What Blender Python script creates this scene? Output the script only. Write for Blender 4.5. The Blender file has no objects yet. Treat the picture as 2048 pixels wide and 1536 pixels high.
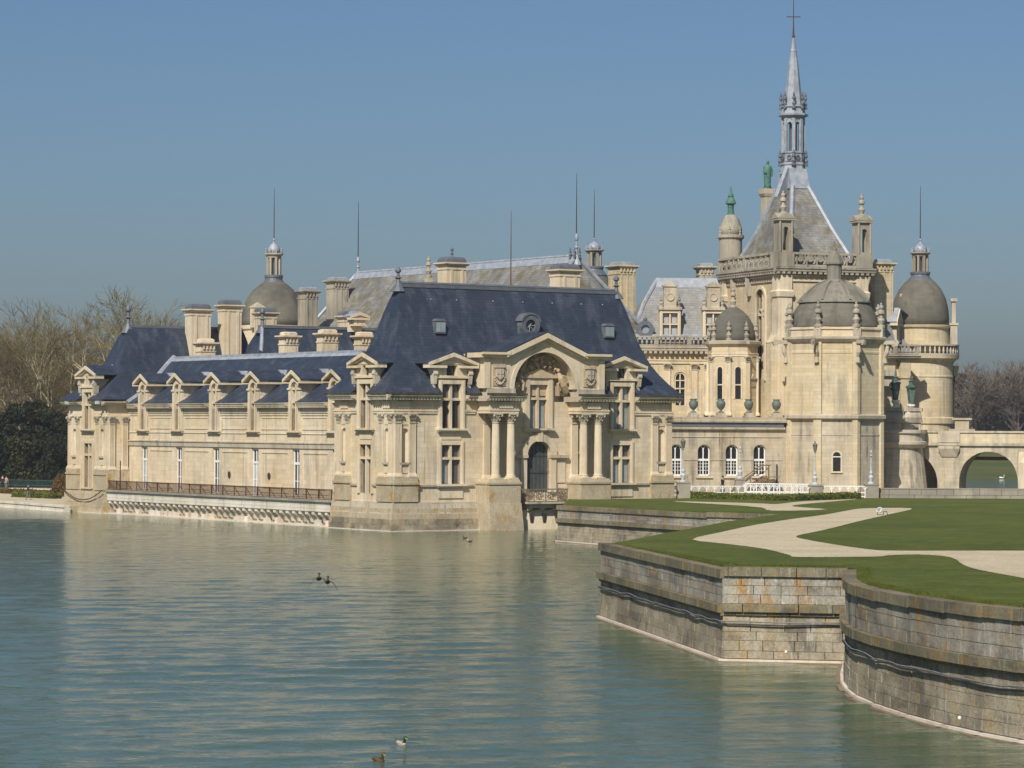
import bpy, math, random
from mathutils import Matrix, Vector, noise
random.seed(11)
S = bpy.context.scene
COL = S.collection
R_ = math.radians
# ------------------------------------------------------------------ camera, sky, sun, exposure
FPX = 5917.0; EYE = 8.48
PITCH = math.atan((852 - 768) / FPX); ROLL = 0.0052
cam_d = bpy.data.cameras.new('camera'); cam = bpy.data.objects.new('camera', cam_d); COL.objects.link(cam)
cam_d.sensor_width = 36.0; cam_d.lens = 36.0 * FPX / 2048; cam_d.clip_start = 1.0; cam_d.clip_end = 12000
cam.matrix_world = Matrix.Translation((0, 0, EYE)) @ Matrix.Rotation(math.pi / 2 + PITCH, 4, 'X') @ Matrix.Rotation(ROLL, 4, 'Z')
S.camera = cam
SUN_V = Vector((-0.33, -0.944, 0)).normalized(); SUN_EL = R_(42)
SUN_AZ = math.atan2(SUN_V.x, SUN_V.y)
W = bpy.data.worlds.new('World'); S.world = W; W.use_nodes = True
wn = W.node_tree.nodes; wl = W.node_tree.links
sky = wn.new('ShaderNodeTexSky'); sky.sky_type = 'NISHITA'; sky.sun_disc = False
sky.sun_elevation = SUN_EL; sky.sun_rotation = SUN_AZ; sky.air_density = 1.0; sky.dust_density = 1.6; sky.ozone_density = 8.2
wn['Background'].inputs['Strength'].default_value = 0.0675
wl.new(sky.outputs['Color'], wn['Background'].inputs['Color'])
sd = bpy.data.lights.new('sun', 'SUN'); sd.energy = 4.8; sd.angle = R_(0.55); sd.color = (1.0, 0.945, 0.86)
sun = bpy.data.objects.new('sun', sd); COL.objects.link(sun)
sdir = Vector((SUN_V.x * math.cos(SUN_EL), SUN_V.y * math.cos(SUN_EL), math.sin(SUN_EL)))
sun.rotation_euler = sdir.to_track_quat('Z', 'Y').to_euler()
vs = S.view_settings; vs.view_transform = 'Standard'; vs.look = 'None'; vs.exposure = 0.10; vs.gamma = 1.0; vs.use_curve_mapping = False

# ------------------------------------------------------------------ materials
MAT = {}
class NT:
    def __init__(s, name):
        m = bpy.data.materials.new(name); m.use_nodes = True; s.m = m; s.n = m.node_tree.nodes; s.l = m.node_tree.links
        s.b = s.n['Principled BSDF']; MAT[name] = m
    def new(s, t, **k):
        n = s.n.new(t)
        for a, b in k.items(): setattr(n, a, b)
        return n
    def link(s, a, b): s.l.new(a, b)
    def pos(s): return s.new('ShaderNodeNewGeometry').outputs['Position']
    def obj(s): return s.new('ShaderNodeTexCoord').outputs['Object']
    def mapv(s, v, sc, loc=(0, 0, 0), rot=(0, 0, 0)):
        m = s.new('ShaderNodeMapping'); m.inputs['Scale'].default_value = sc; m.inputs['Location'].default_value = loc; m.inputs['Rotation'].default_value = rot
        s.link(v, m.inputs['Vector']); return m.outputs['Vector']
    def noise(s, v, sc, det=4, rough=0.55, dist=0.0):
        n = s.new('ShaderNodeTexNoise'); n.inputs['Scale'].default_value = sc; n.inputs['Detail'].default_value = det
        n.inputs['Roughness'].default_value = rough; n.inputs['Distortion'].default_value = dist; s.link(v, n.inputs['Vector']); return n.outputs['Fac']
    def ramp(s, f, lo, hi, a=0.0, b=1.0):
        m = s.new('ShaderNodeMapRange'); m.inputs[1].default_value = lo; m.inputs[2].default_value = hi; m.inputs[3].default_value = a; m.inputs[4].default_value = b
        s.link(f, m.inputs[0]); return m.outputs[0]
    def mix(s, f, a, b, mode='MIX'):
        m = s.new('ShaderNodeMix', data_type='RGBA', blend_type=mode)
        for i, v in ((0, f), (6, a), (7, b)):
            if hasattr(v, 'is_output'): s.link(v, m.inputs[i])
            else: m.inputs[i].default_value = v if i == 0 else (*v, 1) if len(v) == 3 else v
        return m.outputs[2]
    def math(s, op, a, b=0.5):
        m = s.new('ShaderNodeMath', operation=op)
        for i, v in ((0, a), (1, b)):
            if hasattr(v, 'is_output'): s.link(v, m.inputs[i])
            else: m.inputs[i].default_value = v
        return m.outputs[0]
    def bump(s, h, st=0.3, d=0.05):
        b = s.new('ShaderNodeBump'); b.inputs['Strength'].default_value = st; b.inputs['Distance'].default_value = d
        s.link(h, b.inputs['Height']); s.link(b.outputs['Normal'], s.b.inputs['Normal'])
    def col(s, c):
        if hasattr(c, 'is_output'): s.link(c, s.b.inputs['Base Color'])
        else: s.b.inputs['Base Color'].default_value = (*c, 1)
    def set(s, rough=0.8, metal=0.0, spec=0.3):
        s.b.inputs['Roughness'].default_value = rough; s.b.inputs['Metallic'].default_value = metal; s.b.inputs['Specular IOR Level'].default_value = spec
        return s.m

def stone(name, c1, c2, grey=(0.20, 0.18, 0.145), amt=0.35, course=0.42, seam=0.16, warm=None, streak=(0.46, 0.66)):
    t = NT(name); p = t.pos()
    c = t.mix(t.ramp(t.noise(p, 0.22, 5), 0.38, 0.62), c1, c2)
    w = warm or (c2[0] * 0.92, c2[1] * 0.80, c2[2] * 0.58)
    c = t.mix(t.ramp(t.noise(t.mapv(p, (1, 1, 0.5), (9, 3, 1)), 0.5, 5, 0.65), 0.52, 0.68, 0, 0.65 if warm else 0.42), c, w)
    if course:
        o = t.obj(); sx = t.new('ShaderNodeSeparateXYZ'); t.link(o, sx.inputs[0])
        cx = t.new('ShaderNodeCombineXYZ'); t.link(t.math('ADD', sx.outputs[0], sx.outputs[1]), cx.inputs[0]); t.link(sx.outputs[2], cx.inputs[1])
        br = t.new('ShaderNodeTexBrick'); br.inputs['Scale'].default_value = 1.0
        br.inputs['Brick Width'].default_value = course * 2.3; br.inputs['Row Height'].default_value = course
        br.inputs['Mortar Size'].default_value = 0.014; br.inputs['Mortar Smooth'].default_value = 0.2
        br.inputs['Color1'].default_value = (0.80, 0.79, 0.77, 1); br.inputs['Color2'].default_value = (1.08, 1.07, 1.05, 1); br.inputs['Mortar'].default_value = (1 - seam * 2.6,) * 3 + (1,)
        t.link(cx.outputs[0], br.inputs['Vector'])
        c = t.mix(0.55, c, br.outputs['Color'], 'MULTIPLY')
    st = t.noise(t.mapv(p, (1.3, 1.3, 0.14)), 1.0, 6, 0.66)
    gr = t.math('MULTIPLY', t.ramp(st, streak[0], streak[1]), t.ramp(t.noise(t.mapv(p, (1, 1, 1), (5, 5, 5)), 0.30, 4), 0.38, 0.60))
    c = t.mix(t.math('MULTIPLY', gr, min(0.95, amt * 1.7)), c, grey)
    run = t.math('MULTIPLY', t.ramp(t.noise(t.mapv(p, (3.4, 3.4, 0.10), (1, 7, 2)), 1.0, 5, 0.7), 0.585, 0.68), t.ramp(t.noise(t.mapv(p, (1, 1, 1), (8, 2, 4)), 0.5, 3), 0.45, 0.58))
    c = t.mix(t.math('MULTIPLY', run, min(0.9, 0.38 + amt)), c, tuple(x * 0.72 for x in grey))
    c = t.mix(t.ramp(t.noise(p, 3.2, 5, 0.75), 0.42, 0.74, 0, 0.26), c, (grey[0] * 1.5, grey[1] * 1.45, grey[2] * 1.35))
    t.col(c); t.bump(t.noise(p, 7, 5, 0.75), 0.35, 0.04)
    return t.set(0.88, 0, 0.2)
stone('limestone', (0.69, 0.585, 0.425), (0.63, 0.51, 0.335), amt=0.30)
stone('limestone_plain', (0.67, 0.575, 0.425), (0.61, 0.50, 0.335), amt=0.34, course=0)
stone('limestone_worn', (0.53, 0.465, 0.355), (0.41, 0.355, 0.26), amt=0.6, course=0)
stone('limestone_gold', (0.63, 0.535, 0.365), (0.57, 0.465, 0.29), amt=0.35, course=0.36, warm=(0.56, 0.42, 0.22))
stone('limestone_stained', (0.55, 0.48, 0.36), (0.46, 0.395, 0.285), amt=0.8, grey=(0.15, 0.138, 0.112), course=0.36)
stone('stone_grey', (0.43, 0.385, 0.30), (0.30, 0.265, 0.205), amt=0.7, grey=(0.13, 0.12, 0.10), course=0)
stone('dome_pale', (0.25, 0.23, 0.18), (0.16, 0.148, 0.118), amt=0.6, grey=(0.10, 0.094, 0.08), course=0)
stone('dome_stone', (0.175, 0.163, 0.128), (0.105, 0.10, 0.082), amt=0.5, grey=(0.07, 0.066, 0.055), course=0.3, seam=0.1)
stone('platform_stone', (0.72, 0.67, 0.56), (0.62, 0.57, 0.46), amt=0.35, course=0, grey=(0.16, 0.15, 0.13))
stone('parapet_stone', (0.36, 0.325, 0.25), (0.22, 0.20, 0.165), amt=0.6, course=0)
stone('lime_foot', (0.72, 0.66, 0.56), (0.60, 0.52, 0.42), amt=0.25, course=0)
stone('brown_foot', (0.25, 0.18, 0.11), (0.20, 0.145, 0.09), amt=0.3, course=0)

def wallblock(name, base, dark, lichen, pale, la, rnd=0.5, dk=0.8, white=0.5):
    t = NT(name); p = t.pos(); rn = t.new('ShaderNodeObjectInfo').outputs['Random']
    c = t.mix(t.math('MULTIPLY', t.math('POWER', rn, 1.6), rnd), base, pale)
    big = t.ramp(t.noise(t.mapv(p, (1, 1, 1.4), (3, 1, 2)), 0.30, 6, 0.66, 0.5), 0.42, 0.58)
    mid = t.ramp(t.noise(t.mapv(p, (1.6, 1.6, 0.5), (4, 1, 0)), 1.1, 5, 0.7, 0.3), 0.42, 0.62)
    blk = t.ramp(t.math('FRACT', t.math('MULTIPLY', rn, 7.31)), 0.2, 1.0, 0.65, 1.0)
    d = t.math('MULTIPLY', t.math('MULTIPLY', t.math('MAXIMUM', big, t.math('MULTIPLY', mid, 0.75)), blk), dk)
    c = t.mix(d, c, dark)
    wh = t.noise(t.mapv(p, (4.2, 4.2, 0.42), (2, 8, 3)), 1.0, 5, 0.8)
    c = t.mix(t.math('MULTIPLY', t.math('MULTIPLY', t.ramp(wh, 0.55, 0.66), t.ramp(t.noise(p, 0.33, 2), 0.42, 0.58)), white), c, (0.62, 0.60, 0.54))
    li = t.math('MULTIPLY', t.ramp(t.noise(t.mapv(p, (2.2, 2.2, 0.7), (0, 5, 7)), 0.9, 6, 0.8, 0.5), 0.53, 0.63), la)
    c = t.mix(li, c, lichen)
    c = t.mix(t.ramp(t.noise(p, 13, 4, 0.8), 0.38, 0.68, 0, 0.5), c, (0.055, 0.048, 0.038))
    t.col(c); t.bump(t.noise(p, 10, 5, 0.75), 0.7, 0.05)
    return t.set(0.92, 0, 0.2)
wallblock('bastion_stone', (0.44, 0.405, 0.325), (0.115, 0.106, 0.088), (0.42, 0.22, 0.04), (0.52, 0.48, 0.385), 0.9, 0.35, 0.9, 0.95)
wallblock('bastion_lower', (0.48, 0.41, 0.285), (0.125, 0.11, 0.085), (0.42, 0.28, 0.085), (0.58, 0.50, 0.365), 0.6, 0.45, 0.92, 0.6)
wallblock('coping_stone', (0.27, 0.235, 0.145), (0.095, 0.087, 0.06), (0.34, 0.19, 0.04), (0.28, 0.245, 0.155), 0.85, 0.4, 0.9, 0.4)
wallblock('plinth_stone', (0.57, 0.475, 0.32), (0.29, 0.24, 0.16), (0.46, 0.27, 0.06), (0.63, 0.53, 0.375), 1.0, 0.5, 0.6, 0.45)

wallblock('plinth_wet', (0.44, 0.37, 0.25), (0.10, 0.09, 0.072), (0.34, 0.27, 0.07), (0.58, 0.48, 0.34), 0.6, 0.8, 1.0, 0.4)

def slate(name, c1, c2, lich=None, la=0.0, wash=0.55):
    t = NT(name); p = t.pos(); o = t.obj()
    c = t.mix(t.ramp(t.noise(p, 0.35, 5, 0.6), 0.35, 0.65), c1, c2)
    wv = t.noise(t.mapv(p, (1.1, 1.1, 0.07)), 1.0, 4, 0.6)
    c = t.mix(t.math('MULTIPLY', t.ramp(wv, 0.50, 0.70), wash), c, (0.105, 0.118, 0.145))
    sx = t.new('ShaderNodeSeparateXYZ'); t.link(p, sx.inputs[0])
    row = t.math('FRACT', t.math('MULTIPLY', sx.outputs[2], 4.0))
    c = t.mix(t.ramp(row, 0.0, 0.25, 0.35, 0.0), c, (0.012, 0.013, 0.016))
    c = t.mix(t.ramp(t.noise(p, 6, 3, 0.7), 0.35, 0.7, 0, 0.3), c, (0.02, 0.022, 0.027))
    if lich:
        c = t.mix(t.math('MULTIPLY', t.ramp(t.noise(p, 0.8, 6, 0.75), 0.45, 0.62), la), c, lich)
    so = t.new('ShaderNodeSeparateXYZ'); t.link(o, so.inputs[0]); cx = t.new('ShaderNodeCombineXYZ'); t.link(t.math('ADD', so.outputs[0], so.outputs[1]), cx.inputs[0]); t.link(so.outputs[2], cx.inputs[1])
    br = t.new('ShaderNodeTexBrick'); br.inputs['Scale'].default_value = 1.0; br.inputs['Brick Width'].default_value = 0.42; br.inputs['Row Height'].default_value = 0.25; br.inputs['Mortar Size'].default_value = 0.01
    br.inputs['Color1'].default_value = (0.62, 0.62, 0.64, 1); br.inputs['Color2'].default_value = (1.25, 1.25, 1.22, 1); br.inputs['Mortar'].default_value = (0.5, 0.5, 0.5, 1); t.link(cx.outputs[0], br.inputs['Vector'])
    c = t.mix(0.42, c, br.outputs['Color'], 'MULTIPLY')
    t.col(c); t.bump(row, 0.25, 0.03); return t.set(0.5, 0, 0.4)
slate('slate_dark', (0.025, 0.036, 0.058), (0.037, 0.050, 0.075))
slate('slate_old', (0.32, 0.315, 0.29), (0.17, 0.168, 0.158), (0.15, 0.12, 0.05), 0.85, 0.5)
slate('slate_pale', (0.30, 0.305, 0.30), (0.235, 0.238, 0.232), (0.22, 0.19, 0.12), 0.45, 0.3)

def simple(name, c1, c2=None, rough=0.6, metal=0.0, spec=0.4, sc=1.5, bump=0.0):
    t = NT(name); p = t.pos()
    t.col(t.mix(t.ramp(t.noise(p, sc, 4, 0.65), 0.35, 0.65), c1, c2 or tuple(x * 0.7 for x in c1)))
    if bump: t.bump(t.noise(p, sc * 5, 3), bump, 0.03)
    return t.set(rough, metal, spec)
simple('lead', (0.335, 0.36, 0.39), (0.215, 0.235, 0.265), 0.5, 0.0, 0.5)
simple('lead_dark', (0.13, 0.14, 0.155), (0.09, 0.10, 0.115), 0.5, 0, 0.5)
simple('copper_green', (0.10, 0.22, 0.165), (0.045, 0.11, 0.085), 0.7, 0, 0.3, 3)
simple('lantern_copper_shaded', (0.10, 0.155, 0.12), (0.055, 0.09, 0.07), 0.7, 0, 0.3, 3)  # duller copy of the green copper, the lanterns' shade put into its colour
simple('moss_gutter', (0.085, 0.078, 0.05), (0.035, 0.036, 0.022), 0.9, 0, 0.2, 2.5, 0.5)
simple('urn_green', (0.15, 0.18, 0.155), (0.09, 0.11, 0.095), 0.6, 0, 0.3, 3)
simple('iron_rust', (0.115, 0.055, 0.026), (0.065, 0.036, 0.022), 0.8, 0, 0.3, 4)
simple('lamp_metal', (0.16, 0.165, 0.155), (0.10, 0.105, 0.10), 0.5)
simple('iron_dark', (0.05, 0.047, 0.045), (0.03, 0.028, 0.026), 0.6, 0, 0.4, 3)
simple('gilt_iron', (0.25, 0.19, 0.11), (0.10, 0.085, 0.06), 0.6, 0, 0.4, 5)
simple('white_paint', (0.80, 0.79, 0.75), (0.68, 0.67, 0.63), 0.5, 0, 0.4, 3)
simple('pale_metal', (0.50, 0.53, 0.53), (0.36, 0.39, 0.40), 0.5, 0, 0.4, 3)
simple('door_paint', (0.075, 0.085, 0.08), (0.055, 0.062, 0.06), 0.6, 0, 0.3, 2)
simple('wood_frame', (0.30, 0.21, 0.12), (0.22, 0.15, 0.085), 0.7, 0, 0.3, 3)
simple('timber', (0.22, 0.145, 0.075), (0.15, 0.10, 0.055), 0.8, 0, 0.2, 3)
simple('relief_stone', (0.52, 0.40, 0.25), (0.34, 0.26, 0.165), 0.9, 0, 0.2, 1.2, 0.4)
simple('white_stone', (0.76, 0.74, 0.68), (0.60, 0.57, 0.50), 0.8, 0, 0.2, 3)
simple('cable_black', (0.02, 0.02, 0.022), (0.035, 0.035, 0.036), 0.5, 0, 0.4)
simple('cable_grey', (0.20, 0.20, 0.19), (0.14, 0.14, 0.135), 0.5, 0, 0.4)
for nm, c, r in (('glass_dark', (0.018, 0.021, 0.024), 0.08), ('glass_mid', (0.085, 0.095, 0.10), 0.1), ('glass_pale', (0.27, 0.32, 0.33), 0.15), ('glass_blind', (0.42, 0.43, 0.42), 0.3), ('curtain_red', (0.13, 0.055, 0.03), 0.3)):
    simple(nm, c, tuple(x * 0.75 for x in c), r, 0, 0.6, 0.9)
simple('bark', (0.115, 0.095, 0.062), (0.06, 0.05, 0.036), 0.9, 0, 0.2, 1.5)
simple('bark_pale', (0.52, 0.46, 0.31), (0.26, 0.22, 0.14), 0.9, 0, 0.2, 0.8)
simple('twig', (0.135, 0.105, 0.052), (0.085, 0.066, 0.038), 0.9, 0, 0.2, 0.35)
simple('twig_bud', (0.20, 0.165, 0.06), (0.12, 0.10, 0.045), 0.9, 0, 0.2, 0.25)
simple('twig_far', (0.165, 0.132, 0.10), (0.105, 0.086, 0.068), 0.95, 0, 0.1, 0.12)
simple('skin', (0.50, 0.31, 0.22), None, 0.6, 0, 0.3)
simple('cloth_black', (0.015, 0.015, 0.018), None, 0.85)
simple('cloth_navy', (0.02, 0.025, 0.05), None, 0.85)
simple('cloth_jean', (0.06, 0.11, 0.20), None, 0.85)
simple('cloth_grey', (0.16, 0.16, 0.17), None, 0.85)
simple('cloth_tan', (0.36, 0.28, 0.20), None, 0.85)
simple('hair_brown', (0.05, 0.03, 0.018), None, 0.7)
simple('duck_brown', (0.13, 0.085, 0.045), (0.05, 0.035, 0.022), 0.8, 0, 0.2, 18)
simple('duck_pale', (0.45, 0.40, 0.35), (0.30, 0.26, 0.22), 0.8, 0, 0.2, 14)
simple('duck_green', (0.008, 0.06, 0.03), (0.006, 0.035, 0.02), 0.35, 0, 0.5)
simple('duck_bill', (0.45, 0.36, 0.04), None, 0.5)
simple('duck_dark', (0.035, 0.026, 0.02), None, 0.8)
simple('feather_white', (0.80, 0.80, 0.78), None, 0.8)
def leafmat(name, a, b, sc=0.6):
    t = NT(name); p = t.pos()
    t.col(t.mix(t.ramp(t.noise(p, sc, 4, 0.7), 0.35, 0.65), a, b)); t.b.inputs['Subsurface Weight'].default_value = 0.0
    return t.set(0.7, 0, 0.25)
leafmat('leaf_dark', (0.008, 0.016, 0.008), (0.022, 0.030, 0.010), 0.35)
leafmat('leaf_hedge', (0.075, 0.105, 0.018), (0.15, 0.15, 0.025), 0.8)
leafmat('leaf_brown', (0.11, 0.06, 0.018), (0.16, 0.10, 0.025), 0.8)
def ground_mats():
    t = NT('lawn'); p = t.pos()
    c = t.mix(t.ramp(t.noise(p, 0.13, 6, 0.68), 0.38, 0.62), (0.092, 0.118, 0.015), (0.158, 0.175, 0.030))
    c = t.mix(t.ramp(t.noise(t.mapv(p, (0.25, 1.6, 1), (3, 1, 0), (0, 0, 0.35)), 0.5, 5, 0.75), 0.48, 0.70, 0, 0.65), c, (0.185, 0.178, 0.050))
    c = t.mix(t.ramp(t.noise(t.mapv(p, (1, 1, 1), (7, 7, 0)), 0.9, 6, 0.8), 0.42, 0.66, 0, 0.7), c, (0.048, 0.070, 0.010))
    c = t.mix(t.ramp(t.noise(p, 7.0, 4, 0.85), 0.42, 0.68, 0, 0.75), c, (0.034, 0.052, 0.008))
    t.col(c); t.bump(t.noise(p, 5, 5, 0.85), 0.9, 0.10); t.set(0.85, 0, 0.2)
    t = NT('gravel'); p = t.pos()
    c = t.mix(t.ramp(t.noise(p, 0.22, 6, 0.7), 0.36, 0.64), (0.64, 0.55, 0.37), (0.50, 0.42, 0.27))
    c = t.mix(t.ramp(t.noise(p, 3.6, 5, 0.85), 0.42, 0.64, 0, 0.62), c, (0.33, 0.265, 0.175))
    c = t.mix(t.ramp(t.noise(t.mapv(p, (1, 1, 1), (4, 9, 0)), 5.5, 4, 0.85), 0.52, 0.70, 0, 0.75), c, (0.84, 0.77, 0.63))
    t.col(c); t.bump(t.noise(p, 6, 4, 0.85), 0.9, 0.08); t.set(0.95, 0, 0.1)
    t = NT('park_grass'); p = t.pos()
    t.col(t.mix(t.ramp(t.noise(p, 0.06, 5, 0.6), 0.35, 0.65), (0.055, 0.085, 0.018), (0.11, 0.10, 0.04))); t.set(0.95, 0, 0.1)
    t = NT('water'); p = t.pos()
    t.col(t.mix(t.ramp(t.noise(p, 0.035, 3), 0.35, 0.65), (0.074, 0.112, 0.058), (0.060, 0.094, 0.048)))
    w1 = t.noise(t.mapv(p, (0.7, 1.0, 1), rot=(0, 0, 0.25)), 2.6, 4, 0.62, 0.5)
    t.bump(w1, 1.0, 0.04); t.set(0.05, 0, 0.45); t.b.inputs['IOR'].default_value = 1.33
ground_mats()

# ------------------------------------------------------------------ mesh and object helpers
def TR(x=0, y=0, z=0, rz=0.0): return Matrix.Translation((x, y, z)) @ Matrix.Rotation(rz, 4, 'Z')
def SC(x, y, z): return Matrix.Diagonal((x, y, z, 1))
I4 = Matrix.Identity(4)
class MB:
    def __init__(s): s.v = []; s.f = []; s.M = None; s.smooth = False
    def add(s, vs, fs):
        n = len(s.v)
        if s.M is not None: vs = [tuple(s.M @ Vector(p)) for p in vs]
        s.v += vs; s.f += [tuple(n + i for i in f) for f in fs]; return s
    def box(s, x0, x1, y0, y1, z0, z1):
        return s.add([(x0, y0, z0), (x1, y0, z0), (x1, y1, z0), (x0, y1, z0), (x0, y0, z1), (x1, y0, z1), (x1, y1, z1), (x0, y1, z1)],
                     [(3, 2, 1, 0), (4, 5, 6, 7), (0, 1, 5, 4), (1, 2, 6, 5), (2, 3, 7, 6), (3, 0, 4, 7)])
    def loft(s, rings, cap=True):
        n = len(rings[0]); vs = [p for r in rings for p in r]; fs = []
        for k in range(len(rings) - 1):
            a, b = k * n, (k + 1) * n
            for i in range(n): j = (i + 1) % n; fs.append((a + i, a + j, b + j, b + i))
        if cap: fs.append(tuple(range(n - 1, -1, -1))); fs.append(tuple((len(rings) - 1) * n + i for i in range(n)))
        return s.add(vs, fs)
    def rect(s, levels, cap=True):   # levels: (x0,x1,y0,y1,z)
        return s.loft([[(a, c, z), (b, c, z), (b, d, z), (a, d, z)] for a, b, c, d, z in levels], cap)
    def prism(s, pts, a0, a1, plane='xz'):
        # pts counter-clockwise in (x,z) seen from -y / (x,y) seen from +z / (y,z)
        if plane == 'xz': r = lambda a: [(x, a, z) for x, z in pts]
        elif plane == 'xy': r = lambda a: [(x, y, a) for x, y in pts]
        else: r = lambda a: [(a, y, z) for y, z in pts]
        area = sum(pts[i][0] * pts[(i + 1) % len(pts)][1] - pts[(i + 1) % len(pts)][0] * pts[i][1] for i in range(len(pts)))
        lo, hi = (a0, a1) if (area > 0) == (plane != 'xz') else (a1, a0)
        return s.loft([r(lo), r(hi)])
    def lathe(s, prof, n=16, cx=0, cy=0, ph=0.0, fl=0.0, sx=1.0, sy=1.0):
        rings = []
        for r, z in prof:
            rings.append([(cx + sx * r * (1 - (fl if i % 2 else 0)) * math.cos(ph + 2 * math.pi * i / n), cy + sy * r * (1 - (fl if i % 2 else 0)) * math.sin(ph + 2 * math.pi * i / n), z) for i in range(n)])
        return s.loft(rings)
    def tube(s, pts, rad, n=5):
        pts = [Vector(p) for p in pts]
        if not hasattr(rad, '__len__'): rad = [rad] * len(pts)
        rings = []
        for i, p in enumerate(pts):
            d = (pts[min(i + 1, len(pts) - 1)] - pts[max(i - 1, 0)]).normalized()
            a = d.cross(Vector((0, 0, 1)) if abs(d.z) < 0.9 else Vector((1, 0, 0))).normalized(); b = d.cross(a)
            rings.append([tuple(p + (a * math.cos(2 * math.pi * k / n) + b * math.sin(2 * math.pi * k / n)) * rad[i]) for k in range(n)])
        return s.loft(rings)
    def ball(s, c, r, n=8, m=5, sz=1.0, sy=1.0):
        return s.loft([[(c[0] + r * math.sin(math.pi * (j + .02) / (m + .04)) * math.cos(2 * math.pi * i / n), c[1] + sy * r * math.sin(math.pi * (j + .02) / (m + .04)) * math.sin(2 * math.pi * i / n), c[2] - sz * r * math.cos(math.pi * (j + .02) / (m + .04))) for i in range(n)] for j in range(m + 1)])
    def run(s, x0, x1, prof):   # moulding: prof of (y,z) closed polygon extruded along x
        return s.prism(prof, x0, x1, 'yz')
    def mesh(s, name):
        me = bpy.data.meshes.new(name); me.from_pydata(s.v, [], s.f); me.update()
        if s.smooth: me.polygons.foreach_set('use_smooth', [True] * len(me.polygons))
        return me
WM = {}   # world matrix of every object made
def link(o, parent, T):
    COL.objects.link(o); WM[o.name] = T
    if parent is not None:
        o.parent = parent; o.matrix_local = WM[parent.name].inverted() @ T
    else: o.matrix_world = T
    return o
def part(name, me, mat, parent, T=I4, kind=None, label=None):
    if isinstance(me, MB): me = me.mesh(name)
    if not me.materials: me.materials.append(MAT[mat])
    o = bpy.data.objects.new(name, me); link(o, parent, T)
    if me.materials[0] is not MAT[mat]:
        o.material_slots[0].link = 'OBJECT'; o.material_slots[0].material = MAT[mat]
    if kind: o['kind'] = kind
    if label: o['label'] = label
    return o
def tag(o, label, cat, group=None, kind=None):
    if label: o['label'] = label
    if cat: o['category'] = cat
    if group: o['group'] = group
    if kind: o['kind'] = kind
    return o
def thing(name, label, cat, T, group=None):
    o = bpy.data.objects.new(name, None); o.empty_display_size = 0.5; link(o, None, T); return tag(o, label, cat, group)
def struct(name, me, mat, T=I4):
    o = part(name, me, mat, None, T); o['kind'] = 'structure'; return o
def at(x, y, Y):          # point on the sight line of photo pixel (x, y) at depth Y
    cr, sr, cp, sp = math.cos(ROLL), math.sin(ROLL), math.cos(PITCH), math.sin(PITCH)
    r = Vector((cr, -sr * sp, sr * cp)); u = Vector((-sr, -cr * sp, cr * cp)); f = Vector((0, cp, sp))
    d = f + r * ((x - 1024) / FPX) - u * ((y - 768) / FPX)
    return Vector((0, 0, EYE)) + d * (Y / d.y)
def atz(x, y, z):
    d = at(x, y, 1.0) - Vector((0, 0, EYE)); return Vector((0, 0, EYE)) + d * ((z - EYE) / d.z)
CACHE = {}
def cached(key, fn):
    if key not in CACHE: CACHE[key] = fn()
    return CACHE[key]
def arcpts(cx, cz, r, a0, a1, n, sz=1.0): return [(cx + r * math.cos(a0 + (a1 - a0) * i / n), cz + sz * r * math.sin(a0 + (a1 - a0) * i / n)) for i in range(n + 1)]
def wall(m, x0, x1, z0, z1, y0, y1, ops):
    """a wall slab with openings (x0,x1,z0,z1,arch): arch True puts a half round on top inside z1"""
    xs = sorted({x0, x1} | {o[0] for o in ops} | {o[1] for o in ops})
    for a, b in zip(xs, xs[1:]):
        cut = sorted((o[2], o[3]) for o in ops if o[0] <= a + 1e-6 and o[1] >= b - 1e-6); z = z0
        for c, d in cut:
            if c > z: m.box(a, b, y0, y1, z, c)
            z = max(z, d)
        if z < z1: m.box(a, b, y0, y1, z, z1)
    for o in ops:
        if len(o) > 4 and o[4]:
            a, b, c, d = o[:4]; r = (b - a) / 2; cx = (a + b) / 2
            m.prism([(a, d)] + arcpts(cx, d - r, r, math.pi, math.pi / 2, 7), y0, y1)
            m.prism([(b, d)] + arcpts(cx, d - r, r, 0, math.pi / 2, 7), y0, y1)
    return m
def archband(m, cx, cz, r0, r1, y0, y1, n=14, a0=0.0, a1=math.pi):
    for i in range(n):
        b, c = a0 + (a1 - a0) * i / n, a0 + (a1 - a0) * (i + 1) / n
        m.prism([(cx + r0 * math.cos(b), cz + r0 * math.sin(b)), (cx + r1 * math.cos(b), cz + r1 * math.sin(b)), (cx + r1 * math.cos(c), cz + r1 * math.sin(c)), (cx + r0 * math.cos(c), cz + r0 * math.sin(c))], y0, y1)
    return m
SIDE_R = Matrix.Rotation(-math.pi / 2, 4, 'Z')
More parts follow.
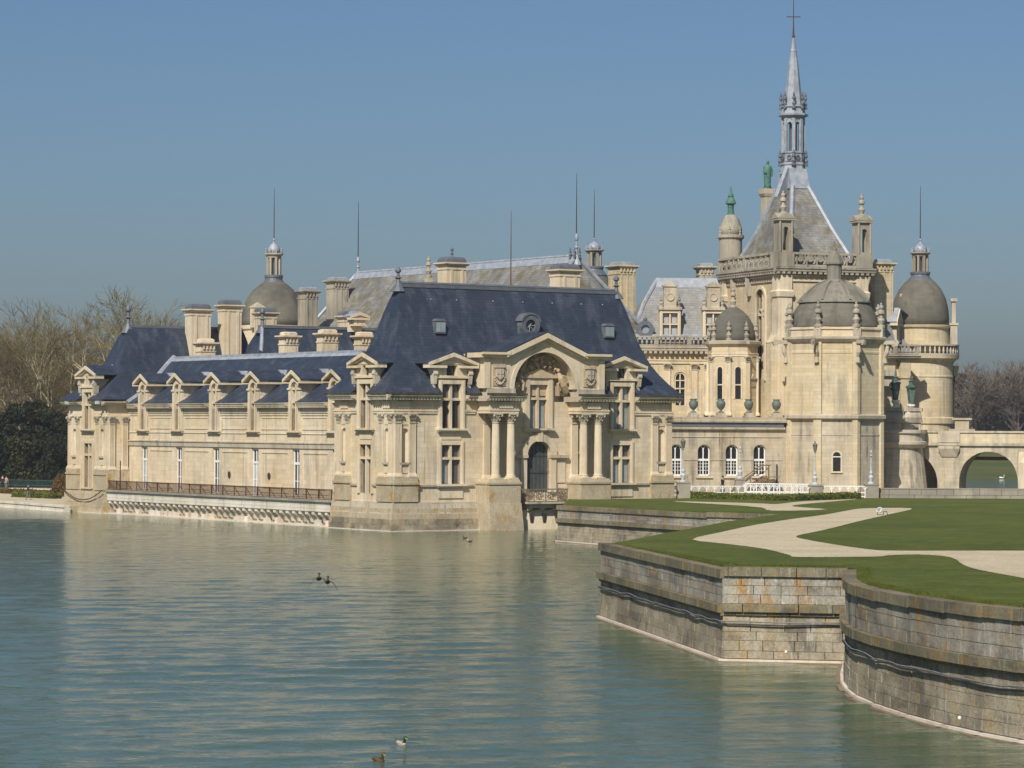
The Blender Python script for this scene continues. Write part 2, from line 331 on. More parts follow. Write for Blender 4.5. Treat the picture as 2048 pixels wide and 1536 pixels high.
# ------------------------------------------------------------------ architectural pieces (x along the wall, -y outwards, z up)
def cross_window(parent, T, w, z0, z1, zt, glasses, sur=0.32, proj=0.1, sill=True, mat='limestone_plain', sash='wood_frame', mull=0.2, head=None):
    """stone cross window: surround with sill > mullion, transom, four panes with wooden sashes. glasses: list of 4 (bl, br, tl, tr)"""
    h = w / 2; m = MB()
    m.box(-h - sur, -h, -proj, 0.45, z0, z1); m.box(h, h + sur, -proj, 0.45, z0, z1); m.box(-h - sur, h + sur, -proj, 0.45, z1, z1 + sur)
    m.box(-h - sur + .1, -h - .08, -proj - .05, -proj, z0, z1 + sur - .1); m.box(h + .08, h + sur - .1, -proj - .05, -proj, z0, z1 + sur - .1)
    if sill:
        m.box(-h - sur - .14, h + sur + .14, -proj - .26, 0.45, z0 - .16, z0); m.box(-h - sur - .05, h + sur + .05, -proj - .13, 0.1, z0 - .3, z0 - .16)
    o = part('window', m, mat, parent, T)
    part('mullion', MB().box(-mull / 2, mull / 2, -.02, .4, z0, z1), mat, o, T)
    part('transom', MB().box(-h, h, -.03, .38, zt - mull / 2, zt + mull / 2), mat, o, T)
    k = 0
    for a, b in ((z0, zt - mull / 2), (zt + mull / 2, z1)):
        for s in (-1, 1):
            x0, x1 = sorted((s * mull / 2, s * h))
            part('pane', MB().box(x0, x1, .3, .34, a, b), glasses[k], o, T)
            f = .06; q = MB()
            q.box(x0, x0 + f, .23, .3, a, b).box(x1 - f, x1, .23, .3, a, b).box(x0 + f, x1 - f, .23, .3, a, a + f).box(x0 + f, x1 - f, .23, .3, b - f, b)
            part('sash', q, sash, o, T); k += 1
    return o
def leafy_capital(w, h, d):
    m = MB(); a = w / 2
    m.rect([(-a * .9, a * .9, -d * .9, .05, 0), (-a * .95, a * .95, -d, .05, h * .5), (-a * 1.2, a * 1.2, -d * 1.6, .05, h * .86)])
    m.box(-a * 1.32, a * 1.32, -d * 2.0, .05, h * .86, h)
    m.box(-a * 1.02, a * 1.02, -d * 1.25, .05, -.07, 0)
    n = max(3, int(w / .2))
    for row, (z, o) in enumerate(((h * .12, 1.0), (h * .45, 1.2))):
        for i in range(n):
            x = -a * o + (2 * a * o) * (i + .5) / n; r = a * o / n * .85; y = -d * (1.0 + .25 * row)
            m.add([(x - r, y, z), (x + r, y, z), (x + r * .8, y - .13, z + h * .3), (x - r * .8, y - .13, z + h * .3), (x, y - .02, z + h * .36)], [(0, 1, 2, 3), (3, 2, 4), (1, 4, 2), (0, 3, 4), (0, 4, 1)])
    for s in (-1, 1): m.ball((s * a * 1.18, -d * 1.7, h * .74), .1, 6, 4)
    return m.mesh('capital')
def pilaster(parent, T, w, z0, z1, proj=0.16, cap=0.72, flutes=4, mat='limestone_plain'):
    a = w / 2; base = 0.34
    pts = [(-a, 0.05), (-a, -proj)]; gw = w * .8 / (flutes * 2 + 1); x = -a + w * .1 + gw * 0
    for i in range(flutes):
        gx = -a + w * .1 + gw * (2 * i + 1); pts += [(gx, -proj), (gx + gw * .2, -proj + .06), (gx + gw * .8, -proj + .06), (gx + gw, -proj)]
    pts += [(a, -proj), (a, 0.05)]
    o = part('pilaster', MB().prism(pts, z0 + base, z1 - cap, 'xy'), mat, parent, T)
    b = MB().box(-a - .1, a + .1, -proj - .12, .04, z0, z0 + .13).rect([(-a - .08, a + .08, -proj - .1, .04, z0 + .13), (-a - .01, a + .01, -proj - .02, .04, z0 + base)])
    part('base', b, mat, o, T)
    part('capital', cached(('cap', w, cap, proj), lambda: leafy_capital(w, cap, proj)), 'limestone_worn', o, T @ Matrix.Translation((0, 0, z1 - cap)))
    return o
def column(parent, T, r, z0, z1, cap=0.75):
    m = MB(); n = 40; h = z1 - cap - z0 - .35
    m.lathe([(r, z0 + .35), (r * 1.0, z0 + .35 + h * .33), (r * .86, z1 - cap)], n, fl=.07)
    o = part('column', m, 'limestone_plain', parent, T)
    b = MB().box(-r * 1.4, r * 1.4, -r * 1.4, r * 1.4, z0, z0 + .12).lathe([(r * 1.38, z0 + .12), (r * 1.38, z0 + .2), (r * 1.1, z0 + .24), (r * 1.2, z0 + .3), (r * 1.02, z0 + .36)], 20)
    part('base', b, 'limestone_plain', o, T)
    def cp():
        c = MB(); c.lathe([(r * .95, -.06), (r * .98, 0), (r * .84, .02), (r * .86, cap * .5), (r * 1.25, cap * .84)], 16); c.box(-r * 1.35, r * 1.35, -r * 1.35, r * 1.35, cap * .86, cap)
        for row, (z, rr) in enumerate(((.08, r * .88), (cap * .42, r * .95))):
            for i in range(8):
                c.M = Matrix.Rotation(2 * math.pi * (i + .5 * row) / 8, 4, 'Z'); e = .1
                c.add([(rr, -e, z), (rr, e, z), (rr + .13, e * .8, z + cap * .28), (rr + .13, -e * .8, z + cap * .28), (rr + .02, 0, z + cap * .36)], [(0, 1, 2, 3), (3, 2, 4), (1, 4, 2), (0, 3, 4), (0, 4, 1)])
        c.M = None
        for sx in (-1, 1):
            for sy in (-1, 1): c.ball((sx * r * 1.15, sy * r * 1.15, cap * .74), .1, 6, 4)
        return c.mesh('capital')
    part('capital', cached(('ccap', r, cap), cp), 'limestone_worn', o, T @ Matrix.Translation((0, 0, z1 - cap)))
    return o
def niche(parent, T, w, z0, z1, depth=0.34, mat='limestone_plain'):
    """round-headed hollow set in an opening of the wall, with a ledge"""
    r = w / 2; zc = z1 - r; m = MB(); n = 8; rings = []
    for z in (z0, zc): rings.append([(-r * math.cos(math.pi * i / n), depth * math.sin(math.pi * i / n), z) for i in range(n + 1)])
    for k in range(1, 5):
        t = math.pi / 2 * k / 5; rings.append([(-r * math.cos(t) * math.cos(math.pi * i / n), depth * math.cos(t) * math.sin(math.pi * i / n), zc + r * math.sin(t)) for i in range(n + 1)])
    vs = [p for g in rings for p in g] + [(0, 0, z1)]; fs = []
    for k in range(len(rings) - 1):
        for i in range(n): a = k * (n + 1) + i; fs.append((a, a + n + 1, a + n + 2, a + 1))
    b = (len(rings) - 1) * (n + 1)
    for i in range(n): fs.append((b + i, len(vs) - 1, b + i + 1))
    m.add(vs, fs); o = part('niche', m, mat, parent, T)
    part('ledge', MB().box(-r - .1, r + .1, -.16, .3, z0 - .16, z0), 'limestone_worn', o, T)
    part('panel', MB().box(-r * .85, r * .85, -.05, .1, z0 - .85, z0 - .4), mat, o, T)
    part('panel', MB().box(-r * .85, r * .85, -.05, .1, z0 - 2.25, z0 - 1.0), mat, o, T)
    return o
def cornice_prof(z0, out, h):   # (y,z) outline of an eaves cornice
    return [(0.0, z0), (-out * .3, z0 + h * .05), (-out * .35, z0 + h * .3), (-out * .85, z0 + h * .45), (-out * .88, z0 + h * .7), (-out, z0 + h * .8), (-out, z0 + h), (0.0, z0 + h + .02)][::-1]
def cornice(parent, T, x0, x1, z0, out=0.75, h=0.5, mat='limestone_worn', dent=0.28, name='cornice', gutter=False):
    o = part(name, MB().run(x0, x1, cornice_prof(z0, out, h)), mat, parent, T)
    if gutter: part('gutter', MB().box(x0 + .01, x1 - .01, -out - .06, -out * .3, z0 + h + .025, z0 + h + .2), 'moss_gutter', o, T)
    if dent:
        d = MB(); n = max(1, int((x1 - x0) / dent)); st = (x1 - x0) / n
        for i in range(n): d.box(x0 + st * (i + .2), x0 + st * (i + .75), -out * .8, -out * .3, z0 + h * .12, z0 + h * .42)
        part('dentils', d, mat, o, T, kind='stuff')
    return o
def pediment_dormer(parent, T, w, z0, z1, apex, back=2.6, proj=0.5, roofmat='slate_dark', scrolls=True, opening=True):
    """upper part of a stone dormer: cheeks, cornice, gable and its small slate roof running back. w = outer width of the pediment"""
    h = w / 2; s = h * .62; m = MB()
    wall(m, -s, s, z0, z1 + (.3 if opening else 0), -.1, .5, [(-.5, .5, z0 + .2, z1 + .22)] if opening else [])
    m.box(-s - .12, s + .12, -.26, .5, z0 - .02, z0 + .14)
    m.box(-s + .02, s - .02, .5, back, z0 - .6, z1 - .02)
    o = part('dormer', m, 'limestone_plain', parent, T)
    if opening: part('pane', MB().box(-.5, .5, .3, .34, z0 + .2, z1 + .22), 'glass_dark', o, T)
    g = MB(); th = .3
    if opening:
        for sg in (-1, 1): a, b = sorted((sg * .68, sg * h)); g.box(a, b, -proj, .5, z1, z1 + .2)
        k = s * (1 - (.31 - .2) / (apex - th - z1 - .2)); g.prism([(-k, z1 + .31), (k, z1 + .31), (0, apex - th)], -.15, .45)
    else:
        g.box(-h, h, -proj, .5, z1, z1 + .2); g.prism([(-s, z1 + .2), (s, z1 + .2), (0, apex - th)], -.15, .45)
    for sg in (-1, 1):
        p = [(sg * h, z1 + .2), (sg * (h + .04), z1 + .42), (0, apex + .1), (0, apex - .22)]
        g.prism(p if sg < 0 else p[::-1], -proj, .5)
        p = [(sg * (h - .25), z1 + .2), (sg * (h - .2), z1 + .34), (0, apex - .2), (0, apex - .4)]
        g.prism(p if sg < 0 else p[::-1], -proj + .16, .4)
    part('pediment', g, 'limestone_plain', o, T)
    r = MB()
    for sg in (-1, 1):
        p = [(sg * (h + .1), z1 + .36), (sg * (h + .1), z1 + .44), (0, apex + .2), (0, apex + .12)]
        r.prism(p if sg < 0 else p[::-1], -proj + .12, back)
    part('dormer_roof', r, roofmat, o, T)
    part('flashing', MB().prism([(-h * .5, apex - .55), (h * .5, apex - .55), (0.12, apex + .26), (-.12, apex + .26)], back - .2, back + .5), 'lead', o, T)
    if scrolls:
        for sg in (-1, 1):
            c = MB(); x0 = sg * (s + .02); x1 = sg * (s + .42); a, b = sorted((x0, x1))
            c.box(a, b, -.34, .3, z1 - .42, z1); c.lathe([(.2, a), (.2, b)], 10); v0 = len(c.v) - 20
            for i in range(v0, len(c.v)): x, y, z = c.v[i]; c.v[i] = (z, -.22 + y, z0 + .35 + x)
            c.box(a + .05, b - .05, -.2, .3, z0 + .3, z1 - .4); c.rect([(a + .08, b - .08, -.3, .2, z0 - .5), (a + .02, b - .02, -.34, .2, z0 + .2)]); c.box(a + .12, b - .12, -.2, .2, z0 - 1.1, z0 - .5)
            part('scroll_bracket', c, 'limestone_worn', o, T)
    return o
def bell(t, flare): return min(1.0, t + flare * t * (1 - t) ** 2)
def hip_roof(parent, T, x0, x1, y0, y1, z0, z1, rx0, rx1, ry0, ry1, flare=1.3, mat='slate_dark', n=10, name='roof', t0=0.0, front=None, left=None):
    """bell-cast hipped roof; with t0 its lowest strip is laid in separate eaves pieces (front, left: list of spans) that stop at the dormers"""
    lv = []
    for i in range(n + 1):
        t = t0 + (1 - t0) * i / n; g = bell(t, flare) if i < n else 1.0
        L = lambda a, b: a + (b - a) * g
        lv.append((L(x0, rx0), L(x1, rx1), L(y0, ry0), L(y1, ry1), z0 + (z1 - z0) * t))
    o = part(name, MB().rect(lv), mat, parent, T)
    if t0:
        for side, spans in (('f', front or [(None, None)]), ('l', left or [(None, None)]), ('b', [(None, None)]), ('r', [(None, None)])):
            for a, b in spans:
                rings = []
                for k in range(5):
                    t = t0 * 1.01 * k / 4; g = bell(t, flare); X0, X1, Y0, Y1 = x0 + (rx0 - x0) * g, x1 + (rx1 - x1) * g, y0 + (ry0 - y0) * g, y1 + (ry1 - y1) * g; z = z0 + (z1 - z0) * t
                    if side in 'fb':
                        l, r = X0 if a is None else a, X1 if b is None else b; y, e = (Y0, .06) if side == 'f' else (Y1, -.06)
                        q = [(l, y, z), (r, y, z), (r, y + e, z - .09), (l, y + e, z - .09)]
                    else:
                        l, r = Y0 if a is None else a, Y1 if b is None else b; x, e = (X0, .06) if side == 'l' else (X1, -.06)
                        q = [(x, r, z), (x, l, z), (x + e, l, z - .09), (x + e, r, z - .09)]
                    rings.append(q)
                part('eaves_slating', MB().loft(rings), mat, o, T)
    return o
def finial(parent, T, h=1.6, r=0.22, mat='lead_dark', name='finial', base=True):
    p = ([(r * 2.6, -.35 * h), (r * 1.2, .0)] if base else [(r, 0)]) + [(r * .8, .1 * h), (r * .55, .32 * h), (r * 1.1, .4 * h), (r * .5, .48 * h), (r * .45, .66 * h), (r * 1.0, .74 * h), (r * .95, .84 * h), (r * .3, h)]
    return part(name, MB().lathe(p, 10), mat, parent, T)
def rod(parent, T, h, r=0.05, mat='iron_dark'):
    return part('lightning_rod', MB().tube([(0, 0, 0), (0, 0, h * .5), (0, 0, h)], [r, r * .8, r * .35], 5), mat, parent, T)
def tall_chimney(parent, T, w, d, z0, z1, mat='limestone_plain', cap='lead_dark'):
    """plain chimney stack with a moulded neck and a rounded slate hood"""
    o = part('chimney', MB().box(-w / 2, w / 2, -d / 2, d / 2, z0, z1 - .9), mat, parent, T)
    m = MB(); a = .12
    m.box(-w / 2 - .06, w / 2 + .06, -d / 2 - .06, d / 2 + .06, z1 - .9, z1 - .72); m.box(-w / 2 + .02, w / 2 - .02, -d / 2 + .02, d / 2 - .02, z1 - .72, z1 - .55)
    m.rect([(-w / 2 - .1, w / 2 + .1, -d / 2 - .1, d / 2 + .1, z1 - .55), (-w / 2 - .28, w / 2 + .28, -d / 2 - .28, d / 2 + .28, z1 - .38), (-w / 2 - .28, w / 2 + .28, -d / 2 - .28, d / 2 + .28, z1 - .26)])
    part('chimney_neck', m, mat, o, T)
    c = [(1.0, -.26), (1.0, .0), (.9, .16), (.72, .25)]
    part('chimney_hood', MB().rect([(-w / 2 * k, w / 2 * k, -d / 2 * k, d / 2 * k, z1 + z) for k, z in c]), cap, o, T)
    for s in (-1, 1): part('strip', MB().box(s * w * .28 - .12, s * w * .28 + .12, -d / 2 - .07, -d / 2, z0, z1 - .92), mat, o, T)
    return o
def carved_chimney(parent, T, w, d, z0, z1, mat='stone_grey', low=False):
    m = MB(); a, b = w / 2, d / 2
    o = part('chimney', m.box(-a, a, -b, b, z0, z1 - 1.1), mat, parent, T)
    k = MB(); k.rect([(-a - .06, a + .06, -b - .06, b + .06, z1 - 1.1), (-a - .06, a + .06, -b - .06, b + .06, z1 - .95)]).box(-a, a, -b, b, z1 - .95, z1 - .5)
    k.rect([(-a - .08, a + .08, -b - .08, b + .08, z1 - .5), (-a - .3, a + .3, -b - .3, b + .3, z1 - .3), (-a - .3, a + .3, -b - .3, b + .3, z1 - .16)])
    n = max(3, int(w / .34))
    for i in range(n): x = -a + w * (i + .5) / n; k.box(x - .07, x + .07, -b - .18, -b, z1 - .86, z1 - .52)
    part('chimney_neck', k, mat, o, T)
    part('chimney_cap', MB().rect([(-a * .9, a * .9, -b * .9, b * .9, z1 - .16), (-a * .9, a * .9, -b * .9, b * .9, z1 + .1), (-a * .7, a * .7, -b * .7, b * .7, z1 + .2)]), 'lead' if not low else mat, o, T)
    if not low:
        for s in (-1, 0, 1): part('strip', MB().box(s * w * .34 - .1, s * w * .34 + .1, -b - .06, -b, z0, z1 - 1.12), mat, o, T)
    else: part('panel', MB().box(-a * .7, a * .7, -b - .05, -b, z0, z1 - 1.3), mat, o, T)
    return o
def balustrade(parent, T, x0, x1, z0, h=1.0, y0=-0.15, y1=0.15, step=0.42, die=3.2, mat='stone_grey', carved=False, name='balustrade'):
    m = MB().box(x0, x1, y0, y1, z0, z0 + h * .16).box(x0, x1, y0 - .05, y1 + .05, z0 + h * .84, z0 + h)
    o = part(name, m, mat, parent, T); nd = max(1, round((x1 - x0) / die)); L = (x1 - x0) / nd; b = MB()
    for i in range(nd + 1):
        x = x0 + L * i; a, c = max(x0, x - .22), min(x1, x + .22)
        part('pier', MB().box(a, c, y0 - .02, y1 + .02, z0 + h * .16, z0 + h * .84), mat, o, T)
    for i in range(nd):
        s0, s1 = x0 + L * i + .24, x0 + L * (i + 1) - .24; n = max(1, int((s1 - s0) / step)); st = (s1 - s0) / n; ym = (y0 + y1) / 2
        for k in range(n):
            x = s0 + st * (k + .5)
            if carved:
                w = st * .42; zc = z0 + h * .5
                if k % 2: archband(b, x, zc, w * .55, w * 1.0, ym - .08, ym + .08, 8, 0, 2 * math.pi); b.box(x - w * .9, x + w * .9, ym - .06, ym + .06, zc - .05, zc + .05)
                else: b.prism([(x - w, z0 + h * .2), (x, zc), (x - w, z0 + h * .8), (x - w * .3, z0 + h * .8), (x + w * .5, zc), (x - w * .3, z0 + h * .2)], ym - .08, ym + .08); b.box(x + w * .55, x + w, ym - .07, ym + .07, z0 + h * .16, z0 + h * .84)
            else: b.lathe([(.05, z0 + h * .16), (.11, z0 + h * .28), (.12, z0 + h * .4), (.055, z0 + h * .58), (.05, z0 + h * .68), (.09, z0 + h * .84)], 8, x, ym)
    part('balusters', b, mat, o, T, kind='stuff'); return o
def lantern_top(parent, T, r, z0, z1, rodz, n=8):
    """open lantern of a dome: ring, columns, cornice, cupola with knobs, tip and rod"""
    h = z1 - z0
    o = part('lantern', MB().lathe([(r * 1.9, z0 - .35), (r * 1.25, z0 + h * .06), (r * 1.2, z0 + h * .1), (r * 1.3, z0 + h * .12), (r * 1.3, z0 + h * .17), (r * 1.1, z0 + h * .18)], 20), 'lead_dark', parent, T)
    part('core', MB().lathe([(r * .45, z0 + h * .18), (r * .45, z0 + h * .6)], 10), 'glass_mid', o, T)
    for i in range(n):
        a = 2 * math.pi * (i + .5) / n
        part('post', MB().box(-.11, .11, -.11, .11, z0 + h * .18, z0 + h * .58), 'stone_grey', o, T @ TR(r * .92 * math.cos(a), r * .92 * math.sin(a), 0, a))
    part('lantern_cornice', MB().lathe([(r * 1.0, z0 + h * .56), (r * 1.05, z0 + h * .6), (r * 1.32, z0 + h * .63), (r * 1.32, z0 + h * .655), (r * .9, z0 + h * .67)], 20), 'stone_grey', o, T)
    c = MB().lathe([(r * .85, z0 + h * .66), (r * .88, z0 + h * .72), (r * .8, z0 + h * .78), (r * .6, z0 + h * .84), (r * .3, z0 + h * .88), (r * .12, z0 + h * .9), (r * .1, z0 + h * .95), (r * .2, z0 + h * .965), (r * .06, z1)], 18); c.smooth = True
    part('cupola', c, 'lead', o, T)
    for i in range(n):
        a = 2 * math.pi * (i + .5) / n; k = MB().lathe([(.1, z0 + h * .66), (.1, z0 + h * .72), (.05, z0 + h * .735), (.09, z0 + h * .755), (.03, z0 + h * .775)], 6)
        part('knob', k, 'lead', o, T @ TR(r * 1.15 * math.cos(a), r * 1.15 * math.sin(a)))
    if rodz: rod(o, T @ Matrix.Translation((0, 0, z1 - .05)), rodz - z1, .06)
    return o
def candelabra(parent, T, h, r=0.3, mat='stone_grey', name='pinnacle'):
    p = [(1.0, 0), (1.0, .1), (.55, .13), (.75, .22), (.95, .3), (.5, .4), (.42, .5), (.85, .56), (.8, .66), (.4, .72), (.6, .8), (.55, .86), (.25, .9), (.3, .95), (.06, 1.0)]
    return part(name, MB().lathe([(r * a, h * b) for a, b in p], 10), mat, parent, T)
def dome(parent, T, prof, mat='dome_stone', n=32, name='dome'):
    m = MB().lathe(prof, n); m.smooth = True; return part(name, m, mat, parent, T)
def block_mesh():
    c = .010; m = MB(); b = .5   # unit block with chamfered outer edges (outer side is -y)
    m.loft([[(-b, b, -b), (b, b, -b), (b, b, b), (-b, b, b)], [(-b, -b + .22, -b), (b, -b + .22, -b), (b, -b + .22, b), (-b, -b + .22, b)], [(-b + c, -b, -b + c * 1.6), (b - c, -b, -b + c * 1.6), (b - c, -b, b - c * 1.6), (-b + c, -b, b - c * 1.6)]])
    return m.mesh('stone')
BLOCK = block_mesh()
def stones(parent, Tf, length, courses, mat, depth=0.5, mean=1.1, off=None, x0=0.0, name='stone', jit=0.012, rnd=random):
    """courses: (z0,z1,outset) laid along x of frame Tf; each stone its own object"""
    cnt = 0
    for ci, (z0, z1, out) in enumerate(courses):
        x = -rnd.random() * mean * .7
        while x < length - .02:
            w = mean * rnd.choice((rnd.uniform(.5, .9), rnd.uniform(.8, 1.2), rnd.uniform(1.0, 1.7))); a, b = max(x, 0), min(x + w, length); x += w
            if b - a < .12: continue
            if length - b < .25: b = length; x = length
            y = -out - rnd.uniform(0, jit)
            M = Tf @ Matrix.Translation((x0 + (a + b) / 2, y + depth / 2, (z0 + z1) / 2)) @ SC(b - a - .007, depth, z1 - z0 - .006)
            part(name, BLOCK, mat, parent, M); cnt += 1
    return cnt
# ------------------------------------------------------------------ large structure: water, terrace, far ground
F0 = TR(-9.447, 237.128, 0, R_(33.5))              # frame of the lakeside range: x along the front, y along the long wing
def SIDE(u, v): return F0 @ Matrix.Translation((u, v, 0)) @ SIDE_R   # facade frame facing -x, its x runs towards the viewer
WX0, WX1, WY0, WY1, DX, DY = -54.0, 18.0, 72.0, 264.0, .34, .17      # rippled part of the lake, calm sheet around it
wr_ = random.Random(12); WAVES = []
for i in range(30):
    lam = wr_.choice((.65, .75, .9, 1.1, 1.4, 1.8, 2.4, 3.6)) * wr_.uniform(.85, 1.15); a = wr_.gauss(-1.45, .42); k = 2 * math.pi / lam
    WAVES.append((k * math.cos(a), k * math.sin(a), wr_.uniform(0, 6.28), .0185 / k))
nx, ny = int((WX1 - WX0) / DX), int((WY1 - WY0) / DY); vs_ = []; fs_ = []; sin = math.sin
for j in range(ny + 1):
    y = WY0 + (WY1 - WY0) * j / ny; shel = 1.0 - .62 * min(1, max(0, (y - 120) / 80))     # calmer in the lee of the walls
    for i in range(nx + 1):
        x = WX0 + (WX1 - WX0) * i / nx; e = min(i, nx - i, j, ny - j) / 6
        if e <= 0: vs_.append((x, y, 0)); continue
        z = sum([A * sin(kx * x + ky * y + ph) for kx, ky, ph, A in WAVES]) * (.8 + .55 * noise.noise(Vector((x * .055, y * .035, 1)))) * min(1, e) * shel; vs_.append((x, y, z))
for j in range(ny):
    for i in range(nx): a = j * (nx + 1) + i; fs_.append((a, a + 1, a + nx + 2, a + nx + 1))
m = MB(); m.smooth = True; m.add(vs_, fs_); n0 = len(m.v); X0, X1, Y0, Y1 = -900, 900, 20, 640
m.add([(X0, Y0, 0), (X1, Y0, 0), (X1, WY0, 0), (X0, WY0, 0), (X0, WY1, 0), (X1, WY1, 0), (X1, Y1, 0), (X0, Y1, 0), (WX0, WY0, 0), (WX0, WY1, 0), (WX1, WY0, 0), (WX1, WY1, 0)], [(0, 1, 2, 10, 8, 3), (4, 9, 11, 5, 6, 7), (3, 8, 9, 4), (10, 2, 5, 11)])
struct('water', m, 'water')
ZL = lambda Y: 3.62 - 0.0073 * (Y - 80)
# far park ground rising gently behind the water, one sheet to the horizon
m = MB(); rows = [(470, -1.0), (515, .6), (530, 1.0), (620, 4.2), (760, 6.0), (1500, 8.0), (9000, 8.2)]
gx = [-4000, -300, 0, 30, 40, 60, 100, 300, 4000]
m.add([(x * max(1, y / 600), y, z) for y, z in rows for x in gx], [(r * 9 + i, r * 9 + i + 1, r * 9 + 10 + i, r * 9 + 9 + i) for r in range(6) for i in range(8)])
struct('park_ground', m, 'park_grass')
# left bank beyond the corner pavilion
lb = [atz(-900, 960, 0), atz(-60, 1009, 0), atz(0, 1014, 0), atz(60, 1018.5, 0), atz(131, 1024.5, 0)]
m = MB(); edge = [(p.x, p.y) for p in lb]; ZB = 0.62
poly = edge + [(-34, 292), (10, 315), (-10, 560), (-500, 560), (-500, 330)]
m.prism(poly, -1.2, ZB, 'xy'); struct('bank', m, 'gravel')
# castle island ground behind the ranges
m = MB().prism([(-30, 296), (8, 246), (30, 270), (44, 285), (48, 300), (20, 360), (-20, 340)], -1.0, 1.9, 'xy'); struct('castle_ground', m, 'gravel')
# terrace lawn (outline of its retaining walls), gravel paths laid over it
A_ = (4.0, 131.3); B_ = (7.72, 107.3); C_ = (12.1, 106.4)
ROUND = [(12.0, 105.2), (11.5, 101.5), (11.12, 98), (10.95, 95), (10.95, 92.9), (11.2, 90.1), (11.75, 86.7), (12.4, 83.9), (13.1, 81.7), (13.85, 79.9), (15.2, 77.3), (17, 74.6), (20, 71), (25, 67)]
FARB = [(3.42, 217.6), (13.2, 198.8), (17.6, 194.6)]
pav_r = F0 @ Vector((28.0, -.4, 0)); pav_d = F0 @ Vector((16.8, -.35, 0))
INS = .34
def inset(pts, o):
    out = []
    for i, p in enumerate(pts):
        a = Vector(pts[max(i - 1, 0)]); b = Vector(pts[min(i + 1, len(pts) - 1)]); d = (b - a).normalized(); out.append((p[0] - d.y * o, p[1] + d.x * o))
    return out
outline = inset([A_, B_, C_], INS) + inset(ROUND, INS) + [(60, 55), (110, 60), (120, 262), (25.0, 262), (pav_r.x, pav_r.y), (pav_d.x, pav_d.y)] + inset(FARB, INS) + [(12.6, 173.0)]
def sheet(pts, dz): return [(x, y, ZL(y) + dz) for x, y in pts]
m = MB(); n = len(outline); m.add(sheet(outline, .025) + sheet(outline, -.5), [tuple(range(n))] + [(i, (i + 1) % n, n + (i + 1) % n, n + i) for i in range(n)])
lawn = struct('lawn', m, 'lawn')
def zp(x, y): return (1080 + x / 2.1157, 960 + y / 2.1157)
def onlawn(px):
    x, y = px; z = 3.2
    for _ in range(12): p = atz(x, y, z); z = ZL(p.y)
    return (p.x, p.y)
def smooth(pts, k=3):   # Catmull-Rom
    out = []; n = len(pts)
    for i in range(n):
        p0, p1, p2, p3 = (Vector(pts[(i + j - 1) % n]) for j in range(4))
        for s in range(k):
            t = s / k; out.append(tuple(.5 * (2 * p1 + (p2 - p0) * t + (2 * p0 - 5 * p1 + 4 * p2 - p3) * t * t + (3 * p1 - p0 - 3 * p2 + p3) * t ** 3)))
    return out
path1 = [(645, 255), (760, 225), (900, 195), (1050, 170), (1200, 150), (1310, 130), (1380, 122), (1575, 122), (1480, 147), (1350, 177), (1200, 215), (1085, 240), (1130, 256), (1250, 277), (1400, 298), (1500, 303), (1750, 303), (2048, 303), (2400, 303), (5200, 303), (5200, 900), (2900, 560), (2300, 470), (2048, 420), (1860, 385), (1790, 362), (1735, 330), (1600, 319), (1470, 323), (1420, 328), (1100, 330), (1050, 320), (950, 295), (800, 275)]
path2 = [(560, 92), (800, 97), (930, 101), (1000, 104), (1070, 96), (1150, 90), (1250, 86), (1350, 82), (1250, 92), (1110, 105), (1072, 114), (1215, 127), (985, 132), (940, 120), (840, 110), (700, 102)]
PATHS = []
for nm, pp in (('gravel_path', path1), ('gravel_walk', path2)):
    g = smooth([onlawn(zp(*p)) for p in pp]); PATHS.append(g)
    m = MB(); n = len(g); m.add(sheet(g, .04), [tuple(range(n))]); struct(nm, m, 'gravel')

# ------------------------------------------------------------------ retaining walls of the terrace, stone by stone
CUT = random.Random(5)
def courses_for(zt, far=False):
    hs = zt - .06; c = []; z = .12; low = hs * .5
    nl = 5; jz = [CUT.uniform(-.035, .035) for _ in range(12)]
    for i in range(nl): c.append((z + (low - z) * i / nl + (jz[i] if i else 0), z + (low - z) * (i + 1) / nl + (jz[i + 1] if i < nl - 1 else 0), .10 * (1 - (i + .5) / nl), 'bastion_lower'))
    c.append((low, low + .12, .10, 'coping_stone')); c.append((low + .12, low + .42, .22, 'coping_stone'))
    up0 = low + .42; up1 = hs - .28
    for i in range(3): c.append((up0 + (up1 - up0) * i / 3, up0 + (up1 - up0) * (i + 1) / 3, .03, 'bastion_stone'))
    c.append((hs - .28, hs + .06, .14, 'coping_stone')); return c
def retaining_wall(name, label, pts, mean=1.1, cat='wall', first=None, limit=300):
    a = Vector((*pts[0], 0)); w = thing(name, label, cat, TR(a.x, a.y, 0)); tot = 0
    back = MB(); foot = MB(); foot2 = MB()
    for (x0, y0), (x1, y1) in zip(pts, pts[1:]):
        d = Vector((x1 - x0, y1 - y0, 0)); L = d.length; rz = math.atan2(d.y, d.x)
        T = TR(x0, y0, 0, rz); zt = (ZL(y0) + ZL(y1)) / 2; k = (ZL(y1) - ZL(y0)) / L
        Sh = Matrix.Identity(4)
        for z0, z1, out, mt in courses_for(zt):
            tot += stones(w, T, L, [(z0, z1, out)], mt, .5, mean * (1.0 if mt != 'coping_stone' else 1.25), rnd=CUT, jit=.02)
        back.M = T; back.box(-.02, L + .02, .05, .6, -.8, zt - .3)
        foot.M = T; foot.box(-.05, L + .05, -.2, .1, .02, .1); foot2.M = T; foot2.box(-.1, L + .1, -.36, .05, -.5, .022)
    part('wall_core', back, 'bastion_stone', w); part('lime_footing', foot, 'lime_foot', w); part('submerged_footing', foot2, 'brown_foot', w)
    return w
MIDW = retaining_wall('retaining_wall', 'angular mossy stone retaining wall with a sharp corner below the gravel path', [A_, B_, C_])
